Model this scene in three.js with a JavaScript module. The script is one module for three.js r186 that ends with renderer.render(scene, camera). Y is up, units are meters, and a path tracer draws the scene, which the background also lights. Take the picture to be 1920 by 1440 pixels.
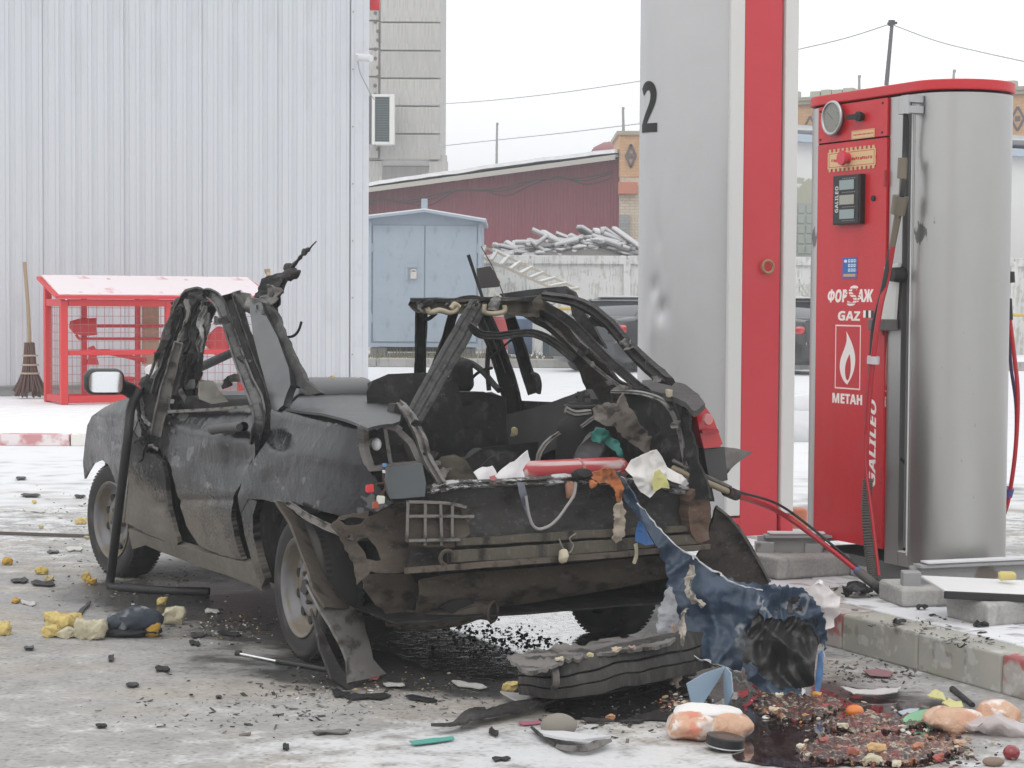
import * as THREE from 'three';
import { RoundedBoxGeometry } from 'three/addons/geometries/RoundedBoxGeometry.js';
import { mergeGeometries, mergeVertices, toCreasedNormals } from 'three/addons/utils/BufferGeometryUtils.js';
import { FontLoader } from 'three/addons/loaders/FontLoader.js';

// ------------------------------------------------------------------ camera, sky, sun, exposure
const scene = new THREE.Scene();
const EYE = 1.40, FOCAL = 3700, PITCH = 0.0432, ROLL = 0.006;
const camera = new THREE.PerspectiveCamera(2 * Math.atan(720 / FOCAL) * 180 / Math.PI, 4 / 3, 0.1, 2000);
camera.position.set(0, EYE, 0);
camera.rotation.order = 'YXZ';
camera.rotation.set(-PITCH, 0, ROLL);
camera.updateMatrixWorld(true);
const renderer = new THREE.WebGLRenderer({ antialias: true });
renderer.setSize(1024, 768);
renderer.toneMapping = THREE.LinearToneMapping;
renderer.toneMappingExposure = 1.0;
renderer.shadowMap.enabled = true;
renderer.shadowMap.type = THREE.PCFSoftShadowMap;
{ // overcast sky: bright even cloud with soft, faint banks
  const W = 128, H = 64, d = new Float32Array(W * H * 4);
  for (let j = 0; j < H; j++) for (let i = 0; i < W; i++) {
    const el = ((j + .5) / H - .5) * Math.PI, az = (i + .5) / W * Math.PI * 2;
    const v = 1.36 + .12 * Math.max(0, Math.sin(el)) + .015 * Math.sin(az * 3 + Math.sin(el * 9));
    const k = (j * W + i) * 4; d[k] = v * .985; d[k + 1] = v; d[k + 2] = v * 1.02; d[k + 3] = 1;
  }
  const sky = new THREE.DataTexture(d, W, H, THREE.RGBAFormat, THREE.FloatType);
  sky.mapping = THREE.EquirectangularReflectionMapping; sky.magFilter = sky.minFilter = THREE.LinearFilter; sky.needsUpdate = true;
  scene.background = sky; scene.environment = sky;
}
const sun = new THREE.DirectionalLight(0xfff4e8, 0.5);
sun.position.set(-6, 16, 6); sun.target.position.set(0, 0, -9);
sun.castShadow = true; sun.shadow.radius = 60; sun.shadow.mapSize.set(2048, 2048);
Object.assign(sun.shadow.camera, { left: -20, right: 20, top: 20, bottom: -20, near: 1, far: 60 });
scene.add(sun, sun.target);
scene.fog = new THREE.FogExp2(0xf4f6f8, 0.0038);

// ------------------------------------------------------------------ small tools
const V = (x, y, z) => new THREE.Vector3(x, y, z);
const clamp = (x, a = 0, b = 1) => Math.min(b, Math.max(a, x)), sstep = (a, b, x) => { const t = clamp((x - a) / (b - a)); return t * t * (3 - 2 * t); }, mix = (a, b, t) => a + (b - a) * t;
function rng(seed) { let s = seed >>> 0; return () => { s = (s + 0x6d2b79f5) | 0; let t = Math.imul(s ^ (s >>> 15), 1 | s); t = (t + Math.imul(t ^ (t >>> 7), 61 | t)) ^ t; return ((t ^ (t >>> 14)) >>> 0) / 4294967296; }; }
const hash3 = (x, y, z) => { let h = Math.imul(x | 0, 374761393) + Math.imul(y | 0, 668265263) + Math.imul(z | 0, 2147483647 ^ 0x5bd1e995); h = Math.imul(h ^ (h >>> 13), 1274126177); h ^= h >>> 16; return (h >>> 0) / 4294967296; };
function noise3(x, y, z) { // value noise 0..1
  const X = Math.floor(x), Y = Math.floor(y), Z = Math.floor(z); let u = x - X, v = y - Y, w = z - Z; u = u * u * (3 - 2 * u); v = v * v * (3 - 2 * v); w = w * w * (3 - 2 * w);
  const q = (a, b, c) => hash3(X + a, Y + b, Z + c);
  return mix(mix(mix(q(0, 0, 0), q(1, 0, 0), u), mix(q(0, 1, 0), q(1, 1, 0), u), v), mix(mix(q(0, 0, 1), q(1, 0, 1), u), mix(q(0, 1, 1), q(1, 1, 1), u), v), w);
}
function noise2(x, y, s = 0) { const X = Math.floor(x), Y = Math.floor(y); let u = x - X, v = y - Y; u = u * u * (3 - 2 * u); v = v * v * (3 - 2 * v); return mix(mix(hash3(X, Y, s), hash3(X + 1, Y, s), u), mix(hash3(X, Y + 1, s), hash3(X + 1, Y + 1, s), u), v); }
function pnoise(x, y, P, s = 0) { const X = Math.floor(x), Y = Math.floor(y); let u = x - X, v = y - Y; u = u * u * (3 - 2 * u); v = v * v * (3 - 2 * v); const m = (n) => ((n % P) + P) % P; return mix(mix(hash3(m(X), m(Y), s), hash3(m(X + 1), m(Y), s), u), mix(hash3(m(X), m(Y + 1), s), hash3(m(X + 1), m(Y + 1), s), u), v); }
function pfbm(u, v, f, oct, s = 0) { let a = 0, w = .5, t = 0; for (let i = 0; i < oct; i++) { a += w * pnoise(u * f, v * f, f, s + i * 17); t += w; w *= .55; f *= 2; } return a / t; }
function fbm2(x, y, oct, s = 0) { let a = 0, w = .5, t = 0; for (let i = 0; i < oct; i++) { a += w * noise2(x, y, s + i * 17); t += w; w *= .55; x = x * 2.03 + 3.1; y = y * 2.03 + 1.7; } return a / t; }
function fbm3(x, y, z, oct = 3) { let a = 0, w = .5, t = 0; for (let i = 0; i < oct; i++) { a += w * noise3(x, y, z); t += w; w *= .5; x = x * 2.03 + 5.2; y = y * 2.03 + 1.3; z = z * 2.03 + 2.7; } return a / t - .5; }
const toS = (l) => l <= .0031308 ? l * 12.92 : 1.055 * Math.pow(l, 1 / 2.4) - .055;

// textures: fn(u, v) -> linear [r, g, b]
function colorTex(w, h, fn, wrap = true) {
  const d = new Uint8Array(w * h * 4);
  for (let j = 0; j < h; j++) for (let i = 0; i < w; i++) { const c = fn((i + .5) / w, (j + .5) / h), k = (j * w + i) * 4; for (let n = 0; n < 3; n++) d[k + n] = clamp(toS(clamp(c[n]))) * 255; d[k + 3] = 255; }
  const t = new THREE.DataTexture(d, w, h); t.colorSpace = THREE.SRGBColorSpace; t.magFilter = t.minFilter = THREE.LinearFilter; if (wrap) t.wrapS = t.wrapT = THREE.RepeatWrapping; t.needsUpdate = true; return t;
}
function greyTex(w, h, fn, wrap = true) {
  const d = new Uint8Array(w * h * 4);
  for (let j = 0; j < h; j++) for (let i = 0; i < w; i++) { const c = clamp(fn((i + .5) / w, (j + .5) / h)) * 255, k = (j * w + i) * 4; d[k] = d[k + 1] = d[k + 2] = c; d[k + 3] = 255; }
  const t = new THREE.DataTexture(d, w, h); t.magFilter = t.minFilter = THREE.LinearFilter; if (wrap) t.wrapS = t.wrapT = THREE.RepeatWrapping; t.needsUpdate = true; return t;
}
const rep = (t, sx, sy = sx) => { const c = t.clone(); c.repeat.set(sx, sy); c.needsUpdate = true; return c; };
const lin = (r, g, b) => new THREE.Color().setRGB(r, g, b);
const mat = (c, roughness = .8, o = {}) => new THREE.MeshStandardMaterial({ color: Array.isArray(c) ? lin(...c) : c, roughness, side: THREE.DoubleSide, ...o });
const phys = (c, roughness, o) => new THREE.MeshPhysicalMaterial({ color: Array.isArray(c) ? lin(...c) : c, roughness, side: THREE.DoubleSide, ...o });

// names, tags
const taken = {};
function numbered(name) { const n = taken[name] = (taken[name] ?? -1) + 1; return n ? name + '_' + String(n).padStart(3, '0') : name; }
function tag(o, label, category, group) { o.userData.label = label; o.userData.category = category; if (group) o.userData.group = group; return o; }
function thing(name, label, category, pos = [0, 0, 0], turn = 0, group) { const o = new THREE.Group(); o.name = numbered(name); scene.add(o); o.position.set(...pos); o.rotation.y = turn; return tag(o, label, category, group); }
function part(name, geo, material, parent) {
  if (Array.isArray(geo)) geo = merge(geo);
  const m = new THREE.Mesh(geo, material); m.name = parent === scene ? numbered(name) : name; m.castShadow = m.receiveShadow = true; parent.add(m); return m;
}
function solo(name, geo, material, label, category, group, pos) { const m = part(name, geo, material, scene); if (pos) m.position.set(...pos); return tag(m, label, category, group); }
function struct(name, geo, material) { const m = part(name, geo, material, scene); m.userData.kind = 'structure'; return m; }
function norm(g) { g = g.index ? g.toNonIndexed() : g; const o = new THREE.BufferGeometry(); const n = g.attributes.position.count; o.setAttribute('position', g.attributes.position); if (!g.attributes.normal) g.computeVertexNormals(); o.setAttribute('normal', g.attributes.normal); o.setAttribute('uv', g.attributes.uv ?? new THREE.BufferAttribute(new Float32Array(n * 2), 2)); return o; }
const merge = (list) => list.length === 1 ? list[0] : mergeGeometries(list.map(norm));
// uv in metres from the largest axis of each face's normal
function boxUV(g, s = 1) {
  g = g.index ? g.toNonIndexed() : g; const p = g.attributes.position, n = g.attributes.normal, uv = new Float32Array(p.count * 2);
  for (let i = 0; i < p.count; i += 3) { let nx = 0, ny = 0, nz = 0; for (let k = 0; k < 3; k++) { nx += n.getX(i + k); ny += n.getY(i + k); nz += n.getZ(i + k); } nx = Math.abs(nx); ny = Math.abs(ny); nz = Math.abs(nz);
    for (let k = 0; k < 3; k++) { const x = p.getX(i + k), y = p.getY(i + k), z = p.getZ(i + k); uv[(i + k) * 2] = (nx > ny && nx > nz ? z : x) * s; uv[(i + k) * 2 + 1] = (ny >= nx && ny >= nz ? z : y) * s; } }
  g.setAttribute('uv', new THREE.BufferAttribute(uv, 2)); return g;
}
const box = (w, h, d, x = 0, y = 0, z = 0) => boxUV(new THREE.BoxGeometry(w, h, d).translate(x, y, z));
const rbox = (w, h, d, r, x = 0, y = 0, z = 0) => boxUV(new RoundedBoxGeometry(w, h, d, 2, Math.min(r, w / 2.01, h / 2.01, d / 2.01)).translate(x, y, z));
const tube = (pts, r, seg = 0, rad = 7, closed = false) => new THREE.TubeGeometry(new THREE.CatmullRomCurve3(pts, closed, 'centripetal'), seg || pts.length * 6, r, rad, closed);
function bar(a, b, w, h = w) { // box between two points
  const d = b.clone().sub(a), l = d.length(), g = new THREE.BoxGeometry(w, h, l), m = new THREE.Matrix4().lookAt(a, b, Math.abs(d.y) > .95 * l ? V(0, 0, 1) : V(0, 1, 0)); m.setPosition(a.clone().add(b).multiplyScalar(.5)); g.applyMatrix4(m); return boxUV(g);
}
const cyl = (a, b, r0, r1 = r0, seg = 14) => { const d = b.clone().sub(a), g = new THREE.CylinderGeometry(r1, r0, d.length(), seg); g.applyQuaternion(new THREE.Quaternion().setFromUnitVectors(V(0, 1, 0), d.clone().normalize())); return g.translate((a.x + b.x) / 2, (a.y + b.y) / 2, (a.z + b.z) / 2); };
function jitter(g, amp, f, seed = 0) { // push vertices along a noise field (welded first, so nothing opens)
  g = mergeVertices(norm(g).deleteAttribute('normal').deleteAttribute('uv'), 1e-4); const p = g.attributes.position;
  for (let i = 0; i < p.count; i++) { const x = p.getX(i), y = p.getY(i), z = p.getZ(i); p.setXYZ(i, x + amp * 2 * fbm3(x * f + seed, y * f, z * f), y + amp * 2 * fbm3(x * f, y * f + 31 + seed, z * f), z + amp * 2 * fbm3(x * f, y * f, z * f + 57 + seed)); }
  g.computeVertexNormals(); return g;
}

// ------------------------------------------------------------------ surveying: where the line of sight through a picture point meets a real surface
const _inv = new THREE.Matrix4();
function ray(px, py) { return V((px - 960) / FOCAL, (720 - py) / FOCAL, -1).applyQuaternion(camera.quaternion); }
const G = (px, py, h = 0) => { const d = ray(px, py), t = (h - EYE) / d.y; return V(d.x * t, h, d.z * t); };             // on level ground of height h
const D = (px, py, depth) => { const d = ray(px, py), t = -depth / d.z; return V(d.x * t, EYE + d.y * t, -depth); };     // on the upright plane z = -depth
// frames: a place with its own axes, in which things are surveyed
function frameOf(pos, turn) { const m = new THREE.Matrix4().makeRotationY(turn).setPosition(...pos), inv = m.clone().invert(); const o = V(0, EYE, 0).applyMatrix4(inv); return { m, inv, o, dir: (px, py) => ray(px, py).transformDirection(inv) }; }
const WORLD = frameOf([0, 0, 0], 0);
function on(F, axis, val) { return (px, py, v = val) => { const d = F.dir(px, py), t = (v - F.o[axis]) / d[axis]; return F.o.clone().addScaledVector(d, t); }; }
// curved upright side: x = f(y, z)
function onCurve(F, axis, f, start) { return (px, py) => { let p = on(F, axis, start)(px, py); for (let k = 0; k < 8; k++) p = on(F, axis, f(p))(px, py); return p; }; }
function onPlane(F, a, b, c) { const n = b.clone().sub(a).cross(c.clone().sub(a)); return (px, py) => { const d = F.dir(px, py), t = a.clone().sub(F.o).dot(n) / d.dot(n); return F.o.clone().addScaledVector(d, t); }; }

// ------------------------------------------------------------------ sheets: an outline laid on a surface, refined, bent, and given thickness
function delaunay(P, T) {
  for (let pass = 0; pass < 6; pass++) {
    const E = new Map(); let flips = 0; const used = new Uint8Array(T.length);
    T.forEach((t, i) => { for (let k = 0; k < 3; k++) { const a = t[k], b = t[(k + 1) % 3], key = a < b ? a * 1e6 + b : b * 1e6 + a; (E.get(key) ?? E.set(key, []).get(key)).push(i); } });
    for (const [key, [i, j]] of E) {
      if (j === undefined || used[i] || used[j]) continue;
      const a = Math.floor(key / 1e6), b = key % 1e6, c = T[i].find((v) => v !== a && v !== b), d = T[j].find((v) => v !== a && v !== b);
      const ang = (o, p, q) => { const x1 = P[p][0] - P[o][0], y1 = P[p][1] - P[o][1], x2 = P[q][0] - P[o][0], y2 = P[q][1] - P[o][1]; return Math.atan2(Math.abs(x1 * y2 - y1 * x2), x1 * x2 + y1 * y2); };
      if (ang(c, a, b) + ang(d, a, b) <= Math.PI + 1e-6) continue;
      const s = (p, q, r) => (P[q][0] - P[p][0]) * (P[r][1] - P[p][1]) - (P[q][1] - P[p][1]) * (P[r][0] - P[p][0]);
      if (s(c, d, a) * s(c, d, b) >= 0) continue;
      const ori = (x, y, z) => s(x, y, z) < 0 ? [x, y, z] : [x, z, y];
      T[i] = ori(c, d, a); T[j] = ori(c, d, b); used[i] = used[j] = 1; flips++;
    }
    if (!flips) break;
  }
}
function refine(outline, holes, cell, tear, seed) {
  const dens = (ring) => { const o = []; ring.forEach((p, i) => { const q = ring[(i + 1) % ring.length], L = Math.hypot(q[0] - p[0], q[1] - p[1]), n = Math.max(1, Math.round(L / cell)); for (let k = 0; k < n; k++) { const t = k / n, x = mix(p[0], q[0], t), y = mix(p[1], q[1], t), a = tear ? tear * (hash3(x * 7.3, y * 5.1, seed) - .5) * 2 : 0, nx = -(q[1] - p[1]) / (L || 1), ny = (q[0] - p[0]) / (L || 1); o.push(new THREE.Vector2(x + a * nx, y + a * ny)); } }); return o; };
  const rings = [dens(outline), ...holes.map(dens)];
  let T = THREE.ShapeUtils.triangulateShape(rings[0], rings.slice(1)).map((t) => [...t]); const P = rings.flat().map((p) => [p.x, p.y]);
  const ccw = () => T.forEach((t, i) => { const [a, b, c] = t.map((k) => P[k]); if ((b[0] - a[0]) * (c[1] - a[1]) - (b[1] - a[1]) * (c[0] - a[0]) > 0) T[i] = [t[0], t[2], t[1]]; });
  ccw(); delaunay(P, T);
  for (let it = 0; it < 7; it++) {
    const mid = new Map(), lim = cell * 1.35; let any = false;
    const get = (a, b) => { const L = Math.hypot(P[a][0] - P[b][0], P[a][1] - P[b][1]); if (L <= lim) return -1; const key = a < b ? a * 1e6 + b : b * 1e6 + a; if (!mid.has(key)) { mid.set(key, P.length); P.push([(P[a][0] + P[b][0]) / 2, (P[a][1] + P[b][1]) / 2]); } any = true; return mid.get(key); };
    const N = [];
    for (const [a, b, c] of T) {
      const x = get(a, b), y = get(b, c), z = get(c, a), k = (x >= 0) + (y >= 0) + (z >= 0);
      if (!k) N.push([a, b, c]);
      else if (k === 3) N.push([a, x, z], [x, b, y], [z, y, c], [x, y, z]);
      else if (k === 1) { if (x >= 0) N.push([a, x, c], [x, b, c]); else if (y >= 0) N.push([a, b, y], [a, y, c]); else N.push([a, b, z], [z, b, c]); }
      else if (x < 0) N.push([c, z, y], [z, a, b], [z, b, y]); else if (y < 0) N.push([a, x, z], [x, b, c], [x, c, z]); else N.push([b, y, x], [a, x, y], [a, y, c]);
    }
    T = N; delaunay(P, T); if (!any) break;
  }
  return { P, T };
}
// o: { t thickness m, cell px, holes, tear px, bend(p, px, py) -> Vector3 moved, amp, f, crump, dents [[px,py,r px,depth m]], uv 'auto'|fn }
function sheet(outline, surf, o = {}) {
  const { P, T } = refine(outline, o.holes ?? [], o.cell ?? 14, o.tear ?? 0, o.seed ?? 1);
  const n = P.length, pos = P.map(([x, y]) => surf(x, y)), nor = pos.map(() => V(0, 0, 0)), e1 = V(), e2 = V();
  const normals = () => { nor.forEach((v) => v.set(0, 0, 0)); for (const [a, b, c] of T) { e1.subVectors(pos[b], pos[a]); e2.subVectors(pos[c], pos[a]); e1.cross(e2); nor[a].add(e1); nor[b].add(e1); nor[c].add(e1); } nor.forEach((v) => v.normalize()); };
  normals();
  const flat = pos.map((p) => p.clone()), s = (o.seed ?? 1) * 7.7;
  for (let i = 0; i < n; i++) {
    let d = 0; const p = flat[i];
    if (o.amp) d += o.amp * 2 * fbm3(p.x * (o.f ?? 6) + s, p.y * (o.f ?? 6), p.z * (o.f ?? 6), 3);
    if (o.crump) { const f = o.cf ?? 9, r = (k) => 1 - Math.abs(2 * noise3(p.x * f * k + s, p.y * f * k + 3.3, p.z * f * k) - 1) * 2; d += o.crump * (r(1) * .6 + r(2.1) * .3 + r(4.3) * .12); }
    for (const [x, y, r, q] of o.dents ?? []) { const k = ((P[i][0] - x) ** 2 + (P[i][1] - y) ** 2) / r ** 2; d -= q * Math.exp(-k); }
    if (d) pos[i].addScaledVector(nor[i], d);
    if (o.bend) o.bend(pos[i], P[i][0], P[i][1], nor[i]);
  }
  normals();
  const t = o.t ?? .004, A = [], N = [], U = [], put = (p, m, q) => { A.push(p.x, p.y, p.z); N.push(m.x, m.y, m.z); U.push(q[0], q[1]); };
  let ax = V(0, 0, 0); nor.forEach((v) => ax.add(V(Math.abs(v.x), Math.abs(v.y), Math.abs(v.z))));
  const uvOf = o.uv ?? (ax.x >= ax.y && ax.x >= ax.z ? (p) => [p.z, p.y] : ax.y >= ax.z ? (p) => [p.x, p.z] : (p) => [p.x, p.y]);
  const U0 = flat.map(uvOf), back = pos.map((p, i) => p.clone().addScaledVector(nor[i], -t)), neg = nor.map((v) => v.clone().negate()), E = new Map();
  for (const [a, b, c] of T) { for (const k of [a, b, c]) put(pos[k], nor[k], U0[k]); for (const [x, y] of [[a, b], [b, c], [c, a]]) { const key = x < y ? x * 1e6 + y : y * 1e6 + x; E.has(key) ? E.set(key, null) : E.set(key, [x, y]); } }
  if (t > 0) {
    for (const [a, b, c] of T) for (const k of [a, c, b]) put(back[k], neg[k], U0[k]);
    for (const e of E.values()) if (e) { const [a, b] = e; e1.subVectors(pos[b], pos[a]).cross(nor[a]).normalize(); for (const [p, k] of [[pos, a], [back, a], [pos, b], [pos, b], [back, a], [back, b]]) put(p[k], e1, U0[k]); }
  }
  const g = new THREE.BufferGeometry(); g.setAttribute('position', new THREE.Float32BufferAttribute(A, 3)); g.setAttribute('normal', new THREE.Float32BufferAttribute(N, 3)); g.setAttribute('uv', new THREE.Float32BufferAttribute(U, 2)); return g;
}
// ------------------------------------------------------------------ beams: a profile swept along surveyed points; rows [px, py, place on the axis, width px]
const PROF = {
  flat: [[-.5, -.35], [-.42, -.5], [.42, -.5], [.5, -.35], [.5, .5], [-.5, .5]],
  ribbed: [[-.5, -.3], [-.4, -.5], [-.28, -.5], [-.2, -.25], [-.08, -.25], [0, -.5], [.12, -.5], [.2, -.2], [.36, -.2], [.42, -.5], [.5, -.4], [.5, .5], [-.5, .5]],
  round: [...Array(9)].map((_, i) => [-.5 * Math.cos(i / 9 * 6.283), -.5 * Math.sin(i / 9 * 6.283)]),
  channel: [[-.5, -.5], [-.36, -.5], [-.3, .1], [.3, .1], [.36, -.5], [.5, -.5], [.5, .5], [-.5, .5]],
  groove: [[-.5, -.42], [-.24, -.5], [-.215, -.42], [-.19, -.5], [.03, -.5], [.06, -.40], [.09, -.5], [.44, -.48], [.5, -.3], [.5, .5], [-.5, .5]],
  fold: [[-.5, -.1], [-.3, -.5], [0, -.22], [.2, -.5], [.5, .1], [.3, .5], [-.3, .4]],
};
function beam(F, axis, rows, o = {}) {
  const prof = PROF[o.prof ?? 'flat'], P3 = rows.map((r) => on(F, axis, r[2])(r[0], r[1])), scale = (p) => { const w = p.clone().applyMatrix4(F.m); return w.distanceTo(camera.position) / FOCAL; };
  const curve = new THREE.CatmullRomCurve3(P3, false, 'centripetal'), n = o.seg ?? rows.length * 7, A = [], ring = prof.length, s = (o.seed ?? 1) * 3.7, wid = rows.map((r, i) => r[3] * scale(P3[i]));
  for (let i = 0; i <= n; i++) {
    const t = i / n, k = t * (rows.length - 1), a = Math.min(Math.floor(k), rows.length - 2), w = mix(wid[a], wid[a + 1], k - a), p = curve.getPoint(t), tan = curve.getTangent(t), view = p.clone().sub(F.o).normalize();
    const side = tan.clone().cross(view).normalize(), dep = tan.clone().cross(side).normalize(); if (dep.dot(view) < 0) dep.negate();
    const h = o.h ?? w; if (o.twist) { const q = new THREE.Quaternion().setFromAxisAngle(tan, o.twist * t); side.applyQuaternion(q); dep.applyQuaternion(q); }
    for (let j = 0; j < ring; j++) { const q = p.clone().addScaledVector(side, prof[j][0] * w).addScaledVector(dep, prof[j][1] * h); if (o.amp) { const f = o.f ?? 12; q.addScaledVector(dep, o.amp * .9 * fbm3(q.x * 55 + s, q.y * 55, q.z * 55, 2)).addScaledVector(side, o.amp * 2 * fbm3(q.x * f + s, q.y * f, q.z * f)).addScaledVector(dep, o.amp * 2 * fbm3(q.x * f, q.y * f + s, q.z * f + 9)); } A.push(q); }
  }
  const I = [], U = []; A.forEach((q, i) => U.push((i % ring) / ring * .2, Math.floor(i / ring) / n * curve.getLength()));
  for (let i = 0; i < n; i++) for (let j = 0; j < ring; j++) { const a = i * ring + j, b = i * ring + (j + 1) % ring, c = a + ring, d = b + ring; I.push(a, b, c, b, d, c); }
  for (let j = 1; j < ring - 1; j++) { I.push(0, j + 1, j); const e = n * ring; I.push(e, e + j, e + j + 1); }
  const g = new THREE.BufferGeometry(); g.setAttribute('position', new THREE.Float32BufferAttribute(A.flatMap((q) => [q.x, q.y, q.z]), 3)); g.setAttribute('uv', new THREE.Float32BufferAttribute(U, 2)); g.setIndex(I); g.computeVertexNormals();
  return o.prof === 'round' ? norm(g) : toCreasedNormals(g, .38);
}
// ================================================================== GROUND
const SPILL = G(1500, 1330), UNDER = G(880, 1180), REARL = G(620, 1230), PUD = G(940, 1190);
const blob = (x, z, c, rx, rz, rot = 0) => { const dx = x - c.x, dz = z - c.z, u = dx * Math.cos(rot) + dz * Math.sin(rot), v = -dx * Math.sin(rot) + dz * Math.cos(rot); return Math.exp(-(u * u / rx / rx + v * v / rz / rz)); };
const B = { front: G(240, 1110), frontFoam: G(230, 1170), mid: G(430, 1120), snowR: G(1000, 1400), snowL: G(100, 930), wheel: G(560, 1230), kerb: G(1640, 1270), far: G(60, 1300), rearR: G(1300, 1300), rearL: G(850, 1265) };
function snowAt(x, z) { // how much snow lies here, 0..1, before the grain
  let b = .45 + sstep(10.5, 19, -z) * .5 - sstep(.0, 1.0, (-z < 9 ? 1 : 0)) * 0;
  b -= .42 * blob(x, z, UNDER, 1.5, 1.5, .5) + .28 * blob(x, z, B.mid, 1.3, 1.2, .5) + .10 * blob(x, z, B.front, .6, .7) + .5 * blob(x, z, SPILL, .75, .55) + .14 * blob(x, z, B.far, 1.6, .6) + .35 * blob(x, z, B.rearR, .6, .3);
  b += .30 * blob(x, z, B.snowR, .75, .45) + .14 * blob(x, z, B.kerb, .5, .7, .45) + .12 * blob(x, z, B.snowL, 1.0, 1.3);
  return b;
}
function groundColor(x, z, fine) {
  const n1 = fbm2(x * .9 + 11, z * 2.2, 4, 3), n2 = fbm2(x * 3.1, z * 6.2 + 5, 4, 9), n3 = fbm2(x * 11, z * 13, 4, 21), n4 = fine ? noise2(x * 90, z * 90, 4) : .5;
  const s = snowAt(x, z), cover = sstep(.34, .80, s + (n1 - .5) * .42 + (n2 - .5) * .40 + (n3 - .5) * .75 + (n4 - .5) * .22);
  const wet = clamp(1.15 * blob(x, z, UNDER, 1.35, 1.0, .5) + .8 * blob(x, z, B.rearL, .75, .35) + .95 * blob(x, z, SPILL, .62, .36, .15) + .55 * blob(x, z, B.rearR, .45, .2) + .4 * blob(x, z, B.front, .55, .6) + .35 * blob(x, z, B.mid, .7, .6));
  const w = sstep(.28, .62, wet + (n2 - .5) * .6 + (n3 - .5) * .35);
  let r = .325 + (n2 - .5) * .12 + (n3 - .5) * .14 + (n4 - .5) * .07, g = r * .97, b = r * .935;
  const tan = sstep(.5, .7, fbm2(x * 1.7 + 4, z * 3 + 9, 3, 41)); r *= 1 + .06 * tan; b *= 1 - .07 * tan;
  const pit = n4 < .16 ? .72 : n4 > .93 ? 1.18 : 1; r *= pit; g *= pit; b *= pit;
  const k = 1 - .84 * w; r *= k; g *= k; b *= k;
  const q = cover * (.50 + .40 * sstep(8, 17, -z));
  return [mix(r, .73, q), mix(g, .74, q), mix(b, .76, q), w, cover];
}
{
  const W = 2048, N0 = [-4, -13], S = 8.5, N = 1440, col = new Uint8Array(N * N * 4), rou = new Uint8Array(N * N * 4), bmp = new Uint8Array(N * N * 4);
  for (let j = 0; j < N; j++) for (let i = 0; i < N; i++) {
    const x = N0[0] + (i + .5) / N * S, z = N0[1] + (1 - (j + .5) / N) * S, c = groundColor(x, z, true), k = (j * N + i) * 4;
    for (let n = 0; n < 3; n++) col[k + n] = clamp(toS(c[n])) * 255; col[k + 3] = rou[k + 3] = bmp[k + 3] = 255;
    const r = clamp(mix(.75, .34, c[3] * (1 - c[4])) + c[4] * .15) * 255; rou[k] = rou[k + 1] = rou[k + 2] = r;
    const b = clamp(.3 + .45 * c[4] + .2 * (noise2(x * 60, z * 60, 8) - .5) + .25 * (noise2(x * 150, z * 150, 5) - .5)) * 255; bmp[k] = bmp[k + 1] = bmp[k + 2] = b;
  }
  const T = (d, s) => { const t = new THREE.DataTexture(d, N, N); if (s) t.colorSpace = THREE.SRGBColorSpace; t.magFilter = t.minFilter = THREE.LinearFilter; t.needsUpdate = true; return t; };
  const g = new THREE.PlaneGeometry(S, S).rotateX(-Math.PI / 2).translate(N0[0] + S / 2, .004, N0[1] + S / 2);
  struct('forecourt', g, new THREE.MeshStandardMaterial({ map: T(col, 1), roughnessMap: T(rou), roughness: 1, bumpMap: T(bmp), bumpScale: .006 }));
  const M = 640, S2 = 60; const far = colorTex(M, M, (u, v) => groundColor(-30 + u * S2, -62 + (1 - v) * S2, false), true); far.wrapS = far.wrapT = THREE.MirroredRepeatWrapping;
  const gg = new THREE.PlaneGeometry(900, 900).rotateX(-Math.PI / 2).translate(0, 0, -100), p = gg.attributes.position, uv = gg.attributes.uv;
  for (let i = 0; i < p.count; i++) uv.setXY(i, (p.getX(i) + 30) / S2, 1 - (p.getZ(i) + 62) / S2);
  struct('ground', gg, new THREE.MeshStandardMaterial({ map: far, roughness: .85 }));
}
// shared surface textures
const snowTex = colorTex(256, 256, (u, v) => { const n = pfbm(u, v, 8, 5, 3), d = pnoise(u * 64, v * 64, 64, 7) > .93 ? .75 : 1, k = (.70 + .14 * n) * d; return [k, k * 1.005, k * 1.02]; });
const snowBump = greyTex(256, 256, (u, v) => pfbm(u, v, 12, 5, 5));
const concTex = colorTex(512, 512, (u, v) => { const n = pfbm(u, v, 4, 6, 13), f = pnoise(u * 128, v * 128, 128, 3), st = pfbm(u, v * .25, 16, 3, 31), k = .36 + .24 * (n - .5) + .08 * (f - .5) - .14 * sstep(.55, .8, st); return [k, k * .98, k * .94]; });
const M = {
  snow: new THREE.MeshStandardMaterial({ map: snowTex, bumpMap: snowBump, bumpScale: .01, roughness: .9, side: THREE.DoubleSide }),
  conc: new THREE.MeshStandardMaterial({ map: concTex, bumpMap: snowBump, bumpScale: .004, roughness: .9, side: THREE.DoubleSide }),
  white: mat([.66, .67, .68], .5), grey: mat([.30, .31, .31], .5), dark: mat([.02, .02, .021], .6), black: mat([.01, .01, .01], .5), steel: mat([.45, .45, .45], .35, { metalness: .9 }),
  red: mat([.56, .022, .03], .42), wood: mat([.33, .25, .16], .8), twig: mat([.13, .075, .06], .9),
};
const whiteSheet = new THREE.MeshStandardMaterial({ roughness: .45, side: THREE.DoubleSide, map: colorTex(256, 1024, (u, v) => { const k = .60 + .03 * (pfbm(u, v, 4, 5, 2) - .5) - .03 * sstep(.66, .8, pfbm(u, v, 8, 4, 8)); return [k * .95, k * .985, k * 1.035]; }) });

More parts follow.
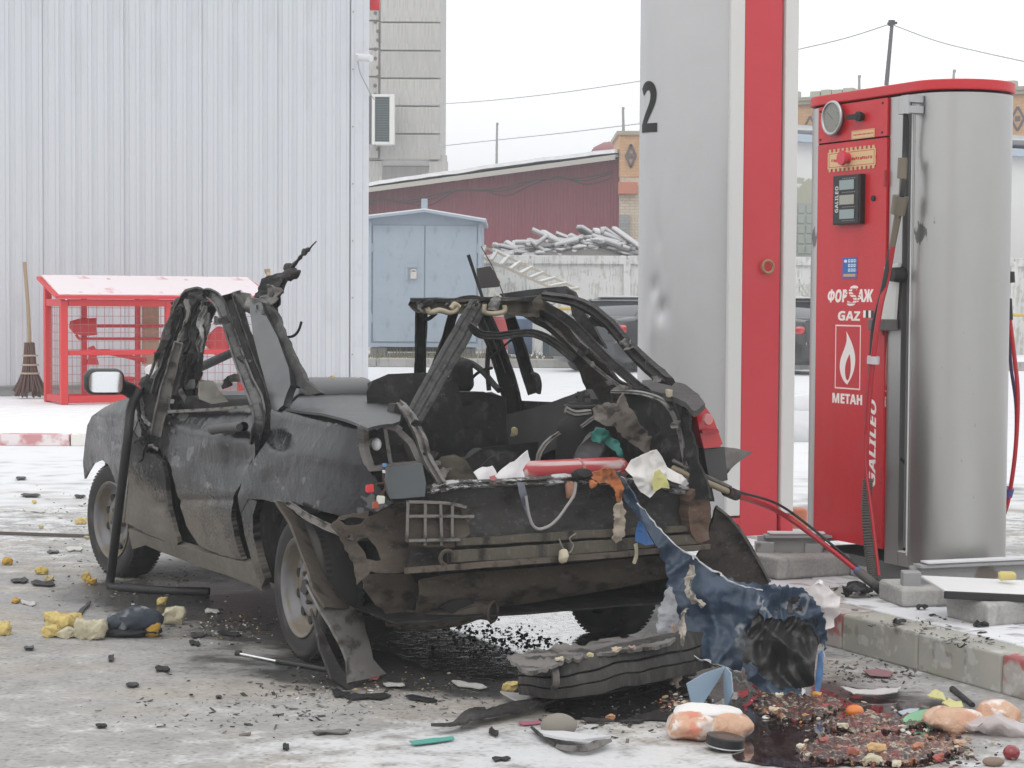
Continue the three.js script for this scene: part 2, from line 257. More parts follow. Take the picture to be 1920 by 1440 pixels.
// pavement in front of the station building, with its kerb
const PAVE_X = -1.7, PAVE_H = .1;
struct('pavement', boxUV(new THREE.BoxGeometry(18, PAVE_H, 12.0).translate(PAVE_X - 9 - .12, PAVE_H / 2 - .003, -18.55 - 6.0)), M.snow);
{
  const kerb = new THREE.Group(); kerb.name = 'pavement_kerb'; kerb.userData.kind = 'structure'; scene.add(kerb);
  const worn = (a, b, s, lo) => new THREE.MeshStandardMaterial({ roughness: .8, map: colorTex(128, 128, (u, v) => { const t = sstep(lo, lo + .2, pfbm(u, v, 6, 5, s)); return a.map((q, i) => mix(q, b[i], t)); }) });
  const redM = worn([.56, .27, .28], [.76, .70, .70], 5, .40), paleM = worn([.56, .53, .45], [.74, .72, .68], 9, .4);
  for (let i = 0; i < 7; i++) { const x1 = (130 - 960) / FOCAL * 18.4 - (i - 1) * 1.0; part('kerb_stone', rbox(.985, PAVE_H + .012, .15, .012, x1 - .5, PAVE_H / 2 + .004, -18.47), i === 0 ? paleM : redM, kerb); }
  for (let i = 0; i < 2; i++) part('kerb_stone', rbox(.985, PAVE_H + .012, .15, .012, (130 - 960) / FOCAL * 18.4 + 1.5 + i, PAVE_H / 2 + .004, -18.47), paleM, kerb);
}
// far kerb and verge
{
  const kerb = new THREE.Group(); kerb.name = 'far_kerb'; kerb.userData.kind = 'structure'; scene.add(kerb);
  for (let i = 0; i < 16; i++) part('kerb_stone', rbox(1.48, .18, .2, .02, -5 + i * 1.5, .09, -40.1), M.conc, kerb);
  struct('verge', boxUV(new THREE.BoxGeometry(40, .14, 22).translate(8, .07, -51.3)), M.snow);
  const r = rng(5), gm = mat([.19, .165, .09], .95), G1 = new THREE.ConeGeometry(.012, 1, 3).translate(0, .5, 0), inst = new THREE.InstancedMesh(G1, gm, 900), m = new THREE.Matrix4();
  for (let i = 0; i < 900; i++) { const x = -3.2 + r() * 5.2, z = -40.7 - r() * 1.5; m.makeRotationFromEuler(new THREE.Euler((r() - .5) * 1.2, 0, (r() - .5) * 1.2)); m.scale(V(1, .05 + .16 * r() * noise2(x * 2, z * 2, 4) * 2, 1)); m.setPosition(x, .14, z); inst.setMatrixAt(i, m); }
  inst.name = 'dry_grass'; inst.userData.kind = 'stuff'; tag(inst, 'dry brown grass along the verge under the blue shed', 'grass'); scene.add(inst);
}
const WALL_TURN = (() => { const a = D(-75, 700, 25.3), b = D(655, 700, 27.85); return Math.atan2(a.z - b.z, b.x - a.x); })();
// ================================================================== STATION BUILDING (ribbed white sheet wall)
{
  const a = D(-75, 700, 25.3), b = D(655, 700, 27.85), dir = V(b.x - a.x, 0, b.z - a.z), L = dir.length(), turn = WALL_TURN, H = 7.2, Y0 = PAVE_H;
  const t = thing('station_building', 'station building with tall white ribbed metal cladding, left of picture', 'building', [a.x, Y0, a.z], turn);
  const period = L / Math.round(L / .213), per = 5, width = period * per, count = Math.round(L / width);
  const pts = []; for (let k = 0; k < per; k++) { const x = k * period; pts.push([x, 0], [x + .012, 0], [x + .016, .004], [x + .022, 0], [x + .062, 0], [x + .074, .019], [x + .15, .019], [x + .155, .013], [x + .16, .019], [x + .200, .019]); } pts.push([width - .004, .004]);
  const slat = (Hh) => { const p = [], I = [], uv = []; pts.forEach(([x, z], i) => { p.push(x, 0.12, z, x, Hh, z); uv.push(x / 2, 0, x / 2, Hh / 8); }); for (let i = 0; i < pts.length - 1; i++) I.push(i * 2, i * 2 + 2, i * 2 + 1, i * 2 + 1, i * 2 + 2, i * 2 + 3); const g = new THREE.BufferGeometry(); g.setAttribute('position', new THREE.Float32BufferAttribute(p, 3)); g.setAttribute('uv', new THREE.Float32BufferAttribute(uv, 2)); g.setIndex(I); g.computeVertexNormals(); return toCreasedNormals(g, .2); };
  const sg = slat(H);
  for (let i = 0; i < count; i++) { const m = part('cladding_sheet', sg, whiteSheet, t); m.position.set(i * width, 0, .004 * (i % 2)); }
  part('wall_core', box(L + .28, H, 8, L / 2 + .14, H / 2, -4.02), M.white, t);
  part('base_trim', [box(L + .25, .12, .05, L / 2 + .125, .06, .012), box(L + .25, .02, .09, L / 2 + .125, .126, .03)], M.grey, t);
  const cx = L + .14; part('corner_trim', [box(.27, H - .13, .03, cx, H / 2 + .065, .02), box(.012, H - .13, .034, cx - .08, H / 2 + .065, .024), box(.012, H - .13, .034, cx + .05, H / 2 + .065, .024), box(.03, H - .13, 2, cx + .13, H / 2 + .065, -1)], whiteSheet, t);
  for (let i = 0; i < 9; i++) part('screw', cyl(V(cx - .11, .5 + i * .8, .03), V(cx - .11, .5 + i * .8, .042), .012), M.grey, t);
  // security camera on the corner
  const q = D(684, 108, 27.7), c = thing('security_camera', 'small white security camera on the corner of the ribbed wall', 'camera', [q.x, q.y, q.z]);
  part('housing', [cyl(V(-.06, 0, .02), V(.10, -.03, .16), .055, .05), cyl(V(.10, -.03, .16), V(.105, -.031, .165), .04)], M.white, c);
  part('bracket', [bar(V(-.1, -.09, -.1), V(-.1, .05, -.02), .05), bar(V(-.1, -.02, -.03), V(.0, -.03, .05), .03)], M.white, c);
  part('cable', tube([V(-.1, -.05, 0), V(-.06, -.22, .02), V(.02, -.38, .0), V(.09, -.52, -.05), V(.12, -.56, -.15)], .008), M.grey, c);
  const s = D(703, 2, 28.2); const sg2 = thing('red_sign', 'red sign edge on the tower at the top of the picture', 'sign', [s.x, s.y, s.z]);
  part('panel', rbox(.14, .30, .08, .01, 0, .02, 0), M.red, sg2); part('mounting', box(.05, .1, .3, 0, .1, -.17), M.grey, sg2);
}
// ================================================================== FIRE-TOOL CABINET
{
  const f = 23.6, p0 = D(120, 766, f), W = 2.51, H = 1.25, dep = .73;
  const CF = frameOf([p0.x, PAVE_H, p0.z], WALL_TURN), t = thing('fire_cabinet', 'red framed mesh cabinet with sloping snowy roof against the ribbed wall', 'cabinet', [p0.x, PAVE_H, p0.z], WALL_TURN);
  const R = mat([.60, .03, .035], .45), s = .085;
  for (const x of [0, 1.30, W]) part('post', rbox(s, H, s, .008, x, H / 2, 0), R, t);
  for (const x of [0, W]) part('post', rbox(s, H + .2, s, .008, x, H / 2 + .1, -dep), R, t);
  for (const y of [.06, .62, H - .03]) part('rail', rbox(W - s - .01, y === .62 ? .06 : s, s * .8, .008, W / 2, y, 0), R, t);
  for (const x of [0, W]) for (const y of [.06, H - .03]) part('rail', rbox(s * .8, s, dep - s - .01, .008, x, y, -dep / 2), R, t);
  for (const y of [.06, H + .1]) part('rail', rbox(W - s - .01, s * .8, s * .7, .008, W / 2, y, -dep), R, t);
  for (const x of [.42, 1.1, 1.9]) part('strap', rbox(.07, H, .03, .006, x, H / 2 + .05, -dep + .12), M.red, t);
  const wires = []; for (let x = .1; x < W; x += .1) wires.push(cyl(V(x, .1, .0), V(x, H - .06, .0), .0032, .0032, 5)); for (let y = .16; y < H - .06; y += .1) wires.push(cyl(V(.05, y, .006), V(W - .05, y, .006), .0032, .0032, 5));
  for (let z = -.1; z > -dep; z -= .1) wires.push(cyl(V(0, .1, z), V(0, H - .06, z), .0032, .0032, 5)); for (let y = .16; y < H - .06; y += .1) wires.push(cyl(V(.006, y, -.05), V(.006, y, -dep + .05), .0032, .0032, 5));
  const wm = part('wire_mesh', wires, mat([.42, .12, .13], .5), t); wm.userData.kind = 'stuff';
  const roof = new THREE.BufferGeometry(), y0 = H + .035, y1 = H + .27, x0 = -.13, x1 = W + .12, z0 = .13, z1 = -dep - .02;
  const slab = (th, up, a) => { const g = new THREE.BoxGeometry(x1 - x0 - a * 2, th, 1).translate((x0 + x1) / 2, up, 0), p = g.attributes.position; for (let i = 0; i < p.count; i++) { const k = p.getZ(i) + .5; p.setZ(i, mix(z1 + a, z0 - a, k)); p.setY(i, p.getY(i) + mix(y1, y0, k)); } g.computeVertexNormals(); return boxUV(g); };
  part('roof_panel', slab(.035, 0, 0), R, t);
  part('snow_cover', slab(.02, .028, .05), new THREE.MeshStandardMaterial({ roughness: .9, bumpMap: snowBump, bumpScale: .006, map: colorTex(256, 256, (u, v) => { const n = sstep(.62, .8, pfbm(u, v, 7, 6, 23)); return [mix(.74, .62, n), mix(.67, .36, n), mix(.69, .38, n)]; }) }), t);
  // the tools inside
  const Fb = (px, py) => on(CF, 'z', -dep + .16)(px, py).applyMatrix4(CF.m);
  { const o = thing('fire_shovel', 'red shovel hung level in the fire cabinet, topmost tool', 'shovel', [0, 0, 0]), a = Fb(182, 611), b = Fb(306, 611);
    part('handle', cyl(a, b, .022), M.red, o); part('blade', sheet([[132, 602], [150, 597], [182, 596], [183, 628], [160, 630], [140, 626], [131, 614]], (x, y) => { const q = Fb(x, y); q.z += .04 * Math.sin((y - 596) / 34 * 3.14); return q; }, { cell: 8, t: .006 }), M.red, o); }
  { const a = Fb(157, 635), b = Fb(306, 635); const o = thing('pry_bar', 'red pry bar hung under the shovel in the fire cabinet', 'pry bar'); part('shaft', cyl(a, b, .017), M.red, o); part('hook', tube([a, a.clone().add(V(-.05, .0, .02)), a.clone().add(V(-.09, .05, .03))], .018), M.red, o); }
  { const o = thing('fire_axe', 'red fire axe hung lowest in the fire cabinet', 'axe'), z = (x, y) => Fb(x, y); part('handle', sheet([[183, 655], [205, 655], [235, 663], [275, 672], [274, 681], [235, 672], [205, 666], [183, 667]], z, { cell: 10, t: .03 }), M.red, o); part('head', sheet([[166, 652], [176, 648], [181, 655], [181, 667], [186, 684], [162, 684], [168, 668]], z, { cell: 8, t: .04 }), M.red, o); }
  for (const [x, y, l] of [[400, 640, 'conical red fire bucket in the cabinet, seen through the car window opening'], [152, 612, null]]) if (l) { const q = Fb(x, y), o = thing('fire_bucket', l, 'bucket', [q.x, q.y, q.z], WALL_TURN); part('cone', cyl(V(-.1, 0, -.1), V(.02, 0, .18), .02, .17, 20).scale(1, 1.15, 1), M.red, o); part('rim', new THREE.TorusGeometry(.17, .012, 6, 24).rotateY(.38).translate(.02, 0, .18), M.red, o); }
  { const q = Fb(215, 742), o = thing('sand_box', 'low red sand box on the floor of the fire cabinet', 'box', [q.x, PAVE_H + .09, q.z], WALL_TURN); part('body', rbox(.42, .18, .3, .01, 0, .09, 0), M.red, o); part('lid', rbox(.46, .03, .34, .008, 0, .196, 0), M.red, o); }
  { const q = on(CF, 'z', -dep + .08)(282, 620).applyMatrix4(CF.m), o = thing('cardboard_sheet', 'tan board standing behind the tools in the cabinet', 'board', [q.x, q.y, q.z], WALL_TURN); part('board', rbox(.22, .85, .02, .004, 0, 0, 0), mat([.42, .36, .24], .9), o); }
}
// brooms on the wall
{
  const r = rng(3), a = D(46, 492, 25.4), b = D(56, 658, 25.1), e = D(58, 766, 25.0); e.y = PAVE_H + .01;
  const o = thing('twig_broom', 'twig broom with pale wooden handle leaning on the ribbed wall', 'broom', [0, 0, 0]);
  part('handle', tube([a, a.clone().lerp(b, .5).add(V(.01, 0, 0)), b, b.clone().lerp(e, .3)], .024), M.wood, o);
  const tw = []; for (let i = 0; i < 90; i++) { const an = r() * 6.28, k = Math.sqrt(r()), p0 = b.clone().add(V(Math.cos(an) * .06 * k, .06 + r() * .05, Math.sin(an) * .05 * k)), p1 = b.clone().lerp(e, .45).add(V(Math.cos(an) * .10 * k, 0, Math.sin(an) * .07 * k)), p2 = e.clone().add(V(Math.cos(an) * .23 * k + (r() - .5) * .06, r() * .1, Math.sin(an) * .1 * k)); tw.push(tube([p0, p1, p2], .011, 5, 4)); }
  part('twigs', tw, M.twig, o);
  for (const k of [.1, .3, .48]) { const p = b.clone().lerp(e, k); part('binding', new THREE.TorusGeometry(.085 + k * .05, .014, 6, 18).rotateX(Math.PI / 2).scale(1, 1, .8).translate(p.x, p.y, p.z), mat([.42, .33, .26], .9), o); }
  const c = D(502, 510, 26.6), d = D(518, 590, 26.2), h = D(548, 665, 25.8), s = thing('spade_handle', 'light wooden tool handle leaning on the ribbed wall behind the car', 'handle', [0, 0, 0]);
  part('shaft', tube([c, d, h, h.clone().add(V(.25, -.9, .3))], .032), mat([.42, .31, .2], .8), s); part('cap', cyl(c.clone().add(V(-.01, .04, 0)), c.clone().add(V(0, -.02, 0)), .04, .038), M.wood, s);
}
// ================================================================== FAR PLACE: shed, fence, buildings
const at = (px, py, d) => D(px, py, d);
{ // blue shed
  const d = 42, blue = new THREE.MeshStandardMaterial({ roughness: .55, side: THREE.DoubleSide, map: colorTex(256, 256, (u, v) => { const n = pfbm(u, v, 5, 5, 61), s = sstep(.66, .8, pfbm(u * 1, v * .3, 14, 4, 5)); return [mix(.33, .27, s) + .06 * (n - .5), mix(.39, .32, s) + .06 * (n - .5), mix(.455, .37, s) + .06 * (n - .5)]; }) });
  const l = at(690, 650, d), r = at(902, 652, d), W = r.x - l.x, Ht = (651 - 414) / FOCAL * d, Hp = (651 - 400) / FOCAL * d;
  const t = thing('metal_shed', 'pale blue metal shed with double doors and padlock', 'shed', [l.x, l.y, -d]);
  const sh = new THREE.Shape([[0, 0], [W, 0], [W, Ht], [W / 2, Hp], [0, Ht + .05]].map((p) => new THREE.Vector2(...p)));
  part('wall', boxUV(new THREE.ExtrudeGeometry(sh, { depth: 3.6, bevelEnabled: false }).translate(0, 0, -3.6)), blue, t);
  for (const [x0, x1] of [[.10, W / 2 - .012], [W / 2 + .012, W - .10]]) { const dr = part('door', rbox(x1 - x0, Ht - .22, .03, .008, (x0 + x1) / 2, Ht / 2 + .0, .018), blue, t);
    part('hinge', [.5, 2.0].map((y) => cyl(V(x0 < .2 ? x0 - .02 : x1 + .02, y, .03), V(x0 < .2 ? x0 - .02 : x1 + .02, y + .2, .03), .025)), blue, dr); }
  part('frame_bar', [box(W, .08, .05, W / 2, .04, .028), box(.07, Ht - .06, .05, .036, Ht / 2, .03), box(.07, Ht - .1, .05, W - .036, Ht / 2, .03)], blue, t);
  for (const s of [0, 1]) { const a = V(s ? W + .09 : -.1, s ? Ht - .02 : Ht + .03, 0), b = V(W / 2, Hp + .03, 0), g = bar(a.clone().setZ(-1.7), b.clone().setZ(-1.7), 4.0, .05); const m = part('roof_panel', g, blue, t); part('snow_cover', bar(a.clone().add(V(0, .04, -1.7)), b.clone().add(V(0, .04, -1.7)), 3.9, .03), M.snow, m); }
  part('roof_post', rbox(.13, .28, .13, .01, W / 2 - .02, Hp + .16, -.1), blue, t);
  const hx = (772 - 691) / FOCAL * d, hy = (651 - 512) / FOCAL * d; part('hasp', [rbox(.24, .07, .04, .008, hx, hy + .14, .05), rbox(.05, .34, .03, .006, hx - .1, hy, .05), rbox(.2, .05, .03, .006, hx + .16, hy - 1.05, .05)], blue, t);
  const pl = part('padlock', [rbox(.13, .15, .07, .02, hx + .05, hy - .06, .09), new THREE.TorusGeometry(.05, .016, 6, 14, Math.PI).translate(hx + .05, hy + .02, .09)], mat([.6, .55, .5], .4), t);
  for (const x of [.2, W - .3]) part('block', rbox(.35, .3, .4, .03, x, -.17, -.4), M.conc, t); part('skid', box(W - .3, .12, .12, W / 2, -.08, -1.4), M.dark, t);
}
{ // concrete fence
  const d = 47, t = thing('concrete_fence', 'old whitewashed concrete fence with raised diamond pattern, behind the pumps', 'fence', [0, -.05, -d]), pitch = 181 / FOCAL * d, x0 = at(994, 500, d).x;
  const top = at(1000, 482, d).y + .05;
  const fm = new THREE.MeshStandardMaterial({ roughness: .9, map: colorTex(512, 512, (u, v) => { const n = pfbm(u, v, 4, 6, 71), st = sstep(.52, .75, pnoise(u * 40, v * 3, 40, 6) * .5 + pfbm(u, v, 10, 4, 15) * .55), k = .62 + .1 * (n - .5); return [mix(k, .40, st * .7), mix(k, .385, st * .7), mix(k * .985, .35, st * .7)]; }) });
  for (let i = -3; i < 9; i++) {
    const x = x0 + i * pitch, pn = part('fence_panel', boxUV(new THREE.BoxGeometry(pitch - .16, top - .12, .1).translate(x + pitch / 2, top / 2 - .06, -.03)), fm, t);
    part('post', rbox(.17, top - .04, .2, .015, x, top / 2 - .02, .01), fm, t);
    part('cap_beam', rbox(pitch - .02, .2, .22, .015, x + pitch / 2, top - .06, .003), fm, t);
    if (i === 0) continue;
    for (let a = 0; a < 3; a++) for (let b = 0; b < 2; b++) { const cx = x + .5 + a * (pitch - 1) / 2, cy = .55 + b * 1.0, w = .27, h = .4; part('diamond', [[w, h], [w * .55, h * .55]].flatMap(([w2, h2]) => [[-w2, 0, 0, h2], [0, h2, w2, 0], [w2, 0, 0, -h2], [0, -h2, -w2, 0]].map(([ax, ay, bx, by]) => bar(V(cx + ax, cy + ay, .02), V(cx + bx, cy + by, .02), .05, .05))), fm, t); }
  }
}
{ // heap of snowy planks behind the fence
  const r = rng(77), d = 48.6, t = thing('lumber_heap', 'heap of snow-covered scrap planks above the concrete fence', 'lumber heap', [0, 0, -d]);
  const heap = [[945, 478], [960, 470], [1000, 462], [1040, 455], [1080, 447], [1110, 442], [1150, 446], [1190, 452]];
  const base = part('rubble', jitter(new THREE.SphereGeometry(1, 24, 12).scale(1.75, .8, .9).translate(at(1085, 500, d).x, 1.9, 0), .15, 2.5), mat([.16, .15, .14], .9), t);
  const wd = [mat([.10, .085, .07], .9), mat([.20, .18, .16], .9), mat([.05, .045, .04], .9)];
  const put = (a, b, w, h, k) => { const m = part('plank', bar(a, b, w, h), wd[k % 3], t), n = V(0, h / 2 + .018, 0); part('snow_cover', jitter(bar(a.clone().add(n), b.clone().add(n), w * 1.12, .085), .016, 5), M.snow, m); };
  for (let i = 0; i < 120; i++) { const k = r() * .97, px = mix(945, 1192, k), s = k * 7, a = Math.min(6, Math.floor(s)), top = mix(heap[a][1], heap[a + 1][1], s - a), py = top + Math.pow(r(), 1.3) * (486 - top), c = at(px, py, d - .3 + r() * .9).add(V(0, 0, d)), an = (r() - .5) * 1.0 + .25, l = .35 + r() * .75, v = V(Math.cos(an) * l / 2, -Math.sin(an) * l / 2 * .8, (r() - .5) * .6); put(c.clone().sub(v), c.clone().add(v), .10 + r() * .16, .03 + r() * .05, i); }
  for (let i = 0; i < 30; i++) { const k = r(), s = k * 7, a = Math.min(6, Math.floor(s)), top = mix(heap[a][1], heap[a + 1][1], s - a), c = at(mix(948, 1194, k), top + 4 + r() * (478 - top), d - .45 + r() * .3).add(V(0, 0, d)); part('snow_lump', jitter(new THREE.IcosahedronGeometry(.07 + r() * .08, 2).scale(1.5, .5, 1).translate(c.x, c.y, c.z), .05, 6, i), M.snow, t); }
  for (const [x0, y0, x1, y1] of [[998, 433, 1062, 463], [966, 457, 1010, 457], [1004, 462, 1028, 444], [1085, 452, 1040, 463], [1128, 440, 1133, 430], [1110, 444, 1180, 470]]) { const a = at(x0, y0, d - .4).add(V(0, 0, d)), b = at(x1, y1, d - .4).add(V(0, 0, d)); put(a, b, .09, .07, 1); }
}
{ // ladder leaning beside the shed
  const d = 44, t = thing('ladder', 'white wooden ladder leaning down from the shed', 'ladder', [0, 0, -d]), wm = mat([.45, .40, .32], .8), q = (x, y, o = 0) => at(x, y, d).add(V(0, 0, d + o));
  part('rail', bar(q(897, 458), q(1086, 543), .1, .05), wm, t); part('rail', bar(q(893, 478, .3), q(1050, 548, .3), .1, .05), wm, t);
  for (let i = 0; i < 9; i++) { const k = .06 + i * .115; const a = q(mix(897, 1086, k), mix(458, 543, k)), b = q(mix(893, 1050, k), mix(478, 548, k), .3); const m = part('rung', bar(a, b, .09, .05), mat([.4, .36, .3], .85), t); part('snow_cover', bar(a.clone().add(V(0, .035, 0)), b.clone().add(V(0, .035, 0)), .08, .025), M.snow, m); }
}
{ // red shed: low wall rising to the right under a snowy lean-to roof
  const a = at(600, 500, 57), b = at(1163, 500, 52.5), dir = V(b.x - a.x, 0, b.z - a.z), L = dir.length(), turn = Math.atan2(-dir.z, dir.x), FS = frameOf([a.x, 0, a.z], turn), face = on(FS, 'z', 0);
  const t = thing('red_shed', 'long dark red ribbed metal shed with snowy roof', 'shed', [a.x, 0, a.z], turn), e0 = face(692, 360), e1 = face(1160, 298), eave = (x) => mix(e0.y, e1.y, (x - e0.x) / (e1.x - e0.x));
  const rm = (k) => new THREE.MeshStandardMaterial({ roughness: .6, side: THREE.DoubleSide, map: colorTex(256, 256, (u, v) => { const n = pfbm(u, v, 4, 5, 81), c = pnoise(u * 3, v * 3, 3, 3); return [(.21 + .06 * (n - .5) + .03 * (c - .5)) * k, .036 * k + .012 * n, .055 * k + .012 * n]; }) });
  const R1 = rm(1), R2 = rm(.82), count = 24, w = L / count;
  for (let i = 0; i < count; i++) { const pts = []; for (let k = 0; k < 4; k++) { const x = k * w / 4; pts.push([x, 0], [x + w / 4 * .5, 0], [x + w / 4 * .6, .012], [x + w / 4 * .9, .012]); } pts.push([w + .006, 0]);
    const p = [], I = [], uv = []; pts.forEach(([x, z]) => { const H = eave(i * w + x); p.push(x, 0, z, x, H, z); uv.push(x / 4, 0, x / 4, H / 4); }); for (let k = 0; k < pts.length - 1; k++) I.push(k * 2, k * 2 + 2, k * 2 + 1, k * 2 + 1, k * 2 + 2, k * 2 + 3); const g = new THREE.BufferGeometry(); g.setAttribute('position', new THREE.Float32BufferAttribute(p, 3)); g.setAttribute('uv', new THREE.Float32BufferAttribute(uv, 2)); g.setIndex(I); g.computeVertexNormals(); part('cladding_sheet', toCreasedNormals(g, .2), i * w < face(790, 400).x ? R2 : R1, t).position.x = i * w; }
  const plate = (z0, z1, y0, y1, th, x0, x1, nz) => { const g = new THREE.BoxGeometry(1, th, 1, 70, 1, 4), p = g.attributes.position; for (let i = 0; i < p.count; i++) { const x = mix(x0, x1, p.getX(i) + .5), k = p.getZ(i) + .5; p.setXYZ(i, x, eave(x) + mix(y1, y0, k) + p.getY(i) + (nz ? nz * fbm2(x * .8, k * 2, 3, 5) : 0), mix(z1, z0, k)); } g.computeVertexNormals(); return boxUV(g); };
  part('wall_core', plate(-.04, -4, -.12, -.12, .2, 0, L - .02, 0), R2, t); part('side_wall', box(.08, eave(L) - .2, 4, L - .06, eave(L) / 2 - .1, -2.05), R2, t);
  const roof = part('roof', plate(.5, -4.2, .03, .42, .07, -.1, L + .05, 0), M.grey, t); part('snow_cover', plate(.46, -4.1, .12, .52, .10, -.1, L + .02, .12), M.snow, roof);
  part('fascia', plate(.52, .49, .0, .0, .13, -.1, L + .06, 0), mat([.42, .40, .36], .7), t);
  const cb = []; for (const [y, s] of [[-.42, .2], [-.48, .35], [-.38, .12]]) { const pp = []; for (let i = 0; i <= 12; i++) pp.push(V(i / 12 * L, eave(i / 12 * L) + y + s * .5 * Math.sin(i * 1.9 + y * 9), .5).applyMatrix4(FS.m)); cb.push(tube(pp, .02, 80, 5)); }
  solo('cable_bundle', merge(cb), M.dark, 'sagging black cable bundle along the red shed under its eave', 'cable');
}
{ // concrete tower block, with its outdoor unit
  const d = 75, l = at(640, 300, d), r = at(826, 300, d), W = r.x - l.x, t = thing('concrete_tower', 'grey concrete panel tower rising behind the red shed', 'tower', [l.x, 0, -d]), y = (py) => at(760, py, d).y;
  const cm = [1, 2, 3].map((s) => new THREE.MeshStandardMaterial({ roughness: .9, map: colorTex(256, 256, (u, v) => { const n = pfbm(u, v, 4, 6, 90 + s * 7), st = sstep(.5, .8, pnoise(u * 30, v * 2, 30, s) * .5 + n * .5), k = .40 + .025 * s + .14 * (n - .5); return [mix(k, .27, st * .5), mix(k * .98, .26, st * .5), mix(k * .93, .24, st * .5)]; }) }));
  const ys = [300, 251, 199, 147, 95, 42, -12, -66, -120]; const px = (x) => at(x, 300, d).x - l.x;
  for (let i = 0; i < ys.length - 1; i++) { part('concrete_panel', rbox(W - px(712) - .02, y(ys[i + 1]) - y(ys[i]) - .05, .5, .04, (px(712) + W) / 2, (y(ys[i]) + y(ys[i + 1])) / 2, -.25), cm[i % 3], t); part('concrete_panel', rbox(px(709), y(ys[i + 1]) - y(ys[i]) - .05, .5, .04, px(709) / 2, (y(ys[i]) + y(ys[i + 1])) / 2 + .05, -.22), cm[(i + 1) % 3], t); }
  part('tower_core', box(W - .1, y(-120) - y(300), 7, W / 2, (y(-120) + y(300)) / 2, -3.7), cm[0], t);
  const holes = []; for (let i = 0; i < 16; i++) holes.push(cyl(V(px(i % 4 < 2 ? 703 : 708), y(25 + i * 17), .0), V(px(i % 4 < 2 ? 703 : 708), y(25 + i * 17), .06), .075, .07, 8)); part('bolt', holes, mat([.14, .085, .06], .9), t);
  part('recessed_storey', box(W - .8, y(300) - y(340), 3.6, W / 2 + .1, (y(300) + y(340)) / 2 - .02, -5.2), cm[0], t);
  part('pillar', [box(.5, y(302) - y(360), .6, px(703), (y(302) + y(360)) / 2, -.4), box(.7, y(302) - y(340), .6, px(822), (y(302) + y(340)) / 2, -.4), box(.35, y(290) - y(330), .4, px(829), (y(290) + y(330)) / 2, -.35)], cm[1], t);
  const c = at(719, 225, d - .9), u = thing('outdoor_unit', 'white air conditioner outdoor unit on the concrete tower', 'air conditioner', [c.x, c.y, c.z]), w = .84, h = 1.86;
  part('casing', [rbox(.12, h, .6, .02, -w / 2 + .06, 0, 0), rbox(.18, h, .6, .02, w / 2 - .09, 0, 0), rbox(w - .3, .1, .6, .02, -.03, h / 2 - .05, 0), rbox(w - .3, .1, .6, .02, -.03, -h / 2 + .05, 0), rbox(w - .3, h - .2, .4, .02, -.03, 0, -.1)], mat([.72, .72, .69], .5), u);
  part('grille', box(w - .31, h - .21, .02, -.03, 0, .14), mat([.03, .06, .065], .6), u);
  for (let i = 0; i < 17; i++) part('grille_bar', box(w - .32, .025, .03, -.03, -h / 2 + .2 + i * .092, .19), mat([.10, .15, .15], .6), u);
  part('side_box', box(.2, h * .95, .5, -w / 2 - .12, 0, -.05), mat([.08, .08, .085], .7), u); part('bracket', [box(.06, .12, .8, w / 2 - .05, -h / 2 - .06, -.3), box(.06, .12, .8, -w / 2 + .1, -h / 2 - .06, -.3)], M.grey, u);
}
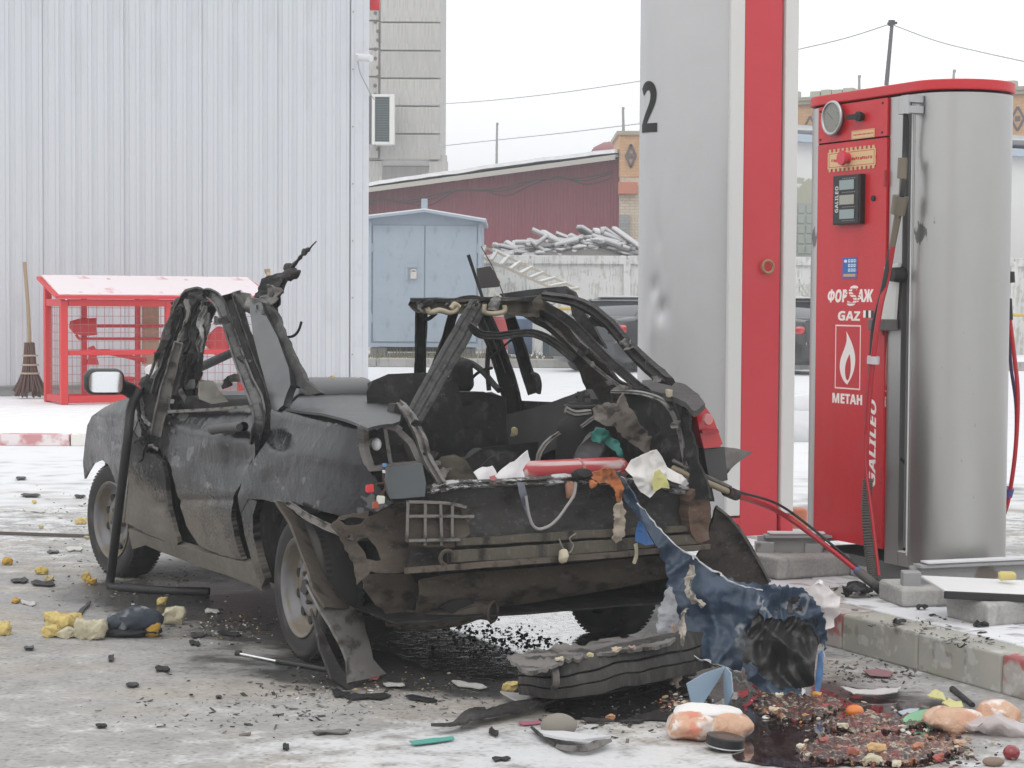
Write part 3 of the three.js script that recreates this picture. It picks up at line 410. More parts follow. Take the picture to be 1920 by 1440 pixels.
{ // brick building with ornaments
  const a = at(1245, 400, 58.6), b = at(2000, 400, 52.5), dir = V(b.x - a.x, 0, b.z - a.z), L = dir.length(), turn = Math.atan2(-dir.z, dir.x), H = 7.15;
  const t = thing('brick_building', 'cream brick building with orange patterned band, behind the fence', 'building', [a.x, 0, a.z], turn);
  const bt = (c1, c2, m, s) => colorTex(512, 512, (u, v) => { const row = Math.floor(v * 20), x = u * 6 + (row % 2) * .5, q = v * 20 - row, e = x - Math.floor(x); if (q < .14 || e < .05) return m; const k = hash3(Math.floor(x) % 6, row, s), n = pnoise(u * 60, v * 60, 60, 3) * .2 + .9; return c1.map((z, i) => mix(z, c2[i], k) * n); });
  const cream = new THREE.MeshStandardMaterial({ roughness: .9, map: rep(bt([.55, .47, .36], [.62, .53, .42], [.36, .33, .28], 4), .65) }), orange = new THREE.MeshStandardMaterial({ roughness: .9, map: rep(bt([.52, .30, .16], [.58, .36, .2], [.4, .3, .2], 9), .65) }), grey = new THREE.MeshStandardMaterial({ roughness: .9, map: rep(bt([.25, .26, .26], [.33, .34, .34], [.2, .2, .2], 19), .65) });
  part('wall', box(L, H - 1.5, 9, L / 2, (H - 1.5) / 2, -4.5), cream, t); part('brick_band', box(L + .03, 1.3, 9.05, L / 2, H - .85, -4.5), orange, t);
  part('cornice', [box(L + .2, .1, 9.3, L / 2, H - .15, -4.5), box(L + .3, .1, 9.4, L / 2, H - .05, -4.5)], mat([.36, .33, .27], .9), t);
  { const l = at(1162, 400, 52.2), r2 = at(1262, 400, 52.2), Wp = r2.x - l.x, Hp = at(1180, 246, 52.2).y, o = thing('brick_corner', 'cream brick building corner with orange diamond band left of the column', 'building', [l.x, 0, -52.2]);
    part('wall', box(Wp, Hp - 1.2, 3, Wp / 2, (Hp - 1.2) / 2, -1.5), cream, o); part('brick_band', box(Wp + .04, 1.1, 3.04, Wp / 2, Hp - .65, -1.5), orange, o); part('cornice', box(Wp + .2, .1, 3.2, Wp / 2, Hp - .05, -1.5), mat([.36, .33, .27], .9), o); part('corner_pier', box(.24, Hp - 2.2, .2, .12, (Hp - 2.2) / 2, .05), grey, o); part('orange_block', rbox(.5, .32, .3, .02, .2, Hp - 1.5, .1), mat([.5, .2, .13], .9), o);
    for (let i = 0; i < 3; i++) { const x = .28 + i * .5, g = [[-.13, 0], [0, .3], [.13, 0], [0, -.3]]; part('ornament', g.map((p, k) => bar(V(x + p[0], Hp - .65 + p[1], .03), V(x + g[(k + 1) % 4][0], Hp - .65 + g[(k + 1) % 4][1], .03), .06, .06)).concat([box(.12, .12, .05, x, Hp - .65, .03)]), mat([.13, .11, .12], .9), o); } }
  for (let i = 0; i < 26; i++) { const x = .35 + i * .85; if (x > L) break; const g = [[-.18, 0], [0, .32], [.18, 0], [0, -.32]]; part('ornament', g.map((p, k) => bar(V(x + p[0], H - .85 + p[1], .01), V(x + g[(k + 1) % 4][0], H - .85 + g[(k + 1) % 4][1], .01), .07, .06)).concat([box(.14, .14, .05, x, H - .85, .012)]), mat([.13, .11, .12], .9), t); }
  const pr = rng(12); for (let i = 0; i < 40; i++) { const x = L * .20 + i * .33; if (x > L) break; if (pr() < .2) continue; part('parapet_block', rbox(.3, .12 + pr() * .14, .25, .02, x, H + .1, -.2), mat([.42, .44, .37], .9), t); }
  const z = -56.5; // poles and wires
  const rod = (n, l, x0, y0, x1, y1, d, rr, cat = 'pole') => { const o = thing(n, l, cat); part('rod', cyl(at(x1, y1, d), at(x0, y0, d), rr, rr * .8, 8), M.grey, o); return o; };
  const mast = rod('antenna_mast', 'dark leaning mast with wires on the brick building roof', 1673, 40, 1662, 160, 53, .06, 'mast'); mast.children[0].material = mat([.09, .08, .09], .7); part('crossbar', [bar(at(1664, 44, 53), at(1682, 43, 53), .06), cyl(at(1672, 38, 53), at(1672, 48, 53), .09)], M.dark, mast);
  for (const [l, x0, y0, x1, y1, d] of [['thin rod on the roof line left of the mast', 1611, 142, 1611, 172, 54], ['thin rod on the roof line right of the mast', 1789, 132, 1787, 165, 52], ['thin rod standing on the brick corner beside the column', 1168, 202, 1169, 250, 52.6], ['tall thin pole rising behind the red shed roof', 932, 231, 931, 310, 62]]) { const o = rod('roof_rod', l, x0, y0, x1, y1, d, .04); part('tip', cyl(at(x0 - 2, y0 + 1, d), at(x0 + 3, y0 + 1, d), .04), M.grey, o); }
  const wire = (l, pts, d0, d1) => solo('overhead_wire', tube(pts.map((p, i) => at(p[0], p[1], mix(d0, d1, i / (pts.length - 1)))), .017, 40, 5), mat([.42, .42, .44], .8), l, 'wire');
  wire('overhead wire from the tower to the column, upper of two', [[780, 197], [900, 190], [1050, 174], [1215, 150]], 74, 60); wire('overhead wire from the tower to the column, lower of two', [[780, 279], [900, 266], [1050, 250], [1215, 230]], 74, 60);
  wire('overhead wire from the column to the mast', [[1440, 105], [1580, 73], [1672, 44]], 56, 53); wire('overhead wire running right from the mast', [[1672, 46], [1760, 78], [1850, 100], [1990, 130]], 53, 48);
  const dome = at(1145, 285, 66); solo('vent_hood', jitter(new THREE.SphereGeometry(.75, 16, 10).scale(1, .7, 1).translate(dome.x, dome.y - .2, dome.z), .06, 3), mat([.28, .11, .12], .7), 'dull red rounded hood at the right end of the red shed roof', 'roof hood');
}
{ // low white building behind the fence on the right
  const d = 48.8, x0 = at(1440, 400, d).x, x1 = at(2010, 400, d).x, W = x1 - x0, H = at(1510, 262, d).y, H2 = at(1910, 300, d).y;
  const t = thing('white_building', 'low white rendered building with glass-block window behind the fence', 'building', [x0, 0, -d]);
  const wm = new THREE.MeshStandardMaterial({ roughness: .9, map: rep(colorTex(512, 256, (u, v) => { const n = pfbm(u, v, 6, 6, 17), p = sstep(.60, .63, pfbm(u, v, 5, 5, 44)); return [mix(.72, .42, p) - .06 * n, mix(.72, .42, p) - .06 * n, mix(.71, .34, p) - .06 * n]; }), .25) });
  const sh = new THREE.Shape([[0, 0], [W, 0], [W, H2], [W * .15, H], [0, H]].map((p) => new THREE.Vector2(...p)));
  part('wall', boxUV(new THREE.ExtrudeGeometry(sh, { depth: .3, bevelEnabled: false }).translate(0, 0, -.3)), wm, t);
  const rb = (y0, y1, th, dz, m, par) => part('roof_edge', bar(V(-.2, y0, -1 + dz), V(W, y1, -1 + dz), 2.6, th), m, par);
  const re = rb(H + .08, H2 + .08, .18, 0, mat([.40, .47, .55], .6), t); const sc = bar(V(-.2, H + .27, -1), V(W, H2 + .42, -1), 2.5, .22); part('snow_cover', jitter(sc, .02, 1), M.snow, re);
  const win = part('window', box(1.3, 1.3, .05, at(1510, 430, d).x - x0, at(1510, 430, d).y, .01), mat([.33, .34, .32], .8), t), gl = phys([.30, .34, .31], .15, {});
  for (let i = 0; i < 6; i++) for (let j = 0; j < 5; j++) part('pane', rbox(.17, .21, .06, .015, at(1510, 430, d).x - x0 - .52 + i * .205, at(1510, 430, d).y - .50 + j * .25, .03), gl, win);
  const pipe = thing('gas_pipe', 'yellow gas pipe running along the foot of the concrete fence', 'pipe', [0, 0, -45.6]), py = at(1000, 577, 45.6).y, ym = mat([.55, .40, .07], .5);
  part('pipe', cyl(V(-1, py, 0), V(14, py - .12, 0), .04), ym, pipe); for (let i = 0; i < 6; i++) part('support', cyl(V(-.4 + i * 2.6, 0, 0), V(-.4 + i * 2.6, py, 0), .035), ym, pipe);
}
{ // odds and ends far behind
  const brl = (n, l, px, py0, py1, d, r, c, c2) => { const b = at(px, py1, d), h = at(px, py0, d).y - b.y, o = thing(n, l, 'barrel', [b.x, b.y, b.z]); part('body', new THREE.LatheGeometry([[0, 0], [r, 0], [r, h * .3], [r * 1.04, h * .33], [r, h * .36], [r, h * .64], [r * 1.04, h * .67], [r, h * .7], [r, h * .97], [r * .95, h], [0, h]].map((p) => new THREE.Vector2(...p)), 20), mat(c, .6), o); part('lid', cyl(V(0, h, 0), V(0, h + .05, 0), r * .9), mat(c2, .6), o); };
  brl('plastic_barrel', 'blue plastic barrel seen through the wreck window opening', 975, 598, 664, 41.5, .26, [.06, .10, .17], [.3, .42, .6]); brl('plastic_barrel', 'red barrel seen through the wreck beside the blue barrel', 940, 598, 655, 43, .24, [.5, .05, .05], [.5, .1, .1]);
  const c = at(1040, 667, 41), o = thing('storage_crate', 'dark blue-green crate on the far kerb, seen through the wreck', 'crate', [c.x, c.y, c.z]); part('body', rbox(.5, .34, .4, .02, 0, .17, 0), mat([.03, .055, .07], .6), o); part('lid', rbox(.54, .05, .44, .015, 0, .365, 0), mat([.04, .07, .09], .6), o);
  const g = at(1172, 576, 43.5), o2 = thing('green_bin', 'green bin lid just showing beyond the parked saloon', 'bin', [g.x, 0, g.z]), h = g.y + .06; part('body', rbox(.6, h - .1, .5, .03, 0, (h - .1) / 2, 0), mat([.03, .2, .12], .5), o2); part('lid', rbox(.66, .14, .56, .05, 0, h - .05, 0), mat([.04, .30, .2], .5), o2);
  const sp = at(1182, 575, 43.2); solo('snow_mound', jitter(new THREE.ConeGeometry(.35, .6, 14, 5).translate(sp.x + .25, sp.y - .1, sp.z + .2), .05, 4), M.snow, 'white peak of piled snow between the parked saloon and the column', 'snow pile');
}
// ================================================================== PARKED CARS
function saloon(name, label, pos, turn, paint) {
  const t = thing(name, label, 'car', pos, turn, null); // rear towards +z, length along z
  const L = 4.5, Wd = 1.72, side = [[-2.2, .35], [-2.22, .6], [-2.05, .78], [-1.1, .93], [-.55, 1.0], [.95, 1.02], [1.7, 1.0], [2.15, .96], [2.24, .75], [2.22, .4], [2.0, .26], [-2.0, .24]];
  const ex = (pts, w, bevel) => { const s = new THREE.Shape(pts.map((p) => new THREE.Vector2(...p))); return new THREE.ExtrudeGeometry(s, { depth: w - bevel * 2, bevelEnabled: true, bevelThickness: bevel, bevelSize: bevel * .8, bevelSegments: 4, curveSegments: 8 }).translate(0, 0, -w / 2 + bevel).rotateY(-Math.PI / 2); };
  const bend = (g) => { g = norm(g).clone(); const p = g.attributes.position; for (let i = 0; i < p.count; i++) { const z = p.getZ(i), y = p.getY(i), k = 1 - .12 * Math.pow(Math.abs(z) / 2.25, 4) - (y > .98 ? (y - .98) * .42 : 0); p.setX(i, p.getX(i) * k); } return toCreasedNormals(g.deleteAttribute('normal'), .6); };
  part('body', bend(ex(side, Wd, .09)), paint, t);
  part('roof', bend(ex([[-.35, 1.36], [.1, 1.42], [.7, 1.42], [1.05, 1.37], [.9, 1.34], [-.2, 1.34]], Wd - .1, .03)), paint, t);
  const glass = mat([.03, .035, .04], .08);
  part('window', bend(ex([[-1.05, .95], [-.3, 1.35], [1.0, 1.36], [1.68, 1.0], [1.6, .94]], Wd - .16, .03)), glass, t);
  for (const x of [-1, 1]) for (const [z0, y0, z1, y1] of [[-1.02, .97, -.28, 1.37], [.28, .97, .22, 1.38], [1.12, .98, .98, 1.36], [1.66, 1.0, 1.0, 1.385]]) { const X = (y) => x * (Wd / 2 - .05) * (1 - (y > .98 ? (y - .98) * .42 : 0)); part('pillar', bar(V(X(y0), y0, z0), V(X(y1), y1, z1), .07, .05), paint, t); }
  for (const x of [-1, 1]) { const l = part('tail_lamp', rbox(.42, .16, .24, .06, x * .62, .84, 2.10), phys([.5, .02, .03], .15, { clearcoat: 1 }), t); part('reflector', rbox(.2, .07, .25, .03, x * .6, .87, 2.115), mat([.7, .6, .6], .3), l); }
  part('bumper', bend(ex([[2.1, .3], [2.3, .33], [2.32, .55], [2.1, .58]], Wd, .05)), paint, t); part('bumper_strip', rbox(1.5, .05, .03, .01, 0, .6, 2.255), M.steel, t);
  part('number_plate', rbox(.52, .11, .02, .004, 0, .74, 2.245), mat([.7, .7, .68], .5), t);
  for (const x of [-1, 1]) for (const z of [-1.35, 1.35]) { const w = part('wheel', new THREE.TorusGeometry(.235, .085, 10, 26).rotateY(Math.PI / 2).scale(1.2, 1, 1).translate(x * .74, .31, z), M.black, t); part('rim', cyl(V(x * .70, .31, z), V(x * .80, .31, z), .19, .18, 18), mat([.4, .4, .41], .35, { metalness: .6 }), w); }
  part('snow_cover', jitter(new THREE.BoxGeometry(1.15, .04, 1.0, 12, 1, 12).translate(0, 1.45, .38), .01, 6), M.snow, t);
  return t;
}
{
  const pa = phys([.035, .038, .042], .3, { clearcoat: .6 }), a = at(1235, 690, 38); saloon('parked_saloon', 'dark grey saloon with red tail lamp parked left of the column', [a.x - .15, 0, -39.6], -.62, pa);
  const b = at(1470, 700, 36.5); saloon('parked_saloon', 'black saloon parked between the column and the pump', [b.x, 0, -39.0], .5, phys([.012, .013, .014], .3, { clearcoat: .6 }));
}
// ================================================================== PUMP ISLAND
const FONT = await new FontLoader().loadAsync('fonts/droid/droid_sans_bold.typeface.json');
const K0 = G(1560, 1215), K1 = G(1920, 1315), ITURN = Math.PI / 2 - Math.atan2(K1.z - K0.z, K1.x - K0.x);
const ISL = frameOf([K0.x, 0, K0.z], ITURN), IH = .15;
const local = (F, p) => p.clone().applyMatrix4(F.inv);
{
  const isl = new THREE.Group(); isl.name = 'pump_island'; isl.userData.kind = 'structure'; isl.position.set(K0.x, 0, K0.z); isl.rotation.y = ITURN; scene.add(isl);
  const Wd = 1.75, z0 = -4.2, z1 = 2.6, front = on(ISL, 'x', 0);
  part('island_core', box(Wd - .34, IH - .03, z1 - z0 - .1, Wd / 2, IH / 2 - .02, (z0 + z1) / 2), M.conc, isl);
  const paint = (base, coat, s, lo) => new THREE.MeshStandardMaterial({ roughness: .85, bumpMap: snowBump, bumpScale: .004, map: colorTex(256, 256, (u, v) => { const n = pfbm(u, v, 5, 6, s), t = coat ? sstep(lo, lo + .1, n) : 0, g = pfbm(u, v, 20, 3, s + 3), moss = sstep(.55, .75, pfbm(u, v, 3, 5, s + 9)), c = base.map((q, i) => q * (.82 + .36 * n) * (i === 1 ? 1 + .02 * moss : 1 - .08 * moss * (i === 2))); const ch = sstep(.64, .70, pfbm(u, v, 12, 5, s + 21)) * .5, sn = sstep(.62, .72, pfbm(u, v, 15, 5, s + 40)) * .35; return c.map((q, i) => mix(mix(coat ? mix(q, coat[i] * (.8 + .4 * g), t) : q, q * .45, ch), .62, sn)); }) });
  const redK = paint([.40, .37, .34], [.36, .10, .10], 3, .40), pale = paint([.34, .33, .295], null, 7, .5);
  const zr0 = front(1578, 1200).z, zr1 = front(1877, 1270).z, cuts = [z0, -3.55, -2.9, -1.9, -.95, zr0, (zr0 + zr1) / 2 , zr1, zr1 + .8, z1];
  for (let i = 0; i < cuts.length - 1; i++) { const a = cuts[i], b = cuts[i + 1], m = (i === 4 || i === 7 || i === 2 || i === 0) ? redK : pale; part('kerb_stone', boxUV(jitter(new RoundedBoxGeometry(.16, IH, b - a - .006, 3, .014).translate(.08, IH / 2, (a + b) / 2), .004, 6)), m, isl); part('kerb_stone', rbox(.16, IH, b - a - .006, .014, Wd - .08, IH / 2, (a + b) / 2), pale, isl); }
  part('kerb_stone', rbox(Wd, IH, .16, .014, Wd / 2, IH / 2, z0 - .08), pale, isl);
  const r = rng(9), tm = [1, 2, 3, 4].map((s) => new THREE.MeshStandardMaterial({ roughness: .85, bumpMap: snowBump, bumpScale: .004, map: colorTex(128, 128, (u, v) => { const n = pfbm(u, v, 4, 5, s * 9), sn = sstep(.36, .56, n + (pnoise(u * 24, v * 24, 24, s) - .5) * .3), k = .30 + .02 * s + .1 * (pnoise(u * 60, v * 60, 60, s) - .5); return [mix(k, .72, sn * .85), mix(k * .97, .725, sn * .85), mix(k * .93, .75, sn * .85)]; }) }));
  const tg = boxUV(new RoundedBoxGeometry(.282, .04, .282, 2, .008)); for (let i = 0; i < 5; i++) for (let k = 0; k < 31; k++) { const z = z0 + .16 + k * .29 + .145; if (z > z1) break; const t = part('paving_tile', tg, tm[Math.floor(r() * 4)], isl); t.position.set(.17 + .145 + i * .285, IH - .022 + r() * .005, z); t.rotation.set((r() - .5) * .012, Math.floor(r() * 4) * Math.PI / 2, (r() - .5) * .012); }
}
// ------------------------------------------------------------------ canopy column
{
  const foot = local(ISL, G(1428, 997, IH + .02)), zc = foot.z; const cz = zc, face = on(ISL, 'z', cz), xa = face(1369, 300).x, xb = face(1496, 300).x, xr0 = face(1397, 300).x, xr1 = face(1468, 300).x, xm = (xa + xb) / 2;
  const t = thing('canopy_column', 'big silver canopy column numbered 2 with red strip, behind the wreck', 'column', [K0.x, 0, K0.z], ITURN), Lc = .62, H = 5.2, Y0 = IH;
  const bulge = .347, hw = (xb - xa) / 2;
  const prof = (s) => [xa + .012 - bulge * Math.pow(Math.sin(Math.PI * s), .8), cz - .02 - Lc * s];
  const silver = new THREE.MeshPhysicalMaterial({ color: lin(.53, .53, .54), metalness: .45, roughness: .42, side: THREE.DoubleSide, bumpMap: greyTex(256, 256, (u, v) => pfbm(u, v, 4, 3, 4)), bumpScale: .002, map: colorTex(256, 512, (u, v) => { const n = pfbm(u, v, 6, 5, 14), sp = sstep(.70, .73, pfbm(u, v, 30, 4, 24)) * sstep(.75, .55, v * 3), k = .97 + .05 * (n - .5) - .03 * sp; return [k, k, k * .995]; }) });
  const surf = (s, y, o = 0) => { const [x, z] = prof(s), [x2, z2] = prof(s + .002), [x1, z1] = prof(s - .002), n = V(z2 - z1, 0, -(x2 - x1)).normalize(); if (n.x > 0) n.negate(); return V(x, y, z).addScaledVector(n, o); };
  const clad = (sgn, dented) => { const NU = 64, NV = 200, P = [], U = [], I = [];
    for (let j = 0; j <= NV; j++) for (let i = 0; i <= NU; i++) { const s = mix(.004, .996, i / NU), y = mix(Y0 + .10, H, j / NV); let o = 0;
      if (dented) for (const [ds, dy, rs, ry, d] of DENTS) o -= .6 * d * Math.exp(-(((s - ds) / rs) ** 2 + ((y - dy) / ry) ** 2));
      const p = surf(s, y, o); P.push(sgn < 0 ? p.x : xb - .012 + (xa + .012 - p.x) * .12, p.y, p.z); U.push(s * 1.6, y); }
    for (let j = 0; j < NV; j++) for (let i = 0; i < NU; i++) { const a = j * (NU + 1) + i, b = a + 1, c = a + NU + 1, d = c + 1; I.push(a, c, b, b, c, d); }
    const g = new THREE.BufferGeometry(); g.setAttribute('position', new THREE.Float32BufferAttribute(P, 3)); g.setAttribute('uv', new THREE.Float32BufferAttribute(U, 2)); g.setIndex(I); g.computeVertexNormals(); return g; };
  const sOf = (px, py) => { let best = .2, bd = 1e9; for (let s = .01; s < .6; s += .003) { const p = surf(s, 1), q = face(px, py), d = ISL.o; const u = p.clone().sub(d), w = q.sub(d); const e = Math.abs(u.x / u.z - w.x / w.z); if (e < bd) { bd = e; best = s; } } return best; };
  const yAt = (s, px, py) => { const p = surf(s, 1), q = face(px, py), k = Math.hypot(p.x - ISL.o.x, p.z - ISL.o.z) / Math.hypot(q.x - ISL.o.x, q.z - ISL.o.z); return EYE + (q.y - EYE) * k; };
  const DENTS = [[1226, 540, .035, .05, .022], [1240, 582, .03, .055, .03], [1222, 610, .05, .12, -.014], [1232, 420, .012, .12, .010], [1246, 500, .016, .16, .007], [1254, 580, .012, .09, .010], [1236, 450, .014, .05, .008], [1215, 560, .06, .2, .01]].map(([x, y, a, b, d]) => { const s = sOf(x, y); return [s, yAt(s, x, y), a, b, d]; });
  const leftClad = part('curved_cladding', clad(-1, true), silver, t); part('curved_cladding', clad(1, false), silver, t);
  part('core', box(hw * 2 - .06, H - Y0, Lc - .1, xm, (H + Y0) / 2, cz - Lc / 2 - .03), M.dark, t);
  const whiteP = mat([.66, .66, .64], .4), redP = new THREE.MeshStandardMaterial({ roughness: .38, map: colorTex(128, 512, (u, v) => { const n = pfbm(u, v, 5, 5, 12); return [.56 + .06 * (n - .5), .035 + .03 * (n - .4), .05 + .03 * (n - .4)]; }) });
  for (const [a, b] of [[xa, xr0 - .006], [xr1 + .012, xb]]) for (const z of [cz, cz - Lc - .04]) part('edge_strip', rbox(b - a, H - Y0 - .11, .05, .008, (a + b) / 2, (H + Y0 + .11) / 2, z - .025), whiteP, t);
  for (const z of [cz, cz - Lc - .04]) part('red_panel', boxUV(new RoundedBoxGeometry(xr1 - xr0, H - Y0, .03, 2, .004).translate((xr0 + xr1) / 2, (H + Y0) / 2, z - .03), .5), redP, t);
  part('base_skirt', [rbox(xr0 - xa - .006, .10, .05, .006, (xr0 - .006 + xa) / 2, Y0 + .05, cz - .027), rbox(xb - xr1 - .012, .10, .05, .006, (xb + xr1 + .012) / 2, Y0 + .05, cz - .027)], redP, t);
  const ring = face(1439, 500); part('ring', jitter(new THREE.TorusGeometry(.034, .007, 8, 20).scale(1, .95, 1).translate(ring.x, ring.y, cz + .006), .004, 30), mat([.30, .23, .10], .6), t);
  // the number: font outline wrapped on the curved sheet
  const sh = FONT.generateShapes('2', 1)[0].extractPoints(8).shape, bx = new THREE.Box2().setFromPoints(sh), s1 = sOf(1205, 200), s0 = sOf(1233, 200), yt = yAt((s0 + s1) / 2, 1218, 152), yb = yAt((s0 + s1) / 2, 1218, 248);
  part('number', sheet(sh.map((p) => [(p.x - bx.min.x) / (bx.max.x - bx.min.x) * 100, -(p.y - bx.min.y) / (bx.max.y - bx.min.y) * 140]), (x, y) => surf(mix(s1, s0, x / 100), mix(yb, yt, -y / 140), .004), { cell: 8, t: .002 }), M.black, t);
}
// ------------------------------------------------------------------ gas dispenser
const DA = (() => { const p = D(1530, 700, 9.13); return [p.x, 0, p.z]; })(), FD = frameOf(DA, ITURN), dface = on(FD, 'x', 0);
{
  const Y0 = .25, Y1 = 2.335, sB = .54, sP = .715, Wd = .475, t = thing('gas_dispenser', 'red and stainless gas dispenser with display and flame emblem, right of the column', 'fuel dispenser', DA, ITURN);
  const floatTex = (w, h, fn) => { const d = new Float32Array(w * h * 4); for (let j = 0; j < h; j++) for (let i = 0; i < w; i++) { const c = fn((i + .5) / w, (j + .5) / h), k = (j * w + i) * 4; d[k] = c[0]; d[k + 1] = c[1]; d[k + 2] = c[2]; d[k + 3] = 1; } const t = new THREE.DataTexture(d, w, h, THREE.RGBAFormat, THREE.FloatType); t.magFilter = t.minFilter = THREE.LinearFilter; t.needsUpdate = true; return t; };
  const steelMap = floatTex(256, 768, (u, v) => { const k = .46 + .06 * (pfbm(u, v, 5, 4, 31) - .5); const sm = .8 * sstep(.50, .62, (pfbm(u, v, 26, 5, 77) - .5) * 1.3 + (pfbm(u, v, 70, 2, 78) - .5) * .5 + .78 * Math.exp(-(((u - .04 - (v - .70) * .6) / .075) ** 2 + ((v - .705) / .030) ** 2))); return [mix(k, .07, sm), mix(k * .985, .07, sm), mix(k * .96, .068, sm)]; });
  const steel = new THREE.MeshPhysicalMaterial({ map: steelMap, metalness: .9, roughness: .36, side: THREE.DoubleSide });
  const wall = (pts, y0, y1, th = 0) => { const P = [], U = [], I = []; let l = 0, L = 0; for (let i = 1; i < pts.length; i++) L += Math.hypot(pts[i][0] - pts[i - 1][0], pts[i][1] - pts[i - 1][1]); pts.forEach(([x, z], i) => { if (i) l += Math.hypot(x - pts[i - 1][0], z - pts[i - 1][1]); P.push(x, y0, z, x, y1, z); U.push(l / L, 0, l / L, 1); }); for (let i = 0; i < pts.length - 1; i++) I.push(i * 2, i * 2 + 2, i * 2 + 1, i * 2 + 1, i * 2 + 2, i * 2 + 3); const g = new THREE.BufferGeometry(); g.setAttribute('position', new THREE.Float32BufferAttribute(P, 3)); g.setAttribute('uv', new THREE.Float32BufferAttribute(U, 2)); g.setIndex(I); g.computeVertexNormals(); return g; };
  const ends = (z, b, inset = 0) => [...Array(33)].map((_, i) => { const a = i / 32 * Math.PI; return [Wd / 2 - (Wd / 2 - inset) * Math.cos(a), z + b * Math.sin(a)]; });
  part('curved_shell', wall(ends(sP, .20), Y0, Y1 - .05), steel, t); part('curved_shell', wall(ends(-.0, -.20), Y0, Y1 - .05), steel, t);
  part('back_panel', rbox(.02, Y1 - Y0 - .05, sP, .004, Wd - .012, (Y0 + Y1 - .05) / 2, sP / 2), M.red, t);
  const cap = new THREE.Shape([...ends(sP, .206, -.004), ...ends(0, -.206, -.004).reverse()].map((p) => new THREE.Vector2(...p)));
  part('top_cap', new THREE.ExtrudeGeometry(cap, { depth: .034, bevelEnabled: true, bevelSize: .005, bevelThickness: .005, bevelSegments: 2 }).rotateX(Math.PI / 2).translate(0, Y1, 0), M.red, t);
  part('inner_frame', box(Wd - .26, Y1 - Y0 - .06, sP - .02, Wd / 2 + .11, (Y0 + Y1) / 2, sP / 2), M.grey, t);
  // steel strip with slot beside the red doors
  const zs0 = dface(1692, 500).z, zs1 = dface(1709, 500).z;
  part('steel_strip', [box(.03, Y1 - Y0 - .05, zs0 - sB - .004, .013, (Y0 + Y1 - .05) / 2, (sB + zs0) / 2), box(.03, Y1 - Y0 - .05, sP - zs1, .013, (Y0 + Y1 - .05) / 2, (sP + zs1) / 2), box(.03, .06, zs1 - zs0, .013, Y0 + .03, (zs0 + zs1) / 2), box(.03, .03, zs1 - zs0, .013, Y1 - .065, (zs0 + zs1) / 2)], steel, t);
  part('slot', [box(.01, Y1 - Y0 - .15, zs1 - zs0 - .002, .21, (Y0 + Y1) / 2, (zs0 + zs1) / 2), box(.18, Y1 - Y0 - .15, .006, .118, (Y0 + Y1) / 2, zs0 - .004), box(.18, Y1 - Y0 - .15, .006, .118, (Y0 + Y1) / 2, zs1 + .004)], M.grey, t);
  part('slot_lip', [box(.036, Y1 - Y0 - .14, .004, .012, (Y0 + Y1) / 2 - .02, zs1 - .002), box(.036, .004, zs1 - zs0, .012, Y0 + .062, (zs0 + zs1) / 2)], mat([.7, .7, .7], .4), t);
  // red doors with their print
  const ySeam = dface(1600, 264).y, PX = 1200, toC = (y0, y1, W, H) => (px, py) => { const p = dface(px, py); return [p.z / sB * W, (y1 - p.y) / (y1 - y0) * H]; };
  const grime = (c, W, H, s) => { const im = c.getImageData(0, 0, W, H), d = im.data; for (let j = 0; j < H; j++) for (let i = 0; i < W; i++) { const n = pfbm(i / W, j / H, 6, 4, s) - .5, f = noise2(i * .35, j * .35, s) - .5, q = sstep(.55, .8, pfbm(i / W, j / H * 2, 10, 4, s + 4)) * sstep(.35, 1, j / H + n * .5) * .16, k = (j * W + i) * 4; for (let m = 0; m < 3; m++) d[k + m] = clamp(mix(d[k + m] + n * 14 + f * 6, [150, 130, 126][m], q), 0, 255); } c.putImageData(im, 0, 0); };
  const canvas = (W, H, draw, s) => { const cv = document.createElement('canvas'); cv.width = W; cv.height = H; const c = cv.getContext('2d'); c.fillStyle = 'rgb(196,34,44)'; c.fillRect(0, 0, W, H); draw(c, W, H); grime(c, W, H, s); const x = new THREE.CanvasTexture(cv); x.colorSpace = THREE.SRGBColorSpace; return x; };
  const plate = (name, y0, y1, tex) => { const g = new THREE.BoxGeometry(.03, y1 - y0, sB - .018), uv = g.attributes.uv; return part(name, g.translate(.002, (y0 + y1) / 2, sB / 2 + .004), new THREE.MeshStandardMaterial({ map: tex, roughness: .36 }), t); };
  const fit = (c, s, R, x0, y0, x1, y1, o = {}) => { const [a, b] = R(x0, y0), [e, f] = R(x1, y1); c.save(); c.translate((a + e) / 2, (b + f) / 2); if (o.turn) c.rotate(-Math.PI / 2); c.font = (o.font ?? 'bold 100px sans-serif'); const w = c.measureText(s).width, tw = o.turn ? Math.abs(f - b) : e - a, th = o.turn ? Math.abs(e - a) : f - b; c.transform(1, 0, o.slant ?? 0, 1, 0, 0); c.scale(tw / w, th / 73); c.textAlign = 'center'; c.textBaseline = 'alphabetic'; c.fillStyle = o.fill ?? '#f1e9e4'; c.fillText(s, 0, 36.5); if (o.stroke) { c.lineWidth = o.stroke; c.strokeStyle = o.fill ?? '#f1e9e4'; c.strokeText(s, 0, 36.5); } c.restore(); };
  const H1 = 1024, W1 = Math.round(H1 * sB / (ySeam - .31));
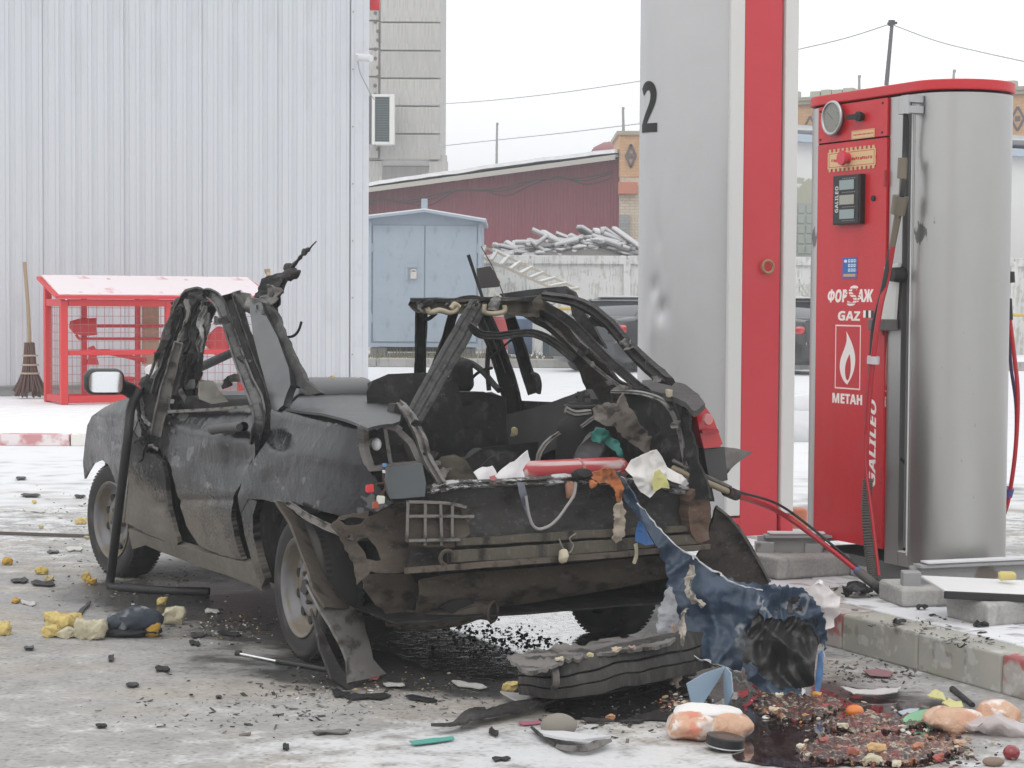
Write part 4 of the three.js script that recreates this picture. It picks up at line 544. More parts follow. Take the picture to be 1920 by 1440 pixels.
  const lower = canvas(W1 * 1, H1, (c, W, H) => {
    const R = toC(.31, ySeam - .004, W, H);
    fit(c, 'ФОР', R, 1554, 543, 1592, 566, { slant: -.15, stroke: 5 }); fit(c, 'АЖ', R, 1612, 543, 1641, 566, { slant: -.15, stroke: 5 }); fit(c, 'S', R, 1592, 535, 1613, 573, { slant: -.2 });
    { const [a, b] = R(1590, 540), [e, f] = R(1616, 572); c.fillStyle = 'rgb(196,34,44)'; for (let i = 0; i < 6; i++) c.fillRect(a, mix(b, f, (i + .2) / 6), e - a, 2); }
    fit(c, 'GAZ', R, 1573, 583, 1617, 601, { slant: -.1, stroke: 3 });
    { const [a, b] = R(1570, 610), [e, f] = R(1616, 730); c.strokeStyle = '#efdcd8'; c.lineWidth = 4; c.strokeRect(a, b, e - a, f - b); const w = e - a, h = f - b, X = (k) => a + w * k, Y = (k) => b + h * k;
      c.fillStyle = '#efe6e2'; c.beginPath(); c.moveTo(X(.42), Y(.08)); c.bezierCurveTo(X(.62), Y(.22), X(.86), Y(.42), X(.80), Y(.60)); c.bezierCurveTo(X(.76), Y(.78), X(.60), Y(.86), X(.50), Y(.94)); c.bezierCurveTo(X(.26), Y(.88), X(.10), Y(.70), X(.22), Y(.52)); c.bezierCurveTo(X(.34), Y(.36), X(.52), Y(.28), X(.42), Y(.08)); c.fill();
      c.fillStyle = 'rgb(190,30,40)'; c.beginPath(); c.moveTo(X(.58), Y(.45)); c.bezierCurveTo(X(.44), Y(.55), X(.34), Y(.68), X(.44), Y(.84)); c.bezierCurveTo(X(.50), Y(.90), X(.56), Y(.86), X(.60), Y(.78)); c.bezierCurveTo(X(.66), Y(.66), X(.62), Y(.56), X(.58), Y(.45)); c.fill(); }
    fit(c, 'МЕТАН', R, 1562, 736, 1622, 759, { stroke: 4 }); fit(c, 'GALILEO', R, 1633, 915, 1648, 752, { turn: 1, stroke: 3, font: 'italic bold 100px sans-serif' });
    { const [a, b] = R(1623, 582), [e, f] = R(1643, 596); const w = (e - a) / 4; for (let i = 0; i < 4; i++) { c.fillStyle = i % 2 ? '#1a1818' : '#f0ece8'; c.fillRect(a + i * w, b, w, f - b); } }
  }, 3);
  const door = plate('lower_door', .31, ySeam - .004, lower);
  const upper = plate('upper_panel', ySeam + .004, Y1 - .05, canvas(512, 256, () => {}, 9));
  const put = (name, px0, py0, px1, py1, th, m, par = t, rad = .004) => { const a = dface(px0, py0), b = dface(px1, py1), c = dface((px0 + px1) / 2, (py0 + py1) / 2); return part(name, rbox(th, Math.abs(b.y - a.y), Math.abs(b.z - a.z), rad, -.012 - th / 2, c.y, c.z), m, par); };
  for (const y of [.6, 1.25, 1.9]) { const g = part('hinge', cyl(V(-.016, y, sB - .012), V(-.016, y + .07, sB - .012), .007, .007, 8), mat([.4, .03, .035], .4), t); } for (const [y, z] of [[.34, .03], [.34, .50], [ySeam + .02, .03], [ySeam + .02, .50], [Y1 - .07, .03], [Y1 - .07, .50]]) part('screw', cyl(V(-.012, y, z), V(-.0165, y, z), .006, .005, 10), M.dark, t);
  // gauge and valve
  { const c = dface(1572, 222), r = .072, fc = document.createElement('canvas'); fc.width = fc.height = 256; const x = fc.getContext('2d'); x.fillStyle = '#b9b6ac'; x.fillRect(0, 0, 256, 256); x.translate(128, 128); for (let i = 0; i <= 20; i++) { x.save(); x.rotate((-135 + i * 13.5) * Math.PI / 180); x.fillStyle = '#222'; x.fillRect(-2, -112, 4, i % 5 ? 12 : 24); x.restore(); } x.save(); x.rotate(-.9); x.fillStyle = '#111'; x.fillRect(-4, -86, 8, 104); x.restore(); const ft = new THREE.CanvasTexture(fc); ft.colorSpace = THREE.SRGBColorSpace;
    const g = part('gauge', cyl(V(-.013, c.y, c.z), V(-.035, c.y, c.z), r * .92, r * .92, 32), mat([.06, .06, .06], .5), t); part('gauge_ring', new THREE.TorusGeometry(r, .008, 8, 36).rotateY(Math.PI / 2)  .translate(-.035, c.y, c.z), M.steel, g); part('gauge_face', new THREE.CircleGeometry(r * .93, 32).rotateY(-Math.PI / 2).translate(-.0365, c.y, c.z), new THREE.MeshPhysicalMaterial({ map: ft, roughness: .5, clearcoat: 1, clearcoatRoughness: .03, color: lin(.35, .36, .34) }), g);
    const v = dface(1622, 219), w = dface(1604, 221); part('valve_lever', [cyl(V(-.013, v.y, v.z), V(-.035, v.y, v.z), .018), bar(V(-.035, v.y, v.z + .005), V(-.045, w.y, w.z), .018, .022), cyl(V(-.027, v.y, v.z), V(-.042, v.y, v.z), .022)], M.black, t); }
  const strip = (px0, py0, px1, py1, txt, notch) => { const cv = document.createElement('canvas'); cv.width = 512; cv.height = 160; const c = cv.getContext('2d'); c.fillStyle = '#d9b98c'; c.fillRect(0, 0, 512, 160); c.strokeStyle = '#b5403a'; c.lineWidth = 6; c.strokeRect(14, 14, 484, 132); c.fillStyle = '#c0473f'; for (let i = 0; i < 20; i++) c.fillRect(40 + i * 22, 66 + (i % 3) * 3, 14 + (i * 7 % 9), 26); const x = new THREE.CanvasTexture(cv); x.colorSpace = THREE.SRGBColorSpace; const a = dface(px0, py0), b = dface(px1, py1), cc = dface((px0 + px1) / 2, (py0 + py1) / 2), w = Math.abs(b.z - a.z), h = Math.abs(a.y - b.y); const s = part('warning_strip', new THREE.BoxGeometry(.003, h, w).translate(-.0148, cc.y, cc.z), new THREE.MeshStandardMaterial({ map: x, roughness: .7 }), t); if (notch) { const ns = []; for (let i = 0; i < 11; i++) for (const k of [-1, 1]) ns.push(box(.003, .014, w / 22, -.0148, cc.y + k * (h / 2 + .007), cc.z - w / 2 + (i + .5) * w / 11)); const e = part('notched_edge', ns, mat([.60, .45, .26], .7), s); e.userData.kind = 'stuff'; } };
  strip(1602, 246, 1645, 257, 1, 0); strip(1557, 287, 1646, 309, 1, 1);
  { const b = dface(1596, 297); part('stop_button', [cyl(V(-.014, b.y, b.z), V(-.045, b.y, b.z), .024, .022, 18), cyl(V(-.045, b.y, b.z), V(-.058, b.y, b.z), .034, .031, 20)], mat([.62, .04, .07], .4), t); const k = dface(1643, 372); part('door_lock', cyl(V(-.013, k.y, k.z), V(-.022, k.y, k.z), .014, .012), M.dark, t); }
  { const bz = put('display_box', 1576, 330, 1626, 419, .03, mat([.015, .014, .015], .4));
    const [W, H] = [256, 512], cv = document.createElement('canvas'); cv.width = W; cv.height = H; const c = cv.getContext('2d'); c.fillStyle = '#161315'; c.fillRect(0, 0, W, H); c.fillStyle = '#d9d4d0'; c.save(); c.translate(52, 400); c.rotate(-Math.PI / 2); c.font = 'bold 46px sans-serif'; c.scale(1.55, 1); c.fillText('GALILEO', 0, 0); c.restore(); c.fillStyle = '#8a8684'; for (const y of [26, 176, 336, 484]) for (let i = 0; i < 8; i++) c.fillRect(90 + i * 17, y, 12, 8);
    const x = new THREE.CanvasTexture(cv); x.colorSpace = THREE.SRGBColorSpace; const a = dface(1578, 332), b = dface(1624, 417); part('fascia', new THREE.BoxGeometry(.002, a.y - b.y, b.z - a.z).translate(-.0432, (a.y + b.y) / 2, (a.z + b.z) / 2), new THREE.MeshStandardMaterial({ map: x, roughness: .4 }), bz);
    for (const y of [347, 375, 402]) { const p = dface(1590, y - 8), q = dface(1617, y + 8); part('readout', rbox(.004, p.y - q.y, q.z - p.z, .001, -.046, (p.y + q.y) / 2, (p.z + q.z) / 2), y === 375 ? mat([.36, .35, .30], .3) : mat([.28, .34, .34], .3), bz); } }
  { const cv = document.createElement('canvas'); cv.width = 128; cv.height = 192; const c = cv.getContext('2d'); c.fillStyle = '#2f62ad'; c.fillRect(0, 0, 128, 192); c.fillStyle = '#dce6f2'; for (let j = 0; j < 3; j++) for (let i = 0; i < 3; i++) { c.fillRect(52 + i * 24, 18 + j * 42, 18, 28); c.fillStyle = '#2f62ad'; c.fillRect(57 + i * 24, 25 + j * 42, 8, 12); c.fillStyle = '#dce6f2'; } c.beginPath(); c.arc(28, 34, 14, 0, 7); c.fill(); c.fillStyle = '#c8a070'; c.fillRect(10, 150, 108, 26); const x = new THREE.CanvasTexture(cv); x.colorSpace = THREE.SRGBColorSpace; const a = dface(1585, 483), b = dface(1611, 522); part('blue_sticker', new THREE.BoxGeometry(.002, a.y - b.y, b.z - a.z).translate(-.0142, (a.y + b.y) / 2, (a.z + b.z) / 2), new THREE.MeshStandardMaterial({ map: x, roughness: .5 }), t); }
  { const q = on(FD, 'x', -.08); const a = q(1696, 185), b = q(1696, 214); part('hose_holder', [cyl(a, b, .026, .026, 18), bar(a.clone().setX(0), a, .05, .03), bar(b.clone().setX(0).add(V(0, .02, 0)), b.clone().add(V(0, .02, 0)), .05, .03)], M.steel, t);
    const h = on(FD, 'x', -.03); part('nozzle_holder', [sheet([[1658, 500], [1684, 492], [1676, 600], [1650, 602]], h, { cell: 20, t: .015 })], mat([.62, .62, .60], .5), t); const kn = h(1682, 515); part('holder_knob', cyl(V(.0, kn.y, kn.z), V(-.06, kn.y, kn.z), .035, .03, 16), M.black, t); put('holder_box', 1656, 598, 1688, 620, .07, mat([.12, .115, .11], .6)); }
  part('plinth', [box(Wd - .06, Y0 - IH, sP + .1, Wd / 2, (Y0 + IH) / 2, sP / 2)], mat([.14, .14, .14], .8), t);
}
// ------------------------------------------------------------------ hoses of the dispenser
const DT = scene.children.find((o) => o.name === 'gas_dispenser');
const toWorld = (F, p) => p.clone().applyMatrix4(F.m);
const hoseRed = mat([.42, .02, .03], .45), hoseBlack = mat([.02, .02, .022], .5), hoseGrey = mat([.10, .095, .09], .7);
{
  const q = (px, py, x = -.1) => toWorld(FD, on(FD, 'x', x)(px, py));
  const o = thing('filling_hose', 'red and black filling hose hanging down the front of the dispenser', 'hose');
  part('red_hose', tube([q(1674, 462), q(1664, 520), q(1652, 570, -.13), q(1641, 640, -.15), q(1630, 740, -.15), q(1625, 830, -.14), q(1624, 910, -.13)], .012, 60, 10), hoseRed, o);
  part('black_hose', tube([q(1698, 215, -.07), q(1696, 290, -.06), q(1694, 340), q(1686, 400), q(1670, 468), q(1655, 545, -.12), q(1638, 612, -.13), q(1633, 690, -.14), q(1626, 780, -.14), q(1624, 900, -.12)], .011, 60, 8), hoseBlack, o);
  part('coupling', [cyl(q(1693, 296), q(1691, 335), .022, .022, 8), cyl(q(1689, 368), q(1683, 402), .036, .032, 8), cyl(q(1692, 335), q(1690, 368), .012), cyl(q(1684, 402), q(1672, 468), .016, .013)], mat([.20, .17, .13], .5, { metalness: .4 }), o);
  part('clip', cyl(q(1638, 668, -.15), q(1637, 682, -.15), .027), mat([.55, .53, .55], .4), o);
  const pts = [q(1627, 900, -.13), q(1625, 960, -.13), q(1630, 1030, -.14), q(1638, 1085, -.16)], cv = new THREE.CatmullRomCurve3(pts), rings = []; for (let i = 0; i < 40; i++) { const p = cv.getPoint(i / 39), tn = cv.getTangent(i / 39); const g = new THREE.TorusGeometry(.018, .006, 5, 12); g.applyQuaternion(new THREE.Quaternion().setFromUnitVectors(V(0, 0, 1), tn)); rings.push(g.translate(p.x, p.y, p.z)); }
  const slv = part('corrugated_sleeve', tube(pts, .019, 40, 10), hoseGrey, o); part('sleeve_ribs', rings, hoseGrey, slv).userData.kind = 'stuff';
  part('thin_hose', tube([q(1634, 690, -.14), q(1622, 850, -.15), q(1634, 960, -.15), q(1648, 1080, -.16)], .008, 40, 6), hoseRed, o);
}
{
  const q = (px, py, x = .60) => toWorld(FD, on(FD, 'x', x)(px, py));
  const o = thing('filling_hose', 'red and blue hose hanging on the far right side of the dispenser', 'hose');
  part('red_hose', tube([q(1893, 595), q(1901, 660), q(1908, 730), q(1907, 800), q(1900, 880), q(1886, 955), q(1870, 990)], .010, 50, 8), hoseRed, o);
  part('blue_hose', tube([q(1891, 620), q(1896, 690), q(1905, 760), q(1903, 850), q(1893, 920), q(1880, 970)], .008, 50, 8), mat([.05, .05, .16], .5), o);
  part('nozzle', [cyl(q(1893, 510), q(1894, 530), .022), cyl(q(1892, 560), q(1894, 600), .013)], M.black, o); part('clip', cyl(q(1891, 915), q(1887, 930), .026), mat([.05, .07, .25], .5), o);
}
// ------------------------------------------------------------------ steel rails, concrete blocks and plates on the island
{
  const steelG = new THREE.MeshStandardMaterial({ roughness: .6, map: colorTex(128, 128, (u, v) => { const n = pfbm(u, v, 6, 5, 3), k = .33 + .1 * (n - .5), d = sstep(.62, .7, pfbm(u, v, 9, 4, 8)); return [mix(k, .18, d), mix(k * 1.0, .155, d), mix(k * 1.0, .13, d)]; }) });
  const angle = (a, b, w = .12) => [bar(a, b, .012, w), bar(a.clone().add(V(.03, w / 2, 0)), b.clone().add(V(.03, w / 2, 0)), .07, .012)];
  { const a = G(1420, 1022, .28), b = G(1545, 1022, .28), f = a.clone(); const o = thing('guard_rail', 'low grey steel guard rail at the foot of the column', 'guard rail', [a.x, IH, a.z]);
    const L = (p) => p.clone().sub(V(a.x, IH, a.z)); part('rail', angle(L(a), L(b), .085), steelG, o); part('post', rbox(.085, .30, .06, .006, .03, .0, .02), steelG, o); part('post', rbox(.085, .2, .06, .006, L(b).x - .05, .04, L(b).z), steelG, o); part('snow_cover', jitter(bar(L(a).add(V(.05, .055, 0)), L(b).add(V(0, .055, 0)), .06, .012), .004, 9), M.snow, o); }
  { const a = G(1705, 1078, .27), b = G(1990, 1066, .27), o = thing('guard_rail', 'grey steel guard rail with dented leg in front of the dispenser', 'guard rail', [a.x, IH, a.z]), L = (p) => p.clone().sub(V(a.x, IH, a.z));
    part('rail', angle(L(a), L(b), .075), steelG, o); part('leg', [jitter(rbox(.075, .22, .07, .006, .0, .03, .03), .004, 9)], steelG, o); part('leg', rbox(.075, .2, .07, .006, L(b).x, .03, L(b).z), steelG, o); part('snow_cover', jitter(bar(L(a).add(V(.06, .05, 0)), L(b).add(V(0, .05, 0)), .06, .012), .004, 9), M.snow, o); }
  const block = (l, px, py, w, h, d, turn, s) => { const p = G(px, py, IH); return solo('concrete_block', boxUV(jitter(new RoundedBoxGeometry(w, h, d, 6, .02), .014, 9, s).translate(0, h / 2, 0)), M.conc, l, 'concrete block', null, [p.x, IH, p.z]).rotation.y = turn; };
  block('chipped pale concrete block nearest the right edge on the pump island', 1885, 1160, .40, .10, .26, .45, 3);
  block('long low concrete block under the white plate by the dispenser', 1800, 1128, .62, .085, .26, .2, 8);
  block('rough concrete block under the column guard rail', 1500, 1078, .42, .10, .24, .45, 12);
  block('low broken concrete slab between the fallen hose and dispenser', 1665, 1082, .3, .06, .2, .45, 21);
  const pp = G(1868, 1098, IH + .13), pl = thing('cover_plate', 'white metal cover plate lying beside the dispenser on the right', 'plate', [pp.x, IH + .125, pp.z], .1); part('plate', rbox(.52, .012, .30, .005), mat([.66, .66, .66], .5), pl); pl.rotation.z = -.06; pl.rotation.x = .05; part('edge_lip', [rbox(.52, .03, .012, .004, 0, -.013, .15)], M.dark, pl);
  const fo = G(1888, 1080, IH + .16); solo('foam_piece', jitter(new RoundedBoxGeometry(.07, .03, .04, 3, .012), .012, 30).translate(fo.x, fo.y, fo.z), mat([.55, .45, .18], .9), 'small yellow foam scrap on the white cover plate', 'foam');
  const ob = G(1496, 1000, .12); solo('orange_block', jitter(new RoundedBoxGeometry(.09, .12, .1, 3, .015), .006, 20).translate(ob.x, .2, ob.z), mat([.6, .22, .14], .8), 'small orange block on the island behind the column', 'block');
  { const p = G(1500, 826), o = thing('white_sacks', 'heap of white snowy sacks lying behind the column', 'sacks', [p.x, 0, p.z]); for (const [x, y, z, s] of [[0, .12, 0, .3], [.22, .13, -.15, .28], [.05, .30, -.1, .2], [-.25, .1, .05, .26]]) part('sack', jitter(new THREE.SphereGeometry(1, 20, 14).scale(s, s * .62, s * .8).translate(x, y, z), .06, 5, x * 9), M.snow, o); }
}
// ================================================================== THE WRECKED CAR (local axes: x right, y up, z towards its rear)
const CAR = frameOf([-.18, 0, -7.88], .48);
const lerpTab = (T, y) => { if (y <= T[0][0]) return T[0][1]; for (let i = 1; i < T.length; i++) if (y <= T[i][0]) { const k = (y - T[i - 1][0]) / (T[i][0] - T[i - 1][0]); return mix(T[i - 1][1], T[i][1], k * k * (3 - 2 * k) * .5 + k * .5); } return T[T.length - 1][1]; };
const HW = [[.15, .69], [.35, .735], [.6, .765], [.8, .755], [.92, .71], [1.0, .67], [1.45, .50]];
const halfWidth = (p) => lerpTab(HW, p.y) - (p.z > .2 ? .10 * (Math.min(.8, p.z - .2) / .6) ** 2 : 0) - (p.z < -2.3 ? .07 * Math.min(.6, (-p.z - 2.3) / .75) ** 2 : 0);
const LS = onCurve(CAR, 'x', (p) => -halfWidth(p), -.74), RS = onCurve(CAR, 'x', halfWidth, .7);
const cx = (v) => on(CAR, 'x', v), cy = (v) => on(CAR, 'y', v), cz = (v) => on(CAR, 'z', v);
const car = thing('wrecked_car', 'burnt dark saloon car torn open by a blast, roof and boot gone', 'car', [-.18, 0, -7.88], .48);
// materials: dark paint under road dirt, soot, primer brown, bare steel
const dirtAt = (u, v, seed, amount) => { // u: 4 m along, v: 2 m up; share of the surface under dried road dirt
  const y = v * 2, n = pfbm(u, v, 8, 5, seed), s = pfbm(u, v, 24, 4, seed + 3), g = pnoise(u * 512, v * 256, 512, seed), run = pnoise(u * 160, v * 160, 160, seed + 6);
  return sstep(.34, .76, amount + (.50 - y) * 2.1 + (n - .5) * .75 + (s - .5) * .3 + (g - .5) * .35) * (.86 + .2 * (run - .5)); };
const dirtTex = (seed, amount, wash) => colorTex(1024, 512, (u, v) => { const c = dirtAt(u, v, seed, amount), n = pfbm(u, v, 8, 4, seed), w = sstep(.64, .76, pfbm(u, v, 14, 5, seed + 9)) * wash, sc = sstep(.70, .72, pfbm(u, v, 30, 4, seed + 19)) * .5;
  const p = [.011 + w * .03, .0115 + w * .03, .0135 + w * .03], d = [.185, .163, .135]; return p.map((q, i) => mix(mix(q, .30, sc * .5), d[i] * (.8 + .4 * n), c * .9)); });
const DIRT = dirtTex(5, .33, .3), DIRT2 = dirtTex(9, .70, .6), SHINE = greyTex(512, 256, (u, v) =>   .20 + .6 * dirtAt(u, v, 5, .33) + .22 * (pfbm(u, v, 20, 4, 8) - .4));
const bumpF = greyTex(256, 256, (u, v) => pfbm(u, v, 10, 5, 3)), roughD = greyTex(256, 256, (u, v) => .45 + .6 * (pfbm(u, v, 9, 5, 15) - .3));
const uvScale = (t, x, y) => { const c = rep(t, 1 / x, 1 / y); return c; };
const paintSide = new THREE.MeshPhysicalMaterial({ specularIntensity: .55, map: uvScale(DIRT, 4, 2), roughness: 1, roughnessMap: uvScale(SHINE, 4, 2), bumpMap: rep(bumpF, 2), bumpScale: .003, side: THREE.DoubleSide });
const paintDust = new THREE.MeshStandardMaterial({ map: uvScale(DIRT2, 4, 2), roughness: .85, bumpMap: rep(bumpF, 2), bumpScale: .002, side: THREE.DoubleSide });
const glossTop = new THREE.MeshPhysicalMaterial({ roughness: .4, specularIntensity: .6, side: THREE.DoubleSide, map: rep(colorTex(512, 512, (u, v) => { const g = pnoise(u * 300, v * 300, 300, 4), n = pfbm(u, v, 6, 5, 8), s = sstep(.86, .97, g * .6 + n * .55) * .7; return [mix(.022, .6, s), mix(.0225, .61, s), mix(.025, .63, s)]; }), 2), bumpMap: rep(bumpF, 2), bumpScale: .001 });
const glossPaint = new THREE.MeshPhysicalMaterial({ color: lin(.022, .023, .026), roughness: .28, specularIntensity: 1, side: THREE.DoubleSide });
const sootTex = rep(colorTex(512, 512, (u, v) => { const n = pfbm(u, v, 6, 6, 14), g = pnoise(u * 200, v * 200, 200, 5), a = sstep(.55, .75, pfbm(u, v, 12, 5, 31)), s = sstep(.95, 1.0, g * .75 + n * .4) * .5, k = .018 + .018 * n; return [mix(mix(k, .07, a * .6), .5, s), mix(mix(k, .065, a * .6), .5, s), mix(mix(k, .06, a * .6), .51, s)]; }), 2.2);
const soot = new THREE.MeshPhysicalMaterial({ specularIntensity: .4, map: sootTex, roughness: .7, bumpMap: rep(bumpF, 3), bumpScale: .004, side: THREE.DoubleSide });
const brownTex = (a, s) => rep(colorTex(512, 256, (u, v) => { const n = pfbm(u, v, 5, 6, s), q = sstep(.5, .75, pfbm(u, v, 9, 5, s + 4)), g = pnoise(u * 220, v * 220, 220, s) - .5, chip = sstep(.68, .705, pfbm(u, v, 34, 4, s + 11)) * .55, ash = sstep(.60, .74, pfbm(u, v, 12, 5, s + 21)) * .4; return a.map((c, i) => clamp(mix(mix(mix(c, [.022, .019, .017][i], q * .8) * (.65 + .7 * n) + g * .014, .15, ash * .35),   .22, chip * .28))); }), 1.3, 2.6);
const brown = new THREE.MeshPhysicalMaterial({ specularIntensity: .45, map: brownTex([.098, .080, .065], 7), roughness: .85, bumpMap: rep(bumpF, 3), bumpScale: .003, side: THREE.DoubleSide });
const olive = new THREE.MeshPhysicalMaterial({ specularIntensity: .45, map: brownTex([.095, .084, .066], 17), roughness: .8, bumpMap: rep(bumpF, 3), bumpScale: .003, side: THREE.DoubleSide });
const darkPanel = new THREE.MeshPhysicalMaterial({ specularIntensity: .45, map: brownTex([.045, .042, .04], 27), roughness: .65, bumpMap: rep(bumpF, 3), bumpScale: .003, side: THREE.DoubleSide });
const ashy = new THREE.MeshPhysicalMaterial({ specularIntensity: .45, map: brownTex([.17, .16, .15], 37), roughness: .8, bumpMap: rep(bumpF, 3), bumpScale: .003, side: THREE.DoubleSide });
const rusty = new THREE.MeshPhysicalMaterial({ specularIntensity: .45, map: brownTex([.13, .085, .062], 47), roughness: .9, bumpMap: rep(bumpF, 3), bumpScale: .004, side: THREE.DoubleSide });
const bare = new THREE.MeshPhysicalMaterial({ specularIntensity: .45, map: brownTex([.24, .235, .225], 57), roughness: .5, metalness: .35, bumpMap: rep(bumpF, 3), bumpScale: .002, side: THREE.DoubleSide });
const greyMetal = new THREE.MeshPhysicalMaterial({ specularIntensity: .45, map: brownTex([.095, .093, .09], 127), roughness: .45, metalness: .2, bumpMap: rep(bumpF, 3), bumpScale: .003, side: THREE.DoubleSide });
const beige = mat([.36, .31, .22], .7), rubber = mat([.014, .014, .015], .55), sheetP = (name, out, surf, m, o) => part(name, sheet(out, surf, o), m, car);
const beamP = (name, ax, rows, m, o) => part(name, beam(CAR, ax, rows, o), m, car);

// ---- inner shell (kept dark: floor, sills, firewall, far side)
{
  const loc = (f) => (a, b) => f(a, b), S = (name, pts, f, m = soot, o = {}) => part(name, sheet(pts.map(([a, b]) => [a * 100, b * 100]), (a, b) => f(a / 100, b / 100), { cell: 14, t: .006, amp: .006, ...o }), m, car);
  S('floor_pan', [[-.64, -2.2], [.64, -2.2], [.62, .66], [-.60, .66]], (x, z) => V(x, .24, z)); S('boot_floor', [[-.58, -.15], [.60, -.15], [.58, .66], [-.54, .66]], (x, z) => V(x, .50, z), darkPanel, { amp: .02 });
  S('far_side_panel', [[-2.2, .22], [.66, .22], [.66, .86], [.30, .97], [-.5, .95], [-2.2, .90]], (z, y) => V(.655 - Math.max(0, z) * .06, y, z)); S('near_inner_panel', [[-2.25, .24], [.0, .24], [.0, .80], [-2.25, .82]], (z, y) => V(-.63, y, z));
  S('firewall', [[-.66, .24], [.66, .24], [.64, .90], [-.64, .90]], (x, y) => V(x, y, -1.85)); S('seat_bulkhead', [[-.60, .24], [.62, .24], [.60, .80], [-.56, .72]], (x, y) => V(x, y, -.32));
  S('near_wheel_house', [[-.42, .2], [.44, .2], [.44, .45], [.3, .66], [0, .74], [-.3, .66], [-.42, .45]], (z, y) => V(-.50, y, z)); S('near_wheel_house', [[-.5, -.42], [-.66, -.42], [-.66, .4], [-.5, .4]], (x, z) => V(x, .70 - z * z * 1.2, z));
  S('front_wheel_house', [[-2.86, .2], [-2.05, .2], [-2.05, .5], [-2.2, .68], [-2.44, .72], [-2.7, .66], [-2.86, .45]], (z, y) => V(-.48, y, z)); S('underbody', [[-.55, -2.1], [.55, -2.1], [.5, .3], [-.5, .3]], (x, z) => V(x, .19, z));
  S('bonnet', [[-.66, -2.95], [-.4, -3.12], [.4, -3.12], [.66, -2.95], [.66, -1.9], [-.66, -1.9]], (x, z) => V(x, .93 - .10 * (x / .66) ** 4 - .16 * sstep(-2.3, -3.1, z), z), glossTop, { cell: 9, amp: .01 });
  S('front_bumper', [[-.69, .22], [.69, .22], [.69, .62], [-.69, .62]], (x, y) => V(x, y, -3.12 + .35 * Math.pow(Math.abs(x) / .69, 4)), paintDust, { cell: 9 });
}
// ---- near side
sheetP('front_wing', [[262, 748], [240, 746], [215, 754], [190, 767], [172, 780], [163, 798], [158, 838], [155, 868], [158, 898], [164, 886], [175, 869], [190, 862], [203, 872], [213, 893], [221, 925], [226, 962], [233, 980], [240, 910], [248, 815], [262, 775]], LS, paintSide, { cell: 10, t: .012, dents: [[205, 800, 20, .012], [195, 790, 9, -.01], [225, 830, 25, .01]], amp: .004, f: 5 });
sheetP('front_door', [[244, 800], [262, 828], [272, 847], [290, 853], [303, 866], [310, 925], [320, 965], [334, 1018], [331, 1023], [290, 1007], [231, 979], [236, 900]], LS, paintDust, { cell: 10, t: .02, dents: [[285, 915, 30, .012], [262, 890, 18, -.006], [300, 948, 8, .02]], amp: .004, tear: 1 });
sheetP('rear_door', [[317, 772], [395, 767], [470, 761], [484, 770], [478, 815], [474, 852], [462, 875], [450, 905], [437, 932], [434, 965], [443, 1015], [455, 1050], [415, 1041], [372, 1023], [350, 985], [333, 930], [322, 880], [313, 855], [318, 830], [311, 800]], LS, paintSide, { cell: 10, t: .022, tear: 1, dents: [[360, 800, 30, .012], [420, 870, 45, .014], [345, 870, 22, -.008], [455, 860, 20, .015]], amp: .006, f: 4, bend: (p, x, y, n) => { const k = Math.exp(-(((y - 938) / 7) ** 2)); p.addScaledVector(n, -.008 * k); const c = Math.abs((x - 330) * .55 - (y - 790)) / 60; p.addScaledVector(n, .012 * Math.exp(-c * c * 3) * (x > 330 && x < 420 ? 1 : 0)); } });
sheetP('door_inner_frame', [[300, 800], [500, 770], [470, 900], [455, 960], [490, 1085], [330, 1020], [310, 900]], cx(-.645), soot, { cell: 18, crump: .008 });
beamP('window_sill_trim', 'x', [[318, 772, -.745, 6], [395, 768, -.745, 6], [470, 762, -.745, 5]], ashy, { h: .02 });
{ const h = part('door_handle', tube([[399, 806], [412, 803], [440, 801], [457, 800]].map(([x, y]) => cx(-.79)(x, y)), .021, 24, 10), mat([.035, .035, .036], .5), car); part('handle_recess', sheet([[408, 800], [425, 794], [443, 799], [440, 812], [420, 818]], cx(-.762), { cell: 6, t: .003 }), M.black, h); part('lock_button', cyl(cx(-.80)(449, 801), cx(-.816)(449, 801), .016, .014), M.dark, h); }
sheetP('sill', [[240, 992], [300, 1012], [333, 1022], [372, 1033], [415, 1044], [455, 1053], [478, 1060], [492, 1108], [480, 1100], [430, 1080], [373, 1062], [300, 1034], [273, 1022], [248, 1030]], LS, paintDust, { cell: 12, t: .04, amp: .004 });
// rear quarter
sheetP('quarter_panel', [[509, 768], [536, 763], [600, 775], [650, 788], [684, 800], [681, 830], [690, 876], [703, 905], [735, 945], [690, 968], [640, 968], [590, 955], [560, 946], [520, 944], [493, 937], [467, 935], [452, 962], [448, 930], [460, 880], [474, 862], [490, 838], [505, 812], [507, 790]], LS, paintSide, { cell: 8, t: .012, tear: .4, amp: .003, f: 3.2, dents: [[520, 828, 22, .016], [590, 880, 70, .012], [640, 830, 30, -.006], [500, 900, 20, .008]], bend: (p, x, y, n) => { if (x < 545) p.addScaledVector(n, .005 * Math.sin((x + y) * .06) * (1 - (x - 450) / 95)); } });
sheetP('arch_lip', [[467, 935], [452, 962], [458, 1000], [472, 1052], [488, 1106], [497, 1086], [484, 1046], [474, 1000], [474, 965], [482, 940]], LS, paintSide, { cell: 8, t: .03 });
sheetP('quarter_shoulder', [[535, 764], [548, 736], [575, 737], [620, 737], [680, 744], [748, 753], [754, 762], [750, 790], [735, 797], [690, 802], [650, 790], [600, 777]], cy(.968), glossTop, { cell: 10, t: .01, amp: .004, bend: (p, x, y) => { const e = clamp((y - (748 + (x - 535) * .22)) / 32); p.y -= .045 * e * e * e; p.y += .012 * Math.sin((x - 535) / 215 * 3.1); } });
